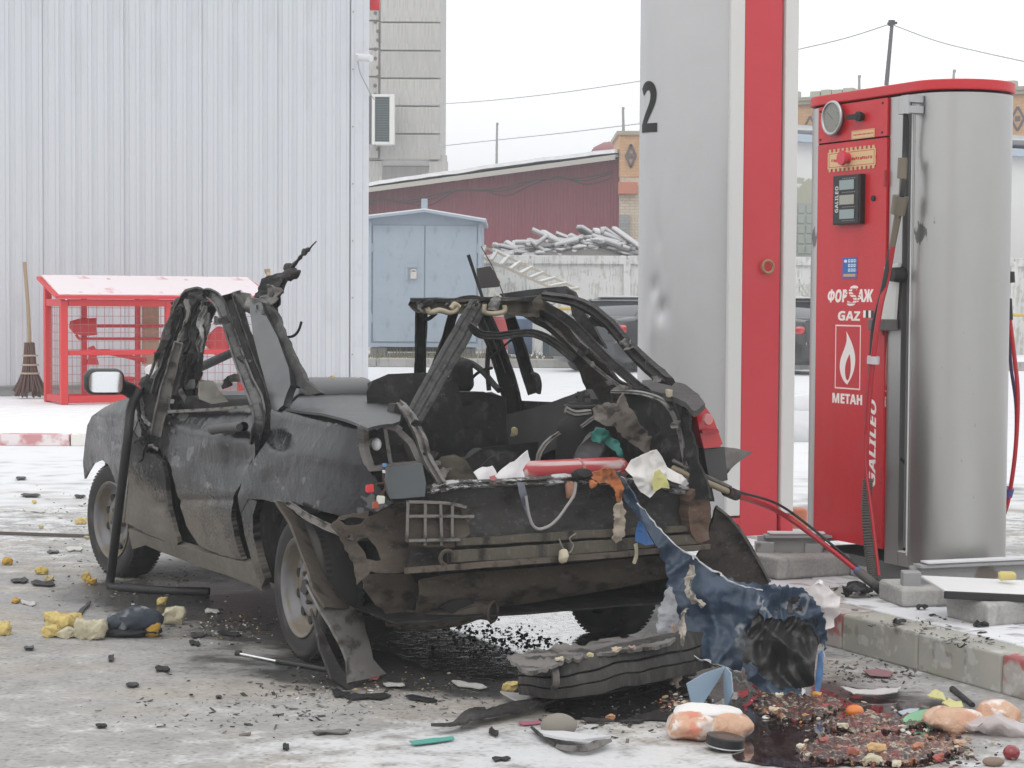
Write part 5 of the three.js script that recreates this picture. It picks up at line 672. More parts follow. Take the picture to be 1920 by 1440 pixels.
sheetP('shoulder_end', [[741, 757], [753, 757], [756, 775], [753, 792], [738, 799], [736, 780]], cz(.30), darkPanel, { cell: 8, t: .06 });
// lamp pit, flange and bumper corner on the near rear corner
sheetP('lamp_recess', [[684, 800], [700, 792], [745, 800], [772, 830], [790, 870], [740, 876], [697, 882], [686, 845]], cz(.56), darkPanel, { cell: 9, t: .01, crump: .01 });
sheetP('lamp_rim', [[680, 798], [700, 790], [745, 797], [775, 826], [794, 872], [740, 880], [694, 884], [684, 845]], cz(.66), ashy, { cell: 7, t: .05, holes: [[[690, 803], [704, 800], [738, 805], [764, 832], [780, 864], [740, 868], [702, 873], [693, 845]]], crump: .006 });
sheetP('torn_lip', [[692, 797], [712, 786], [745, 793], [756, 803], [744, 809], [715, 801], [705, 806]], cz(.70), ashy, { cell: 6, t: .004, crump: .014 });
beamP('lamp_divider', 'z', [[722, 803, .64, 7], [727, 835, .64, 8], [733, 872, .64, 7]], bare, { h: .03 });
{ const b = cz(.63)(706, 833); part('bulb', new THREE.SphereGeometry(.018, 14, 10).scale(1, 1.3, 1).translate(b.x, b.y, b.z), mat([.75, .76, .78], .12), car); part('bulb_socket', cyl(b.clone().add(V(.0, 0, -.005)), b.clone().add(V(.02, 0, -.06)), .022), bare, car); }
beamP('boot_flange', 'z', [[754, 760, .32, 16], [772, 785, .46, 20], [790, 825, .60, 22], [804, 865, .68, 22], [830, 908, .72, 18]], ashy, { prof: 'fold', h: .05, amp: .006, f: 14 });
sheetP('bumper_corner', [[727, 876], [760, 873], [792, 869], [799, 905], [797, 931], [760, 934], [730, 936], [724, 905]], cz(.745), mat([.105, .115, .12], .6), { cell: 10, t: .02, amp: .008, f: 7 });
{ const w = [[[722, 870], [718, 895], [722, 915], [712, 930]], [[722, 905], [705, 908], [694, 915]], [[720, 925], [712, 935], [704, 942]]]; w.forEach((p) => part('wire', tube(p.map(([x, y]) => cz(.765)(x, y)), .004, 16, 5), rusty, car)); for (const [x, y, c, r] of [[693, 916, [.55, .03, .04], .013], [714, 937, [.62, .62, .55], .013], [704, 947, [.32, .06, .03], .011], [721, 872, [.12, .3, .55], .006], [720, 885, [.7, .7, .7], .005]]) { const p = cz(.77)(x, y); part('plug', jitter(new RoundedBoxGeometry(r * 2, r * 2.2, r * 1.6, 2, r * .4).translate(p.x, p.y, p.z), .003, 60, x), mat(c, .5), car); } }
sheetP('torn_corner', [[636, 968], [700, 957], [735, 946], [762, 938], [770, 1000], [766, 1058], [778, 1072], [720, 1074], [692, 1070], [668, 1095], [660, 1055], [640, 1012], [618, 985]], cz(.64), brown, { cell: 9, t: .006, tear: 2, crump: .02, cf: 5, holes: [[[670, 1014], [690, 1009], [706, 1024], [713, 1052], [688, 1046]], [[636, 976], [660, 970], [682, 972], [676, 984], [648, 984]]] });
beamP('loose_trim', 'x', [[543, 946, -.79, 10], [578, 970, -.80, 14], [618, 990, -.79, 15], [664, 1010, -.77, 8]], ashy, { prof: 'channel', h: .015, amp: .004 });
{ const pl = onPlane(CAR, cx(-.80)(523, 938), cx(-.79)(575, 1080), cy(.01)(667, 1287)); const pl2 = onPlane(CAR, cx(-.82)(523, 938), cx(-.80)(575, 1080), cy(.0)(667, 1292));
  sheetP('fallen_arch_liner', [[523, 938], [560, 944], [585, 972], [605, 1008], [640, 1038], [663, 1080], [671, 1142], [640, 1140], [600, 1134], [580, 1100], [570, 1060], [556, 1015], [543, 978]], pl, new THREE.MeshPhysicalMaterial({ specularIntensity: .45, map: brownTex([.10, .085, .072], 67), roughness: .8, bumpMap: rep(bumpF, 3), bumpScale: .003, side: THREE.DoubleSide }), { cell: 9, t: .012, amp: .012, f: 6, bend: (p, x) => { p.z += .05 * Math.sin((x - 540) / 120 * 3); } });
  sheetP('fallen_arch_panel', [[576, 1094], [600, 1133], [668, 1140], [670, 1182], [690, 1235], [722, 1262], [690, 1272], [652, 1280], [640, 1240], [612, 1192], [588, 1142]], pl, ashy, { cell: 8, t: .01, amp: .012, f: 6, bend: (p, x, y) => { p.x += .03 * Math.sin((y - 1090) / 190 * 3.1); } });
  sheetP('fallen_arch_edge', [[584, 1140], [606, 1188], [622, 1225], [646, 1262], [667, 1290], [655, 1293], [622, 1272], [600, 1215]], pl2, darkPanel, { cell: 8, t: .01, amp: .008 }); }
// wheels
function wheel(x, z, steer, sgn) {
  const w = new THREE.Group(); w.name = 'wheel'; w.position.set(x, .285, z); w.rotation.y = steer; car.add(w); // axle along x, outer face at -x * sgn
  const T = new THREE.LatheGeometry([[.185, -.07], [.20, -.078], [.235, -.086], [.262, -.083], [.278, -.066], [.285, -.03], [.285, .03], [.278, .066], [.262, .083], [.235, .086], [.20, .078], [.185, .07]].map((p) => new THREE.Vector2(...p)), 56).rotateZ(Math.PI / 2);
  part('tyre', T, tyreM, w);
  const tr = []; for (let i = 0; i < 70; i++) { const a = i / 70 * 6.283; for (const s of [-1, 0, 1]) tr.push(box(.045, .003, .014).translate(0, .2795, 0).rotateX(a + s * .03).translate(s * .052, 0, 0)); } part('tread', tr, tyreM, w).userData.kind = 'stuff';
  const s = -sgn, R = new THREE.LatheGeometry([[.19, .072], [.196, .08], [.188, .084], [.176, .066], [.165, .03], [.14, .02], [.118, .034], [.10, .04], [.075, .03], [.06, .028], [.05, .045], [.03, .05], [0, .05]].map((p) => new THREE.Vector2(...p)), 48).rotateZ(s > 0 ? -Math.PI / 2 : Math.PI / 2);
  const rim = part('rim', R, rimM, w); part('hub', cyl(V(-.04 * -s * -1, 0, 0), V(.06 * s, 0, 0), .034, .03, 16), mat([.03, .03, .03], .5), w);
  for (let i = 0; i < 10; i++) { const a = i * .6283; part('rim_hole', cyl(V(.018 * s, 0, 0), V(.036 * s, 0, 0), .019, .019, 12).translate(0, .128 * Math.cos(a), .128 * Math.sin(a)), M.black, rim); if (i % 2) part('bolt', cyl(V(.03 * s, 0, 0), V(.05 * s, 0, 0), .011, .010, 6).translate(0, .058 * Math.cos(a), .058 * Math.sin(a)), rusty, rim); }
  return w;
}
const tyreM = new THREE.MeshStandardMaterial({ roughness: .85, side: THREE.DoubleSide, map: colorTex(256, 128, (u, v) => { const n = pfbm(u, v, 8, 4, 3), d = sstep(.45, .75, n); return [mix(.022, .11, d * .55), mix(.0215, .098, d * .55), mix(.021, .085, d * .55)]; }) });
const rimM = new THREE.MeshStandardMaterial({ roughness: .55, metalness: .3, side: THREE.DoubleSide, map: colorTex(256, 64, (u, v) => { const n = pfbm(u, v, 10, 4, 9), d = sstep(.4, .62, n + (.5 - v) * .2); return [mix(.20, .17, d), mix(.20, .145, d), mix(.21, .11, d)]; }) });
wheel(-.635, 0, 0, 1); wheel(-.65, -2.54, .17, 1); wheel(.655, .02, 0, -1); wheel(.64, -2.44, .17, -1);
// near roof pillar wreck
sheetP('rear_pillar', [[471, 574], [487, 565], [495, 588], [517, 630], [540, 690], [546, 722], [541, 745], [537, 763], [523, 772], [508, 768], [506, 740], [498, 705], [488, 668], [478, 625], [472, 590]], LS, glossPaint, { cell: 8, t: .03, amp: .006, f: 5, bend: (p, x, y, n) => { p.addScaledVector(n, .012 * Math.sin((x - y * .5) * .05)); } });
sheetP('rear_pillar_inner', [[486, 564], [507, 572], [527, 607], [547, 655], [574, 713], [606, 737], [588, 741], [560, 724], [545, 724], [538, 692], [515, 632], [494, 590]], onCurve(CAR, 'x', (p) => .035 - halfWidth(p), -.6), darkPanel, { cell: 8, t: .02, crump: .012 });
sheetP('pillar_seal', [[534, 716], [548, 706], [568, 718], [590, 736], [560, 738], [540, 752]], cy(.985), M.black, { cell: 7, t: .008 });
beamP('door_frame', 'x', [[372, 556, -.52, 16], [392, 551, -.52, 20], [410, 566, -.53, 24], [423, 596, -.55, 20], [440, 648, -.59, 21], [462, 708, -.65, 24], [480, 750, -.70, 28], [486, 790, -.725, 27], [476, 832, -.735, 16]], greyMetal, { prof: 'channel', h: .035, amp: .005, f: 14 });
beamP('door_frame', 'x', [[428, 560, -.50, 20], [443, 605, -.53, 20], [466, 672, -.58, 22], [492, 740, -.64, 24], [506, 790, -.69, 22], [495, 830, -.71, 20], [470, 890, -.71, 16]], soot, { prof: 'channel', h: .05, amp: .006 });
beamP('door_frame', 'x', [[446, 575, -.47, 16], [470, 640, -.50, 16], [500, 720, -.55, 18], [520, 765, -.6, 20]], soot, { prof: 'flat', h: .04, amp: .006 });
sheetP('torn_roof_rail', [[424, 560], [440, 548], [455, 544], [475, 553], [490, 560], [502, 555], [522, 564], [506, 586], [480, 592], [455, 584], [435, 580]], cx(-.47), bare, { cell: 7, t: .006, crump: .03, cf: 12, tear: 2 });
sheetP('torn_roof_chunk', [[480, 574], [494, 546], [503, 524], [518, 514], [536, 508], [541, 520], [538, 541], [530, 556], [521, 585], [508, 602], [494, 590]], cx(-.44), soot, { cell: 6, t: .012, crump: .04, cf: 11, tear: 3 });
sheetP('torn_roof_flap', [[490, 560], [508, 535], [530, 540], [520, 566], [508, 580]], cx(-.47), ashy, { cell: 6, t: .006, crump: .03, cf: 14, tear: 3 });
beamP('torn_spike', 'x', [[508, 575, -.46, 22], [524, 541, -.46, 20], [537, 517, -.46, 13], [549, 498, -.46, 8], [572, 473, -.46, 5], [593, 453, -.46, 2]], darkPanel, { prof: 'fold', amp: .008, f: 20 });
for (const [x, y, r, s] of [[546, 512, .030, 1], [526, 521, .018, 2], [541, 500, .022, 3], [572, 473, .014, 4], [577, 468, .010, 5], [562, 482, .010, 6], [534, 520, .014, 7]]) { const p = cx(-.46)(x, y); part('torn_lump', jitter(new THREE.IcosahedronGeometry(r, 3).translate(p.x, p.y, p.z), r * .8, 26, s * 9), darkPanel, car); }
part('hooked_wire', tube([[530, 630], [540, 632], [553, 628], [561, 617], [565, 604]].map(([x, y]) => cx(-.5)(x, y)), .006, 20, 6), M.dark, car);
// crumpled mass at the front door pillar
sheetP('crumpled_pillar', [[378, 544], [352, 551], [330, 568], [322, 600], [312, 640], [300, 668], [287, 698], [289, 735], [300, 760], [318, 790], [326, 740], [332, 690], [346, 652], [362, 615], [378, 592], [396, 572]], cx(-.55), soot, { cell: 7, t: .012, crump: .05, cf: 9, tear: 2 });
beamP('crumpled_frame', 'x', [[392, 556, -.52, 16], [370, 549, -.54, 22], [348, 560, -.57, 24], [332, 590, -.60, 24], [322, 640, -.64, 20], [306, 690, -.68, 18], [290, 740, -.72, 18]], darkPanel, { prof: 'fold', h: .05, amp: .014, f: 9 });
beamP('pillar_strip', 'x', [[398, 572, -.50, 18], [376, 612, -.54, 26], [352, 660, -.58, 26], [330, 700, -.62, 20], [322, 745, -.66, 16]], darkPanel, { prof: 'channel', h: .04, amp: .010 });
beamP('pillar_strip', 'x', [[388, 570, -.46, 20], [372, 630, -.48, 30], [356, 700, -.50, 34], [350, 775, -.54, 34]], soot, { prof: 'channel', h: .05, amp: .012 });
beamP('pillar_strip', 'x', [[334, 642, -.72, 16], [322, 690, -.74, 21], [306, 750, -.765, 24], [291, 814, -.78, 21]], ashy, { prof: 'channel', h: .03, amp: .005 });
beamP('cross_bar', 'x', [[372, 690, .1, 17], [405, 675, .1, 17], [442, 658, .1, 16]], soot, { prof: 'round' });
{ const r = rng(44), m = [soot, soot, darkPanel, ashy, soot, bare]; for (let i = 0; i < 22; i++) { const x0 = 328 + r() * 66, y0 = 556 + r() * 55, x1 = x0 - 8 - r() * 46, y1 = y0 + 60 + r() * 110, d = -.50 - r() * .16; beamP('torn_strip', 'x', [[x0, y0, d, 3 + r() * 6], [mix(x0, x1, .35) + (r() - .5) * 22, mix(y0, y1, .35), d - .02, 6 + r() * 9], [mix(x0, x1, .7) + (r() - .5) * 18, mix(y0, y1, .7), d - .05, 5 + r() * 8], [x1, y1, d - .06, 2 + r() * 4]], m[i % 6], { prof: i % 2 ? 'fold' : 'flat', h: .012, amp: .018, f: 14, seed: i, twist: (r() - .5) * 3 }); }
  for (let i = 0; i < 16; i++) { const x = 262 + r() * 60, y = 690 + r() * 110, d = -.66 - r() * .1; beamP('torn_strip', 'x', [[x, y, d, 4], [x + (r() - .5) * 24, y + 20 + r() * 20, d, 9 + r() * 9], [x + (r() - .5) * 34, y + 46 + r() * 36, d - .02, 3]], m[i % 6], { prof: 'fold', h: .014, amp: .018, f: 15, seed: i + 40, twist: (r() - .5) * 3 }); } }
sheetP('crumpled_hinge_post', [[254, 742], [268, 712], [286, 700], [300, 742], [312, 790], [306, 840], [292, 852], [276, 846], [264, 830], [266, 800], [260, 772]], cx(-.70), soot, { cell: 7, t: .015, crump: .045, cf: 9, tear: 2 });
sheetP('torn_skin', [[304, 772], [323, 780], [326, 826], [337, 852], [327, 848], [318, 868], [312, 850], [304, 866], [298, 834]], cx(-.735), soot, { cell: 6, t: .006, crump: .02, tear: 3 });
sheetP('torn_skin', [[258, 786], [268, 800], [266, 822], [276, 842], [268, 846], [258, 818], [252, 800]], cx(-.745), ashy, { cell: 5, t: .005, crump: .012 });
// hanging rubber strip
part('door_seal', tube([cx(-.78)(262, 732), cx(-.82)(247, 760), cx(-.85)(240, 815), cx(-.86)(228, 910), cx(-.86)(216, 1010), cx(-.84)(208, 1080), cy(.02)(206, 1097), cy(.02)(240, 1103), cy(.02)(310, 1108), cy(.02)(392, 1110)], .022, 90, 9), rubber, car);
const MIRROR_TURN = -.36;
// mirror on the near front door
{ const q = cz(-1.80), a = q(162, 695), b = q(238, 742), c = q(197, 716), w = b.x - a.x, h = a.y - b.y; const g = part('door_mirror', boxUV(new RoundedBoxGeometry(w * .98, h * 1.02, .10, 5, .045).rotateY(-.3).translate(c.x + .01, c.y, c.z - .055)), mat([.025, .025, .027], .45), car);
  const sh = new THREE.Shape(), W = w * .40, Hh = h * .40, r = .03; sh.moveTo(-W + r, -Hh); sh.lineTo(W - r * .6, -Hh); sh.quadraticCurveTo(W, -Hh, W, -Hh + r); sh.lineTo(W, Hh - r); sh.quadraticCurveTo(W, Hh, W - r, Hh); sh.lineTo(-W + r * 1.4, Hh); sh.quadraticCurveTo(-W, Hh, -W, Hh - r * 1.4); sh.lineTo(-W, -Hh + r); sh.quadraticCurveTo(-W, -Hh, -W + r, -Hh);
  part('mirror_glass', new THREE.ShapeGeometry(sh, 8)     .rotateX(-.06).rotateY(MIRROR_TURN).translate(c.x - .003, c.y, c.z + .022), mat([.86, .87, .88], .02, { metalness: 1 }), g);
  part('mirror_arm', jitter(tube([V(c.x + w * .42, c.y - .02, c.z - .06), cx(-.80)(243, 732), cx(-.72)(262, 745)], .035, 16, 9), .008, 12), mat([.02, .02, .021], .6), g); }
// ---- cabin seen through the openings
part('front_seat', boxUV(new RoundedBoxGeometry(.52, .62, .18, 5, .08).rotateX(-.25).translate(-.30, .62, -1.05)), soot, car); part('front_seat', boxUV(new RoundedBoxGeometry(.50, .60, .18, 5, .08).rotateX(-.2).translate(.30, .60, -1.1)), soot, car);
part('dashboard', boxUV(jitter(new RoundedBoxGeometry(1.2, .22, .35, 5, .06).translate(0, .82, -1.75), .03, 5)), soot, car);
sheetP('torn_trim', [[372, 716], [398, 713], [412, 735], [427, 753], [395, 757], [372, 748]], cz(-1.25), mat([.30, .29, .25], .8), { cell: 8, t: .006, crump: .02 });
sheetP('torn_trim', [[338, 718], [362, 711], [385, 713], [404, 722], [398, 731], [372, 727], [348, 732]], cx(-.52), bare, { cell: 7, t: .005, crump: .02 });
sheetP('torn_trim', [[420, 712], [445, 700], [475, 706], [478, 716], [440, 716], [420, 730]], cx(-.3), ashy, { cell: 6, t: .005, crump: .03 });
beamP('cabin_strut', 'x', [[392, 715, -.3, 8], [388, 740, -.3, 8], [388, 764, -.3, 8]], rusty, {}); beamP('cabin_strut', 'x', [[330, 718, -.55, 10], [345, 745, -.56, 10], [356, 768, -.58, 8]], ashy, { amp: .004 });
{ const a = cz(-.95)(572, 730), b = cz(-.95)(690, 727), d = b.clone().sub(a); const g = new THREE.CapsuleGeometry(.055, d.length() - .06, 6, 16).rotateZ(Math.PI / 2).rotateY(-Math.atan2(d.z, d.x)).translate((a.x + b.x) / 2, (a.y + b.y) / 2 - .005, (a.z + b.z) / 2); part('seat_bolster', boxUV(jitter(g, .01, 8)), mat([.22, .225, .23], .85), car); }
sheetP('rear_seat_back', [[688, 765], [687, 735], [698, 713], [725, 701], [790, 698], [832, 702], [853, 718], [862, 750], [869, 805], [874, 872], [688, 872]], cz(-.27), new THREE.MeshPhysicalMaterial({ specularIntensity: .5, map: sootTex, roughness: .9, bumpMap: rep(bumpF, 4), bumpScale: .006, side: THREE.DoubleSide }), { cell: 9, t: .16, amp: .006, bend: (p, x, y) => { const u = (x - 780) / 95, v = (y - 785) / 90; p.z += .07 * (1 - clamp(u * u)) * (1 - clamp(v * v * .8)); } });
sheetP('far_seat_panel', [[862, 735], [905, 735], [948, 745], [952, 872], [866, 872]], cz(-.45), soot, { cell: 10, t: .03, crump: .02 });
// roof frame remains
beamP('roof_rail', 'z', [[769, 566, -.62, 12], [786, 575, -.60, 22], [830, 574, -.55, 26], [885, 574, -.49, 28], [950, 575, -.42, 32], [1014, 576, -.33, 36]], olive, { prof: 'channel', h: .05, amp: .008, f: 12 });
beamP('roof_rail_lip', 'z', [[769, 562, -.60, 7], [840, 562, -.53, 7], [905, 560, -.46, 8], [960, 562, -.40, 8], [1012, 560, -.32, 10]], soot, { h: .03, amp: .008 });
for (const [x, y] of [[797, 575], [838, 573], [873, 575], [906, 572], [936, 573], [892, 588]]) { const p = cz(-.44)(x, y); part('rail_hole', cyl(p, p.clone().add(V(0, 0, .02)), .011, .011, 10), M.black, car); }
for (const P of [[[802, 578], [806, 586], [822, 582], [848, 586], [858, 578]], [[908, 570], [909, 585], [930, 588], [946, 583], [946, 572]], [[845, 578], [852, 570], [862, 576]]]) part('bracket', jitter(tube(P.map(([x, y]) => cz(-.36)(x, y)), .011, 24, 7), .004, 30), beige, car);
beamP('roof_rod', 'z', [[852, 561, -.5, 4], [872, 556, -.5, 4], [895, 556, -.48, 4], [908, 562, -.46, 4]], darkPanel, { prof: 'round' });
beamP('pillar_frame', 'z', [[790, 582, -.62, 22], [789, 640, -.66, 22], [787, 700, -.70, 22]], soot, { prof: 'channel', h: .05, amp: .006 }); beamP('pillar_frame', 'z', [[790, 590, -.60, 6], [801, 598, -.6, 8], [818, 588, -.6, 6]], soot, {});
beamP('pillar_frame', 'z', [[852, 585, -.60, 18], [838, 630, -.62, 18], [818, 685, -.64, 18], [806, 710, -.66, 14]], soot, { prof: 'channel', h: .04, amp: .006 });
beamP('fallen_strut', 'z', [[896, 572, -.42, 36], [862, 632, -.28, 38], [818, 708, -.06, 38], [770, 794, .12, 34]], new THREE.MeshPhysicalMaterial({ specularIntensity: .45, map: brownTex([.062, .06, .058], 77), roughness: .7, bumpMap: rep(bumpF, 3), bumpScale: .003, side: THREE.DoubleSide }), { prof: 'ribbed', h: .03, amp: .003 });
beamP('far_door_pillar', 'x', [[905, 590, .48, 30], [922, 632, .52, 34], [940, 680, .58, 34], [957, 735, .62, 34], [966, 800, .64, 32]], soot, { prof: 'channel', h: .06, amp: .008 }); beamP('far_door_pillar', 'x', [[955, 592, .50, 20], [972, 640, .56, 24], [986, 690, .61, 24], [1001, 738, .64, 24]], soot, { prof: 'channel', h: .05, amp: .006 });
beamP('belt_bow', 'x', [[878, 606, .1, 8], [894, 623, .15, 16], [930, 630, .25, 15], [972, 626, .35, 14], [1005, 626, .42, 16], [1040, 643, .5, 17], [1078, 674, .56, 15]], darkPanel, { prof: 'ribbed', h: .03, amp: .006 });
for (const [P, r] of [[[[862, 674], [885, 682], [908, 700], [925, 720], [936, 732]], .014], [[[916, 652], [914, 690], [917, 732]], .011], [[[878, 722], [888, 706], [905, 694], [922, 690]], .007], [[[985, 622], [955, 640], [930, 662], [912, 676]], .005], [[[998, 700], [1008, 706], [1012, 722], [1010, 738]], .010], [[[908, 600], [930, 650], [948, 700]], .003]]) part('bent_rod', tube(P.map(([x, y]) => cx(.42)(x, y)), r, 28, 7), soot, car);
part('head_rest', boxUV(jitter(new RoundedBoxGeometry(.10, .14, .09, 4, .035).translate(...cz(-.8)(863, 705).toArray()), .012, 10)), soot, car); part('belt_anchor', boxUV(jitter(new RoundedBoxGeometry(.10, .09, .06, 3, .02).translate(...cz(-.7)(890, 752).toArray()), .01, 10)), ashy, car);
// far pillar and roof skin
sheetP('far_pillar', [[985, 590], [1015, 578], [1045, 590], [1082, 634], [1120, 674], [1158, 710], [1205, 732], [1238, 746], [1262, 770], [1245, 800], [1190, 800], [1150, 782], [1108, 750], [1096, 716], [1075, 672], [1055, 642], [1028, 616]], RS, new THREE.MeshPhysicalMaterial({ specularIntensity: .45, map: brownTex([.05, .04, .034], 87), roughness: .75, bumpMap: rep(bumpF, 3), bumpScale: .004, side: THREE.DoubleSide }), { cell: 9, t: .012, crump: .018, cf: 6, tear: 1 });
beamP('pillar_seam', 'x', [[990, 584, .50, 6], [1036, 612, .54, 7], [1082, 656, .58, 8], [1128, 700, .61, 8], [1190, 744, .63, 8]], ashy, { prof: 'fold', h: .02, amp: .004 });
beamP('far_roof_rail', 'x', [[1022, 556, .47, 18], [1060, 560, .50, 20], [1100, 574, .54, 22], [1136, 600, .58, 23], [1166, 634, .62, 24], [1202, 674, .65, 28], [1236, 704, .67, 30], [1256, 716, .67, 16]], new THREE.MeshPhysicalMaterial({ specularIntensity: .45, map: brownTex([.03, .028, .027], 97), roughness: .6, bumpMap: rep(bumpF, 3), bumpScale: .003, side: THREE.DoubleSide }), { prof: 'fold', h: .05, amp: .006, f: 9 });
beamP('far_roof_rail', 'x', [[1012, 568, .50, 16], [1064, 600, .55, 18], [1112, 646, .60, 18], [1156, 690, .62, 17], [1210, 734, .65, 18]], darkPanel, { prof: 'channel', h: .04, amp: .006 });
sheetP('roof_skin', [[935, 551], [990, 543], [1060, 536], [1072, 545], [1088, 572], [1062, 572], [1010, 560], [960, 566], [938, 564]], cz(-.62), glossPaint, { cell: 8, t: .008, crump: .016, cf: 5 }); sheetP('roof_skin', [[1062, 538], [1078, 548], [1098, 585], [1118, 620], [1138, 654], [1100, 628], [1075, 592]], cx(.66), darkPanel, { cell: 8, t: .01, crump: .01 });
sheetP('roof_skin_tear', [[995, 566], [1010, 552], [1022, 545], [1030, 552], [1015, 565], [1040, 570], [1020, 582], [1000, 580]], cz(-.30), olive, { cell: 5, t: .004, crump: .02, tear: 2 });
sheetP('sun_visor', [[897, 503], [920, 499], [938, 529], [936, 538], [901, 541]], cz(-.62), mat([.055, .05, .048], .8), { cell: 9, t: .02 });
beamP('roof_rod', 'z', [[878, 478, -.5, 7], [888, 508, -.5, 6], [906, 562, -.48, 6]], soot, { h: .012 }); beamP('roof_rod', 'z', [[902, 462, -.5, 2], [924, 502, -.5, 2], [946, 558, -.46, 2]], rusty, { prof: 'round' });
sheetP('torn_bracket', [[914, 562], [920, 545], [926, 540], [944, 560], [938, 562], [926, 550], [922, 562]], cz(-.44), mat([.6, .58, .54], .6), { cell: 5, t: .004 });
// far rear corner
sheetP('far_shoulder', [[1204, 712], [1232, 711], [1285, 720], [1310, 740], [1322, 757], [1302, 772], [1285, 754], [1262, 743], [1225, 737], [1204, 730]], cy(1.03), darkPanel, { cell: 8, t: .02, amp: .006 });
sheetP('far_inner_quarter', [[1108, 748], [1150, 738], [1205, 728], [1262, 742], [1292, 772], [1302, 830], [1326, 900], [1332, 935], [1268, 935], [1238, 868], [1200, 808], [1150, 775]], cx(.60), soot, { cell: 9, t: .01, crump: .02 });
beamP('far_boot_flange', 'x', [[1148, 734, .56, 8], [1215, 740, .575, 10], [1254, 762, .585, 12], [1274, 806, .59, 12], [1287, 872, .60, 12], [1298, 930, .60, 12]], bare, { prof: 'fold', h: .02, amp: .004 });
sheetP('far_corner_post', [[1262, 746], [1298, 764], [1306, 800], [1317, 842], [1330, 900], [1338, 940], [1292, 940], [1287, 870], [1278, 805]], cz(.66), darkPanel, { cell: 9, t: .02, crump: .012 });
{ const l = sheetP('tail_lamp', [[1303, 760], [1319, 757], [1338, 785], [1355, 832], [1349, 838], [1320, 841], [1312, 810]], cz(.71), phys([.50, .03, .035], .18, { clearcoat: 1, clearcoatRoughness: .05 }), { cell: 8, t: .05 }); const b = cz(.72)(1281, 740); part('lamp_clip', jitter(new RoundedBoxGeometry(.024, .03, .02, 2, .006).translate(b.x, b.y, b.z - .1), .008, 50), beige, l); { const c = cz(.745)(1326, 786); part('reflector', cyl(c, c.clone().add(V(0, 0, .012)), .022, .02, 18), mat([.55, .22, .22], .3), l); } part('lens_bar', sheet([[1316, 806], [1346, 804], [1349, 811], [1318, 813]], cz(.735), { cell: 8, t: .02 }), mat([.35, .02, .03], .3), l); }
sheetP('far_bumper_end', [[1320, 843], [1358, 838], [1364, 900], [1345, 905], [1332, 905], [1326, 880]], cz(.70), mat([.055, .055, .056], .6), { cell: 8, t: .03, amp: .006 });
sheetP('torn_fin', [[1357, 838], [1392, 842], [1441, 852], [1402, 868], [1362, 890]], cz(.58), ashy, { cell: 8, t: .006, crump: .012, bend: (p, x) => { p.z -= .12 * (x - 1357) / 84; } });
// ---- rear end
sheetP('rear_panel', [[795, 928], [823, 919], [900, 914], [1000, 908], [1132, 906], [1290, 924], [1302, 960], [1295, 1002], [1128, 1004], [860, 1018], [800, 1004], [788, 960]], cz(.715), darkPanel, { cell: 13, t: .012, amp: .006, bend: (p, x, y) => { p.z -= .018 * Math.exp(-(((y - 960) / 30) ** 2)); } });
beamP('boot_sill', 'z', [[800, 920, .70, 18], [830, 912, .72, 20], [900, 907, .725, 16], [1000, 903, .725, 18], [1060, 899, .725, 22], [1132, 901, .725, 16], [1220, 908, .72, 16], [1296, 922, .71, 18]], new THREE.MeshStandardMaterial({ roughness: .85, side: THREE.DoubleSide, map: rep(colorTex(256, 256, (u, v) => { const n = pfbm(u, v, 10, 5, 6), s = sstep(.50, .60, n + (pnoise(u * 90, v * 90, 90, 3) - .5) * .3); return [mix(.05, .5, s * .8), mix(.046, .5, s * .8), mix(.042, .5, s * .8)]; }), 2), bumpMap: rep(bumpF, 3), bumpScale: .006 }), { prof: 'fold', h: .05, amp: .006, f: 12 });
sheetP('rear_panel_lower', [[780, 985], [860, 1010], [1128, 994], [1312, 980], [1326, 1028], [1130, 1047], [900, 1064], [764, 1074]], cz(.70), darkPanel, { cell: 14, t: .02 });
beamP('rear_ridge', 'z', [[852, 1017, .745, 15], [1000, 1009, .75, 17], [1130, 1000, .75, 16], [1300, 990, .735, 12]], olive, { h: .03, amp: .003 }); beamP('rear_ridge', 'z', [[842, 1044, .755, 24], [1000, 1035, .76, 25], [1130, 1024, .76, 24], [1312, 1010, .745, 20]], olive, { h: .035, amp: .003 });
beamP('rear_lip', 'z', [[762, 1070, .765, 12], [900, 1060, .77, 13], [1130, 1042, .77, 12], [1326, 1025, .75, 11]], brown, { h: .04, amp: .003 });
sheetP('rear_beam', [[780, 1084], [840, 1074], [1000, 1062], [1240, 1038], [1252, 1080], [1130, 1106], [1003, 1129], [905, 1142], [862, 1150], [822, 1173], [786, 1176], [776, 1130]], cz(.53), brown, { cell: 11, t: .02, amp: .006, bend: (p, x, y) => { const c = 1110 - (x - 790) * .11; p.z += .05 * Math.cos(clamp((y - c) / 42, -1, 1) * 1.5); } });
sheetP('rear_undertray', [[765, 1068], [1180, 1036], [1190, 1070], [1000, 1110], [790, 1130]], cz(.46), soot, { cell: 16, t: .01 });
sheetP('torn_undertray', [[676, 1074], [780, 1078], [796, 1128], [786, 1178], [745, 1168], [704, 1135], [680, 1104]], cz(.46), brown, { cell: 9, t: .01, crump: .02, tear: 2 });
sheetP('heat_shield', [[826, 1138], [845, 1127], [880, 1124], [898, 1134], [880, 1146], [845, 1150]], cz(.60), M.black, { cell: 7, t: .006 });
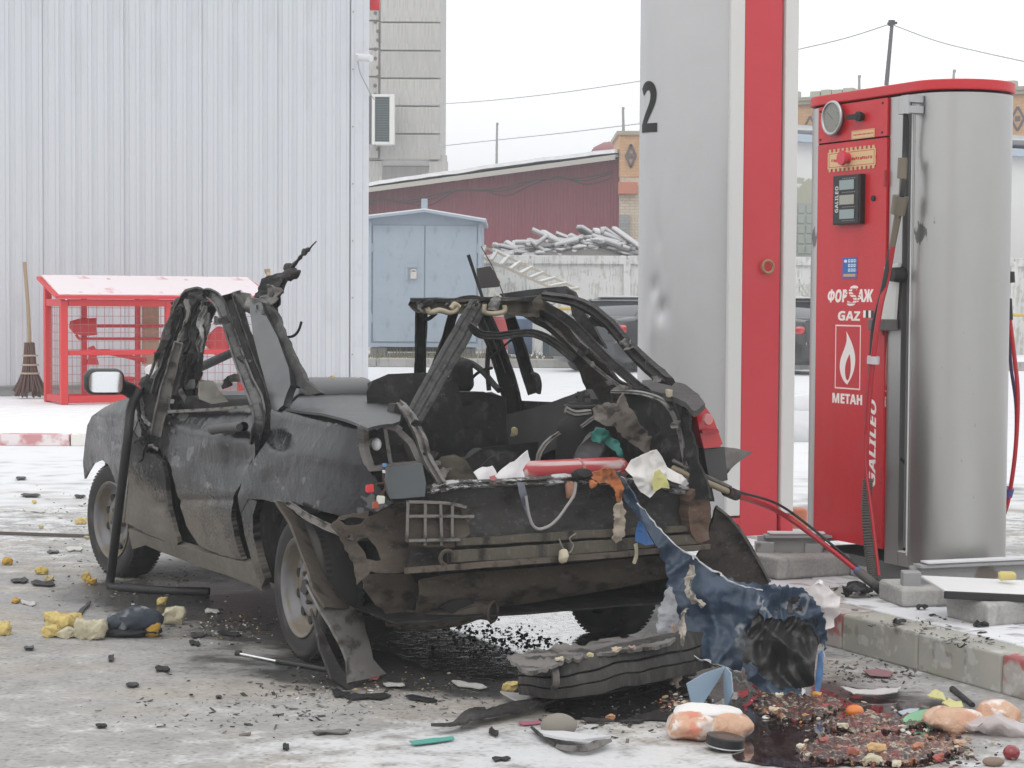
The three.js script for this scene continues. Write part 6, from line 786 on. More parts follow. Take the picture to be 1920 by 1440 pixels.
{ const e = cz(.64)(924, 1147), s = cz(.52)(800, 1163), ax = V(.55, -.03, .80).normalize(); part('exhaust_pipe', tube([s.clone().add(V(-.1, .0, -.12)), s, s.clone().lerp(e, .5), e.clone().addScaledVector(ax, -.06), e.clone().addScaledVector(ax, .001)], .036, 36, 16), brown, car); part('exhaust_rim', new THREE.TorusGeometry(.037, .006, 8, 24).applyQuaternion(new THREE.Quaternion().setFromUnitVectors(V(0, 0, 1), ax)).translate(e.x, e.y, e.z), brown, car); part('exhaust_mouth', new THREE.CircleGeometry(.034, 20).applyQuaternion(new THREE.Quaternion().setFromUnitVectors(V(0, 0, 1), ax)).translate(e.x, e.y, e.z - .002), M.black, car); }
// vent frame at the near rear corner
sheetP('vent_plate', [[764, 940], [870, 945], [880, 1000], [850, 1026], [768, 1026]], cz(.745), brown, { cell: 12, t: .006, crump: .008 });
for (const r of [[[764, 941], [840, 944], [872, 950]], [[764, 968], [886, 968]], [[764, 1014], [860, 1012]], [[765, 941], [763, 1014]], [[797, 942], [797, 1022]], [[826, 943], [828, 1022]], [[848, 944], [848, 1010]]]) beamP('vent_bar', 'z', r.map(([x, y]) => [x, y, .765, 6]), ashy, { h: .025, amp: .002 });
sheetP('vent_tear', [[862, 946], [884, 956], [890, 968], [876, 980], [868, 965]], cz(.77), brown, { cell: 6, t: .004, crump: .012 });
part('tow_hook', new THREE.TorusGeometry(.026, .008, 7, 18, 4.6).translate(...cz(.775)(838, 1046).toArray()), brown, car);
sheetP('bumper_bracket', [[1292, 928], [1304, 916], [1326, 922], [1330, 960], [1328, 1010], [1308, 1020], [1293, 1000], [1288, 960]], cz(.76), rusty, { cell: 7, t: .06, crump: .015, tear: 1 });
sheetP('hanging_panel', [[1344, 950], [1366, 966], [1400, 1012], [1443, 1086], [1441, 1102], [1400, 1098], [1330, 1080], [1300, 1062], [1328, 1004]], onPlane(CAR, cz(.70)(1344, 950), cz(.60)(1443, 1095), cz(.66)(1300, 1060)), new THREE.MeshPhysicalMaterial({ specularIntensity: .45, map: brownTex([.06, .048, .042], 107), roughness: .75, bumpMap: rep(bumpF, 3), bumpScale: .004, side: THREE.DoubleSide }), { cell: 10, t: .01, amp: .01, tear: 1 });
beamP('panel_edge', 'z', [[1344, 950, .71, 5], [1370, 972, .70, 5], [1402, 1015, .67, 5], [1443, 1090, .61, 5]], ashy, { h: .015, amp: .003 });
// boot interior
sheetP('door_card', [[948, 778], [1000, 765], [1060, 745], [1100, 730], [1110, 748], [1102, 792], [1062, 832], [1000, 862], [962, 870], [944, 832]], cx(.50), mat([.055, .053, .055], .8), { cell: 9, t: .03, crump: .008, cf: 5 });
sheetP('torn_flap', [[810, 905], [812, 872], [822, 855], [840, 850], [862, 860], [882, 882], [900, 907], [860, 907]], cz(.60), olive, { cell: 7, t: .006, crump: .016, cf: 6, bend: (p, x, y) => { p.z += .05 * Math.sin((x - 810) / 90 * 3); } });
sheetP('torn_flap', [[895, 880], [915, 858], [945, 845], [962, 848], [962, 868], [940, 884], [910, 896]], cz(.45), soot, { cell: 7, t: .006, crump: .02 });
sheetP('torn_seat', [[868, 862], [900, 842], [935, 846], [930, 872], [880, 885]], cz(.3), soot, { cell: 7, t: .03, crump: .02 });
part('wheel_arch', boxUV(jitter(new THREE.SphereGeometry(1, 24, 14).scale(.16, .30, .36).translate(.52, .48, .05), .03, 6)), soot, car);
for (const [P, w] of [[[[1008, 872], [1014, 848], [1030, 826], [1048, 812]], 10], [[[1090, 800], [1120, 780], [1150, 772], [1190, 790]], 8], [[[1180, 790], [1205, 786], [1230, 782]], 7], [[[1060, 768], [1080, 775], [1108, 772]], 12]]) beamP('torn_rib', 'z', P.map(([x, y]) => [x, y, .28, w]), ashy, { prof: 'fold', h: .02, amp: .008 });
// ragged scraps of sheet metal still clinging to the frame
{ const r = rng(90), lines = [[[1015, 560], [1100, 576], [1166, 634], [1250, 712], .6], [[1000, 585], [1082, 656], [1190, 744], .58], [[772, 570], [880, 572], [1010, 574], null], [[378, 560], [430, 610], [470, 720], -.60], [[480, 570], [530, 655], [575, 715], -.52], [[300, 690], [330, 600], [380, 550], -.55], [[760, 765], [800, 850], [830, 905], 'z'], [[1255, 765], [1275, 810], [1295, 900], 'z']], m = [bare, ashy, darkPanel, soot, soot];
  lines.forEach((L, li) => { const ax = L[L.length - 1], P = L.slice(0, -1), surf = ax === null ? cz(-.38) : ax === 'z' ? cz(.66) : cx(ax); for (let i = 0; i < 9; i++) { const k = r() * (P.length - 1), a = Math.floor(k), x = mix(P[a][0], P[a + 1][0], k - a) + (r() - .5) * 12, y = mix(P[a][1], P[a + 1][1], k - a) + (r() - .5) * 12, w = 4 + r() * 9, an = r() * 6.28; const pts = [0, 1, 2, 3, 4].map((j) => { const t = an + j * 1.257 + (r() - .5) * .5, q = w * (.35 + r() * .9); return [x + Math.cos(t) * q * 1.3, y + Math.sin(t) * q]; }); part('torn_shard', sheet(pts, surf, { cell: 4, t: .003, crump: .022, cf: 16, seed: li * 10 + i, tear: 1.5 }), m[i % 5], car); } }); }
// ================================================================== WHAT LIES ABOUT
const foamM = [[.58, .45, .17], [.54, .40, .12], [.56, .48, .28], [.54, .33, .06]].map((c, i) => new THREE.MeshStandardMaterial({ roughness: .95, side: THREE.DoubleSide, bumpMap: rep(bumpF, 6), bumpScale: .004, map: rep(colorTex(128, 128, (u, v) => { const n = pfbm(u, v, 6, 5, 60 + i), f = pnoise(u * 50, v * 50, 50, i), d = sstep(.6, .75, n) * .6; return c.map((q) => mix(q * (.75 + .5 * n) * (.85 + .3 * f), .2, d)); }), 3) }));
const paleFoam = new THREE.MeshStandardMaterial({ roughness: .95, side: THREE.DoubleSide, bumpMap: rep(bumpF, 5), bumpScale: .004, map: rep(colorTex(128, 128, (u, v) => { const n = pfbm(u, v, 6, 5, 71); return [.46 * (.7 + .6 * n), .42 * (.7 + .6 * n), .30 * (.65 + .7 * n)]; }), 3) });
const plasticW = new THREE.MeshPhysicalMaterial({ color: lin(.78, .76, .74), roughness: .55, transmission: .12, thickness: 0, side: THREE.DoubleSide });
const clothM = (c, s, w = .5) => new THREE.MeshStandardMaterial({ roughness: .85, side: THREE.DoubleSide, bumpMap: rep(bumpF, 8), bumpScale: .003, map: rep(colorTex(256, 256, (u, v) => { const n = pfbm(u, v, 6, 5, s), st = sstep(.60, .72, pfbm(u, v, 11, 5, s + 4)), d = sstep(.60, .74, pfbm(u, v, 5, 6, s + 9)) * w, k = (.65 + .7 * n); return c.map((q, i) => mix(mix(q * k, q * .35, st), [.52, .51, .50][i], d)); }), 1.6) });
const wl = (p) => p.clone().applyMatrix4(CAR.m), cl = (p) => local(CAR, p);
const ground = (y) => on(WORLD, 'y', y);
// a loose sheet surveyed on any surface, as a thing of its own
function scrap(name, label, cat, outline, surf, m, o = {}, group) { return solo(name, sheet(outline, surf, o), m, label, cat, group); }
const inCar = (f) => (x, y) => wl(f(x, y)); // surface given in car axes, used for separate things
function chunk(w, h, dp, s) { // torn piece: a rounded block pushed about by coarse and fine noise
  let g = new THREE.IcosahedronGeometry(1, 7); const p = g.attributes.position; for (let i = 0; i < p.count; i++) { const v = V(p.getX(i), p.getY(i), p.getZ(i)), m = Math.max(Math.abs(v.x), Math.abs(v.y), Math.abs(v.z)); v.multiplyScalar(mix(1, 1 / m, .45) * .46); p.setXYZ(i, v.x * w, v.y * h, v.z * dp); }
  g = jitter(g, w * .30, 1.3 / w, s); g = jitter(g, w * .13, 3.6 / w, s + 5); g = jitter(g, w * .05, 9 / w, s + 9); return g;
}
function lump(name, label, cat, px, py, w, h, m, o = {}) { // w, h in picture px; rests on the ground
  const base = o.y ?? .004, p = o.p ?? G(px, py + h * .45, base), k = p.distanceTo(camera.position) / FOCAL, W = w * k, H = h * k * (o.flat ?? .8);
  const g = o.boxy || /foam/.test(name) ? chunk(W * .9, H * .95, (o.deep ?? .7) * W * .9, px * .37 + py * .11) : jitter(new THREE.IcosahedronGeometry(1, o.det ?? 4).scale(W / 2, H / 2, (o.deep ?? .7) * W / 2), W * (o.rough ?? .16), (o.freq ?? 1.7) / W, px * .37 + py * .11); g.computeBoundingBox();
  return solo(name, boxUV(g.translate(0, -g.boundingBox.min.y - H * (o.sink ?? .08), 0)), m, label, cat, o.group, [p.x, base, p.z]);
}
// ---- contents of the boot
{
  const a = wl(cz(.55)(958, 889)), b = wl(cz(.50)(1178, 890)), d = b.clone().sub(a), n = d.length(), o = thing('gas_cylinder', 'faded red gas cylinder lying across the boot behind the sill', 'gas cylinder', [a.x, a.y, a.z], Math.atan2(-d.z, d.x));
  const red = new THREE.MeshStandardMaterial({ roughness: .6, map: colorTex(256, 256, (u, v) => { const q = sstep(.42, .62, pfbm(u, v, 8, 5, 3)); return [mix(.40, .52, q), mix(.045, .40, q), mix(.05, .39, q)]; }) });
  part('body', new THREE.LatheGeometry([[0, 0], [.025, .004], [.04, .02], [.046, .05], [.046, n - .07], [.04, n - .03], [.02, n - .005], [0, n]].map((p) => new THREE.Vector2(...p)), 28).rotateZ(-Math.PI / 2), red, o); part('collar', cyl(V(n * .55, 0, 0), V(n * .57, 0, 0), .049), red, o);
}
{ const p = wl(cz(.18)(1088, 860)), o = thing('gas_bottle', 'sooty black gas bottle standing in the boot', 'gas bottle', [p.x, p.y - .10, p.z]), m = soot; o.scale.setScalar(.74); part('body', jitter(new THREE.LatheGeometry([[0, 0], [.12, .01], [.135, .05], [.135, .28], [.12, .34], [.06, .375], [.05, .39], [.05, .41], [.07, .415], [.07, .44], [0, .44]].map((q) => new THREE.Vector2(...q)), 32), .008, 8), m, o); part('valve', [cyl(V(0, .43, 0), V(0, .5, 0), .022), cyl(V(-.03, .48, 0), V(.05, .48, 0), .014)], darkPanel, o); part('collar_ring', new THREE.TorusGeometry(.085, .012, 8, 24).rotateX(Math.PI / 2).translate(0, .42, 0), darkPanel, o); }
scrap('black_sack', 'black plastic sack slumped in the boot beside the gas bottle', 'sack', [[1062, 872], [1078, 842], [1105, 815], [1128, 800], [1160, 822], [1172, 850], [1160, 878], [1110, 880]], inCar(cz(.36)), mat([.035, .034, .036], .4), { cell: 7, t: .04, crump: .03, cf: 8, bend: (p, x, y) => { p.z += .08 * Math.max(0, Math.cos((x - 1115) / 55 * 1.5)); } });
scrap('torn_cloth', 'grey-brown torn cloth draped over the right side of the boot', 'cloth', [[1110, 766], [1130, 755], [1152, 756], [1165, 735], [1172, 758], [1184, 776], [1212, 815], [1248, 845], [1275, 876], [1262, 890], [1240, 880], [1196, 840], [1172, 822], [1150, 800], [1128, 798], [1112, 786]], inCar(cz(.42)), clothM([.17, .15, .13], 31, .15), { cell: 6, t: .008, crump: .03, cf: 8, tear: 2 });
scrap('teal_bag', 'crumpled teal plastic bag on the black sack in the boot', 'bag', [[1104, 812], [1112, 803], [1128, 802], [1140, 815], [1158, 828], [1166, 846], [1170, 864], [1160, 862], [1150, 842], [1134, 830], [1118, 832], [1106, 824]], inCar(cz(.46)), mat([.04, .20, .17], .45), { cell: 5, t: .003, crump: .03, cf: 14, tear: 2 });
scrap('white_bag', 'dirty white plastic bag with pale yellow scrap on the boot sill', 'bag', [[1170, 880], [1182, 862], [1210, 850], [1230, 843], [1240, 856], [1252, 876], [1274, 890], [1288, 906], [1282, 912], [1255, 902], [1240, 892], [1232, 905], [1225, 922], [1212, 932], [1198, 922], [1186, 905]], inCar(cz(.76)), plasticW, { cell: 5, t: .003, crump: .035, cf: 11, seed: 3 });
scrap('yellow_rag', 'pale yellow scrap hanging out of the white bag on the sill', 'rag', [[1226, 884], [1236, 880], [1246, 892], [1252, 908], [1254, 916], [1240, 914], [1226, 922], [1222, 906]], inCar(cz(.80)), mat([.56, .54, .22], .7), { cell: 4, t: .003, crump: .012, cf: 14 });
for (const [o, l, s] of [[[[886, 884], [905, 876], [924, 873], [932, 888], [930, 906], [900, 908], [894, 898]], 'torn white paper sheet lying left on the boot sill', 4], [[[925, 892], [950, 872], [976, 852], [988, 844], [993, 862], [978, 880], [980, 892], [972, 906], [934, 906]], 'torn white paper sheet sticking up from the boot sill', 9]]) scrap('torn_paper', l, 'paper', o, inCar(cz(.70)), mat([.72, .70, .71], .8), { cell: 6, t: .003, crump: .02, cf: 7, seed: s, tear: 1 });
scrap('red_scrap', 'small pink-red scrap on the white paper in the boot', 'scrap', [[918, 894], [928, 891], [932, 901], [922, 903]], inCar(cz(.735)), mat([.5, .16, .16], .7), { cell: 4, t: .003, crump: .006 });
scrap('orange_rag', 'orange stained rag hanging over the boot sill by the white bag', 'rag', [[1106, 892], [1118, 880], [1140, 878], [1158, 884], [1160, 900], [1164, 920], [1156, 945], [1150, 938], [1144, 912], [1132, 902], [1118, 906]], inCar(cz(.77)), clothM([.36, .12, .04], 41, .25), { cell: 4, t: .005, crump: .03, cf: 13, tear: 2 });
scrap('pale_rag', 'pale shredded strip dangling under the orange rag', 'rag', [[1150, 945], [1162, 938], [1172, 955], [1168, 985], [1164, 1012], [1158, 1018], [1148, 1010], [1152, 985], [1146, 965]], inCar(cz(.80)), clothM([.34, .29, .23], 43, .4), { cell: 4, t: .004, crump: .025, cf: 14, tear: 2 });
scrap('blue_strip', 'narrow dark blue cloth strip hanging from the boot sill', 'cloth strip', [[968, 903], [980, 904], [988, 930], [990, 958], [996, 975], [990, 974], [980, 948], [972, 925]], inCar(cz(.77)), clothM([.05, .065, .10], 45, .2), { cell: 4, t: .003, crump: .012, cf: 12 });
solo('dangling_cord', tube([[986, 930], [992, 965], [1000, 986], [1010, 992], [1030, 986], [1046, 972], [1062, 950], [1076, 928], [1080, 905]].map(([x, y]) => wl(cz(.79)(x, y))), .006, 50, 6), mat([.30, .29, .28], .9), 'grey cord looped along the rear panel below the sill', 'cord');
solo('dangling_cord', tube([[1048, 1010], [1056, 1028], [1068, 1036], [1075, 1022], [1068, 1010], [1080, 1000]].map(([x, y]) => wl(cz(.80)(x, y))), .003, 40, 5), mat([.22, .20, .18], .9), 'thin curled wire over the lower rear lip', 'wire');
for (const [n, l, c, x, y, w, h, z, m] of [['cloth_clump', 'beige fluff clump hanging on the rear lip', 'fluff', 1056, 1042, 20, 26, .82, paleFoam], ['cloth_clump', 'black clump lying on the boot sill by the orange rag', 'clump', 1090, 888, 34, 22, .76, soot], ['cloth_clump', 'reddish brown scrap hanging on the rear panel under the sill', 'scrap', 1070, 920, 22, 36, .75, clothM([.25, .13, .09], 47, .3)], ['cloth_clump', 'small orange scrap under the black clump on the sill', 'scrap', 1112, 908, 16, 16, .78, mat([.42, .15, .05], .8)]]) { const p = wl(cz(z)(x, y)), k = p.distanceTo(camera.position) / FOCAL; solo(n, jitter(new THREE.IcosahedronGeometry(1, 4).scale(w * k / 2, h * k / 2, w * k / 2.6), w * k * .22, 2.2 / (w * k), x).translate(p.x, p.y, p.z), m, l, c); }
scrap('blue_plastic', 'bright blue plastic scrap caught on the rear panel', 'plastic', [[1196, 978], [1208, 976], [1222, 1000], [1229, 1020], [1208, 1022], [1190, 1014], [1190, 1000]], inCar(cz(.83)), mat([.05, .16, .42], .4), { cell: 4, t: .003, crump: .012, cf: 12 });
scrap('pale_strip', 'short pale shred hanging below the bright blue scrap', 'shred', [[1188, 1020], [1195, 1018], [1196, 1045], [1192, 1058], [1186, 1056], [1190, 1040]], inCar(cz(.81)), paleFoam, { cell: 4, t: .003, crump: .008 });
lump('foam_piece', 'yellow foam scrap stuck to the far door card', 'foam', 965, 808, 16, 26, foamM[2], { p: wl(cx(.46)(965, 818)), y: wl(cx(.46)(965, 818)).y }); lump('foam_piece', 'amber foam block showing inside the rear door opening', 'foam', 357, 742, 30, 40, foamM[1], { p: wl(cx(-.45)(357, 760)), y: wl(cx(-.45)(357, 762)).y, flat: 1 });
{ const p = wl(cx(-.60)(285, 696)); solo('crumpled_paper', jitter(new THREE.IcosahedronGeometry(.034, 4).scale(1, .9, .8), .02, 40).translate(p.x, p.y, p.z), mat([.76, .74, .74], .8), 'crumpled white paper stuck beside the door mirror', 'paper'); }
for (const [x, y, l] of [[582, 711, 'left'], [622, 708, 'middle'], [668, 710, 'right']]) lump('foam_crumb', l + ' of the three foam crumbs on the grey seat bolster', 'foam', x, y, 15, 9, foamM[0], { p: wl(cz(-.95)(x, y + 4)), y: wl(cz(-.95)(x, y + 5)).y });
// ---- blue torn awning dragged from the boot to the kerb
{
  const A = wl(cz(.78)(1165, 905)), Bp = G(1500, 1285, .02), C = wl(cz(.98)(1240, 1165)), pl = onPlane(WORLD, A, Bp, C), t = thing('blue_tarpaulin', 'torn dark blue padded tarpaulin trailing from the boot to the ground', 'tarpaulin');
  const blueM = new THREE.MeshPhysicalMaterial({ roughness: .5, clearcoat: .2, clearcoatRoughness: .4, side: THREE.DoubleSide, bumpMap: rep(bumpF, 4), bumpScale: .004, map: rep(colorTex(512, 512, (u, v) => { const n = pfbm(u, v, 5, 5, 13), a = pfbm(u, v, 9, 5, 22), st = sstep(.04, .012, Math.abs(pfbm(u, v, 4, 5, 33) - .5)) * sstep(.45, .6, a), d = sstep(.62, .72, a); return [mix(.012 + .024 * n, .42, st * .5), mix(.026 + .04 * n, .43, st * .5), mix(.048 + .066 * n, .45, st * .5)].map((q, i) => mix(q, [.13, .15, .17][i], d * .12)); }), 1.2) });
  const folds = (p, x, y, n) => { const r = (k) => 1 - Math.abs(k); p.addScaledVector(n, .055 * r(Math.sin((x * .8 - y * .5) * .030 + 3 * noise2(x * .012, y * .012, 3))) + .035 * r(Math.sin((x * .9 + y * .5) * .034 + 4 * noise2(x * .01, y * .01, 7))) - .05); };
  part('blue_cloth', sheet([[1138, 888], [1163, 889], [1194, 940], [1250, 1008], [1300, 1048], [1350, 1078], [1400, 1092], [1440, 1096], [1495, 1104], [1522, 1130], [1540, 1180], [1544, 1206], [1530, 1172], [1514, 1142], [1498, 1126], [1462, 1128], [1432, 1142], [1416, 1168], [1404, 1202], [1396, 1242], [1388, 1262], [1330, 1246], [1290, 1228], [1232, 1186], [1238, 1150], [1254, 1092], [1240, 1040], [1195, 968], [1160, 922]], pl, { cell: 6, t: .006, crump: .045, cf: 7, tear: 3, bend: folds }), blueM, t);
  part('black_lining', sheet([[1430, 1138], [1462, 1124], [1500, 1122], [1516, 1138], [1528, 1165], [1536, 1205], [1530, 1240], [1526, 1286], [1480, 1296], [1446, 1290], [1412, 1262], [1394, 1240], [1402, 1200], [1414, 1165]], (x, y) => pl(x, y).add(V(-.01, .01, .05)), { cell: 6, t: .006, crump: .05, cf: 6, bend: (p, x, y, n) => { folds(p, x, y, n); const a = Math.atan2(y - 1090, x - 1490), tri = Math.abs(((a * 5.5 + 2 * noise2(y * .02, a * 2, 3)) % 1 + 1) % 1 - .5); p.addScaledVector(n, .02 + .05 * tri * clamp((y - 1110) / 60)); } }), mat([.028, .027, .028], .45), t);
  part('blue_flap', sheet([[1424, 1098], [1470, 1096], [1502, 1104], [1528, 1136], [1544, 1186], [1538, 1214], [1526, 1190], [1516, 1172], [1500, 1160], [1478, 1150], [1462, 1158], [1440, 1150], [1426, 1164], [1418, 1140]], (x, y) => pl(x, y).add(V(0, .01, .10)), { cell: 5, t: .006, crump: .04, cf: 9, tear: 4, seed: 6, bend: folds }), blueM, t);
  part('blue_hem', sheet([[1388, 1240], [1402, 1236], [1420, 1262], [1448, 1280], [1490, 1284], [1496, 1296], [1450, 1300], [1420, 1290], [1396, 1272]], (x, y) => pl(x, y).add(V(0, .01, .11)), { cell: 5, t: .006, crump: .03, cf: 10, tear: 3, seed: 8, bend: folds }), blueM, t);
  part('grey_wadding', sheet([[1232, 1186], [1238, 1140], [1256, 1096], [1270, 1120], [1272, 1160], [1290, 1210], [1262, 1206]], (x, y) => pl(x, y).add(V(-.005, .005, .03)), { cell: 5, t: .006, crump: .03, cf: 12, tear: 3 }), clothM([.30, .31, .33], 51, .5), t);
  for (const [P, m] of [[[[1300, 1060, 8], [1294, 1090, 16], [1300, 1120, 18], [1318, 1138, 10]], clothM([.40, .37, .32], 72, .4)], [[[1290, 1140, 5], [1282, 1180, 10], [1272, 1220, 18], [1280, 1250, 12], [1262, 1285, 5]], clothM([.36, .32, .28], 73, .4)], [[[1266, 1170, 6], [1262, 1215, 12], [1256, 1260, 10], [1272, 1290, 6]], clothM([.33, .25, .2], 53, .5)], [[[1330, 1246, 4], [1360, 1262, 10], [1392, 1278, 14], [1420, 1300, 8]], clothM([.2, .2, .19], 54, .4)]]) part('torn_strand', beam(WORLD, 'z', P.map(([x, y, w]) => { const q = pl(x, y); return [x, y, q.z + .09, w]; }), { prof: 'fold', h: .016, amp: .026, f: 26, seed: P[0][0], twist: 1.6 }), m, t);
  for (const P of [[[1196, 942], [1252, 1008], [1304, 1048], [1352, 1078]], [[1350, 1080], [1400, 1100], [1450, 1112], [1500, 1120]], [[1296, 1228], [1340, 1244], [1390, 1262]], [[1500, 1108], [1530, 1150], [1546, 1206], [1538, 1280]]]) part('frayed_edge', beam(WORLD, 'z', P.map(([x, y]) => [x, y, pl(x, y).z + .05, 1.0 + 2.0 * noise2(x * .3, y * .3, 5)]), { h: .006, amp: .014, f: 34, seed: P[0][1] }), mat([.5, .51, .52], .9), t);
  part('blue_tail', sheet([[1528, 1225], [1536, 1218], [1538, 1262], [1530, 1300], [1522, 1290]], (x, y) => pl(x, y).add(V(0, .01, .07)), { cell: 5, t: .004, crump: .01 }), mat([.06, .16, .36], .5), t);
}
scrap('white_cloth', 'crumpled white cloth lying on the kerb behind the blue tarpaulin', 'cloth', [[1498, 1112], [1508, 1098], [1530, 1088], [1548, 1096], [1560, 1108], [1574, 1118], [1570, 1134], [1574, 1148], [1562, 1158], [1562, 1172], [1540, 1176], [1528, 1170], [1522, 1150], [1512, 1138], [1502, 1128]], (x, y) => { const k = G(1540, 1170, .16); return on(WORLD, 'z', k.z)(x, y); }, mat([.70, .66, .65], .8), { cell: 5, t: .02, crump: .04, cf: 10, bend: (p, x, y) => { p.z += .06 * Math.max(0, Math.cos((x - 1536) / 40 * 1.5)); } });
// ---- snapped filling hose from the boot to the dispenser
{
  const o = thing('snapped_hose', 'snapped red filling hose running from the boot down to the island', 'hose');
  const P = [wl(cz(.62)(1262, 878)), wl(cz(.72)(1300, 894)), wl(cz(.70)(1370, 924)), toWorld(FD, on(FD, 'x', -.34)(1480, 972)), toWorld(FD, on(FD, 'x', -.30)(1560, 1032)), toWorld(FD, on(FD, 'x', -.28)(1612, 1074))], e = [P[5], toWorld(FD, on(FD, 'x', -.28)(1632, 1090)), G(1650, 1106, .17)];
  part('steel_end', tube([P[0], P[1], P[2]], .013, 20, 8), new THREE.MeshStandardMaterial({ color: lin(.27, .22, .15), roughness: .6 }), o); part('coupling', cyl(P[2].clone().lerp(P[1], .12), P[2].clone().lerp(P[3], .08), .022), rubber, o);
  part('red_hose', tube(P.slice(2), .0115, 50, 9), hoseRed, o); part('black_hose', tube(P.slice(2).map((p, i) => p.clone().add(V(.01, [.012, .026, .016, .008][i], 0))), .006, 50, 7), hoseBlack, o); part('blue_band', cyl(P[5].clone().lerp(P[4], .1), P[5].clone().lerp(P[4], .02), .019), mat([.08, .12, .3], .5), o); part('end_sleeve', tube(e, .021, 20, 9), hoseGrey, o);
  part('steel_tube', tube([P[0].clone().add(V(0, .03, 0)), P[1].clone().add(V(0, .025, 0)), P[2].clone().add(V(0, .02, 0))], .008, 20, 7), ashy, o);
}
// ---- fallen bumper and its splinters
{
  const o = thing('fallen_bumper', 'broken dark bumper lying on the ground behind the car', 'bumper');
  const Q = (px, py, y) => ground(y)(px, py);
  part('shell', beam(WORLD, 'y', [[985, 1272, .10, 62], [1060, 1272, .11, 74], [1150, 1252, .115, 80], [1230, 1235, .115, 82], [1300, 1222, .11, 70]], { prof: 'groove', h: .16, amp: .010, f: 9, seg: 60 }), new THREE.MeshStandardMaterial({ map: brownTex([.052, .048, .044], 117), roughness: .6, bumpMap: rep(bumpF, 3), bumpScale: .003 }), o);
  part('top_plate', sheet([[952, 1230], [985, 1222], [1050, 1210], [1160, 1198], [1252, 1188], [1268, 1200], [1235, 1212], [1150, 1224], [1060, 1240], [1010, 1262], [985, 1262], [970, 1250]], ground(.19), { cell: 7, t: .012, crump: .014, cf: 9, tear: 2 }), ashy, o);
  part('torn_end', sheet([[950, 1230], [968, 1232], [990, 1250], [1000, 1268], [984, 1268], [968, 1250]], ground(.16), { cell: 5, t: .006, crump: .014 }), bare, o);
  part('bracket', beam(WORLD, 'y', [[1038, 1250, .17, 14], [1042, 1272, .14, 14], [1040, 1290, .09, 12]], { h: .03, amp: .004 }), ashy, o);
  part('lower_lip', beam(WORLD, 'y', [[1000, 1306, .02, 14], [1100, 1300, .02, 18], [1200, 1280, .02, 18], [1290, 1262, .02, 14]], { h: .08, amp: .006 }), darkPanel, o);
  for (const [x, y, w, m] of [[1050, 1238, 18, paleFoam], [1108, 1230, 14, foamM[2]], [1155, 1222, 22, clothM([.4, .33, .25], 61, .4)], [1185, 1217, 18, clothM([.34, .24, .2], 62, .4)]]) lump('foam_crumb', { 1050: 'pale scrap lying leftmost on top of the fallen bumper', 1108: 'yellowish crumb in the middle of the fallen bumper top', 1155: 'tan scrap right of centre on the fallen bumper', 1185: 'pinkish scrap rightmost on the fallen bumper' }[x], 'scrap', x, y, w, 10, m, { p: G(x, y, .20), y: .198 });
}
scrap('plastic_strip', 'long thin dark strip of torn plastic in front of the fallen bumper', 'plastic strip', [[808, 1357], [850, 1351], [880, 1332], [905, 1326], [912, 1332], [960, 1318], [1000, 1312], [1060, 1300], [1068, 1304], [1010, 1322], [930, 1340], [870, 1356], [830, 1360]], ground(.035), darkPanel, { cell: 6, t: .01, crump: .012, cf: 9 });
scrap('white_shard', 'white plastic shard under the left end of the fallen bumper', 'shard', [[938, 1298], [970, 1300], [1010, 1300], [1046, 1298], [1042, 1310], [1000, 1318], [962, 1312]], ground(.03), mat([.42, .41, .40], .6), { cell: 6, t: .006, crump: .01 });
lump('foam_piece', 'yellow foam lump at the left end of the fallen bumper', 'foam', 957, 1285, 36, 26, foamM[0], { freq: 2 }); lump('blue_scrap', 'blue and white scrap beside the yellow foam by the bumper', 'scrap', 986, 1284, 24, 18, clothM([.10, .22, .50], 63, .8)); lump('foam_crumb', 'orange crumb between the tray piece and the meat bag', 'crumb', 1144, 1344, 20, 18, clothM([.42, .22, .12], 64, .3));
{ const o = thing('broken_tray', 'snow-dusted broken curved panel with dark torn edge in front', 'panel piece'); part('panel', sheet([[996, 1364], [1030, 1366], [1080, 1380], [1110, 1386], [1146, 1386], [1128, 1396], [1092, 1405], [1060, 1400], [1020, 1384]], ground(.02), { cell: 6, t: .008, amp: .006, bend: (p, x, y) => { p.y += .03 * clamp((y - 1366) / 40); } }), mat([.55, .55, .56], .8), o); part('torn_edge', beam(WORLD, 'y', [[1040, 1396, .012, 8], [1066, 1404, .02, 12], [1092, 1404, .025, 13], [1118, 1396, .03, 16], [1146, 1387, .03, 6]], { h: .01, amp: .006 }), ashy, o); part('edge_lip', beam(WORLD, 'y', [[997, 1364, .02, 5], [1015, 1380, .02, 7], [1042, 1396, .015, 7]], { h: .01, amp: .003 }), darkPanel, o); }
lump('clay_dome', 'smooth grey-brown dome-shaped lump resting on the broken panel', 'lump', 1048, 1360, 66, 40, mat([.23, .21, .18], .9), { flat: 1.1, rough: .04, freq: 1 }); lump('pink_scrap', 'tiny magenta scrap beside the grey dome', 'scrap', 1072, 1374, 12, 9, mat([.5, .14, .25], .7));
scrap('teal_strip', 'thin teal plastic strip lying left of the grey dome', 'plastic strip', [[768, 1391], [800, 1387], [850, 1382], [852, 1386], [815, 1392], [775, 1397]], ground(.012), mat([.08, .32, .26], .6), { cell: 6, t: .003, crump: .005 }); scrap('magenta_strip', 'thin pinkish red smear of plastic above the grey dome', 'plastic strip', [[972, 1354], [1010, 1352], [1020, 1355], [980, 1360]], ground(.01), mat([.42, .14, .20], .7), { cell: 6, t: .003, crump: .004 });
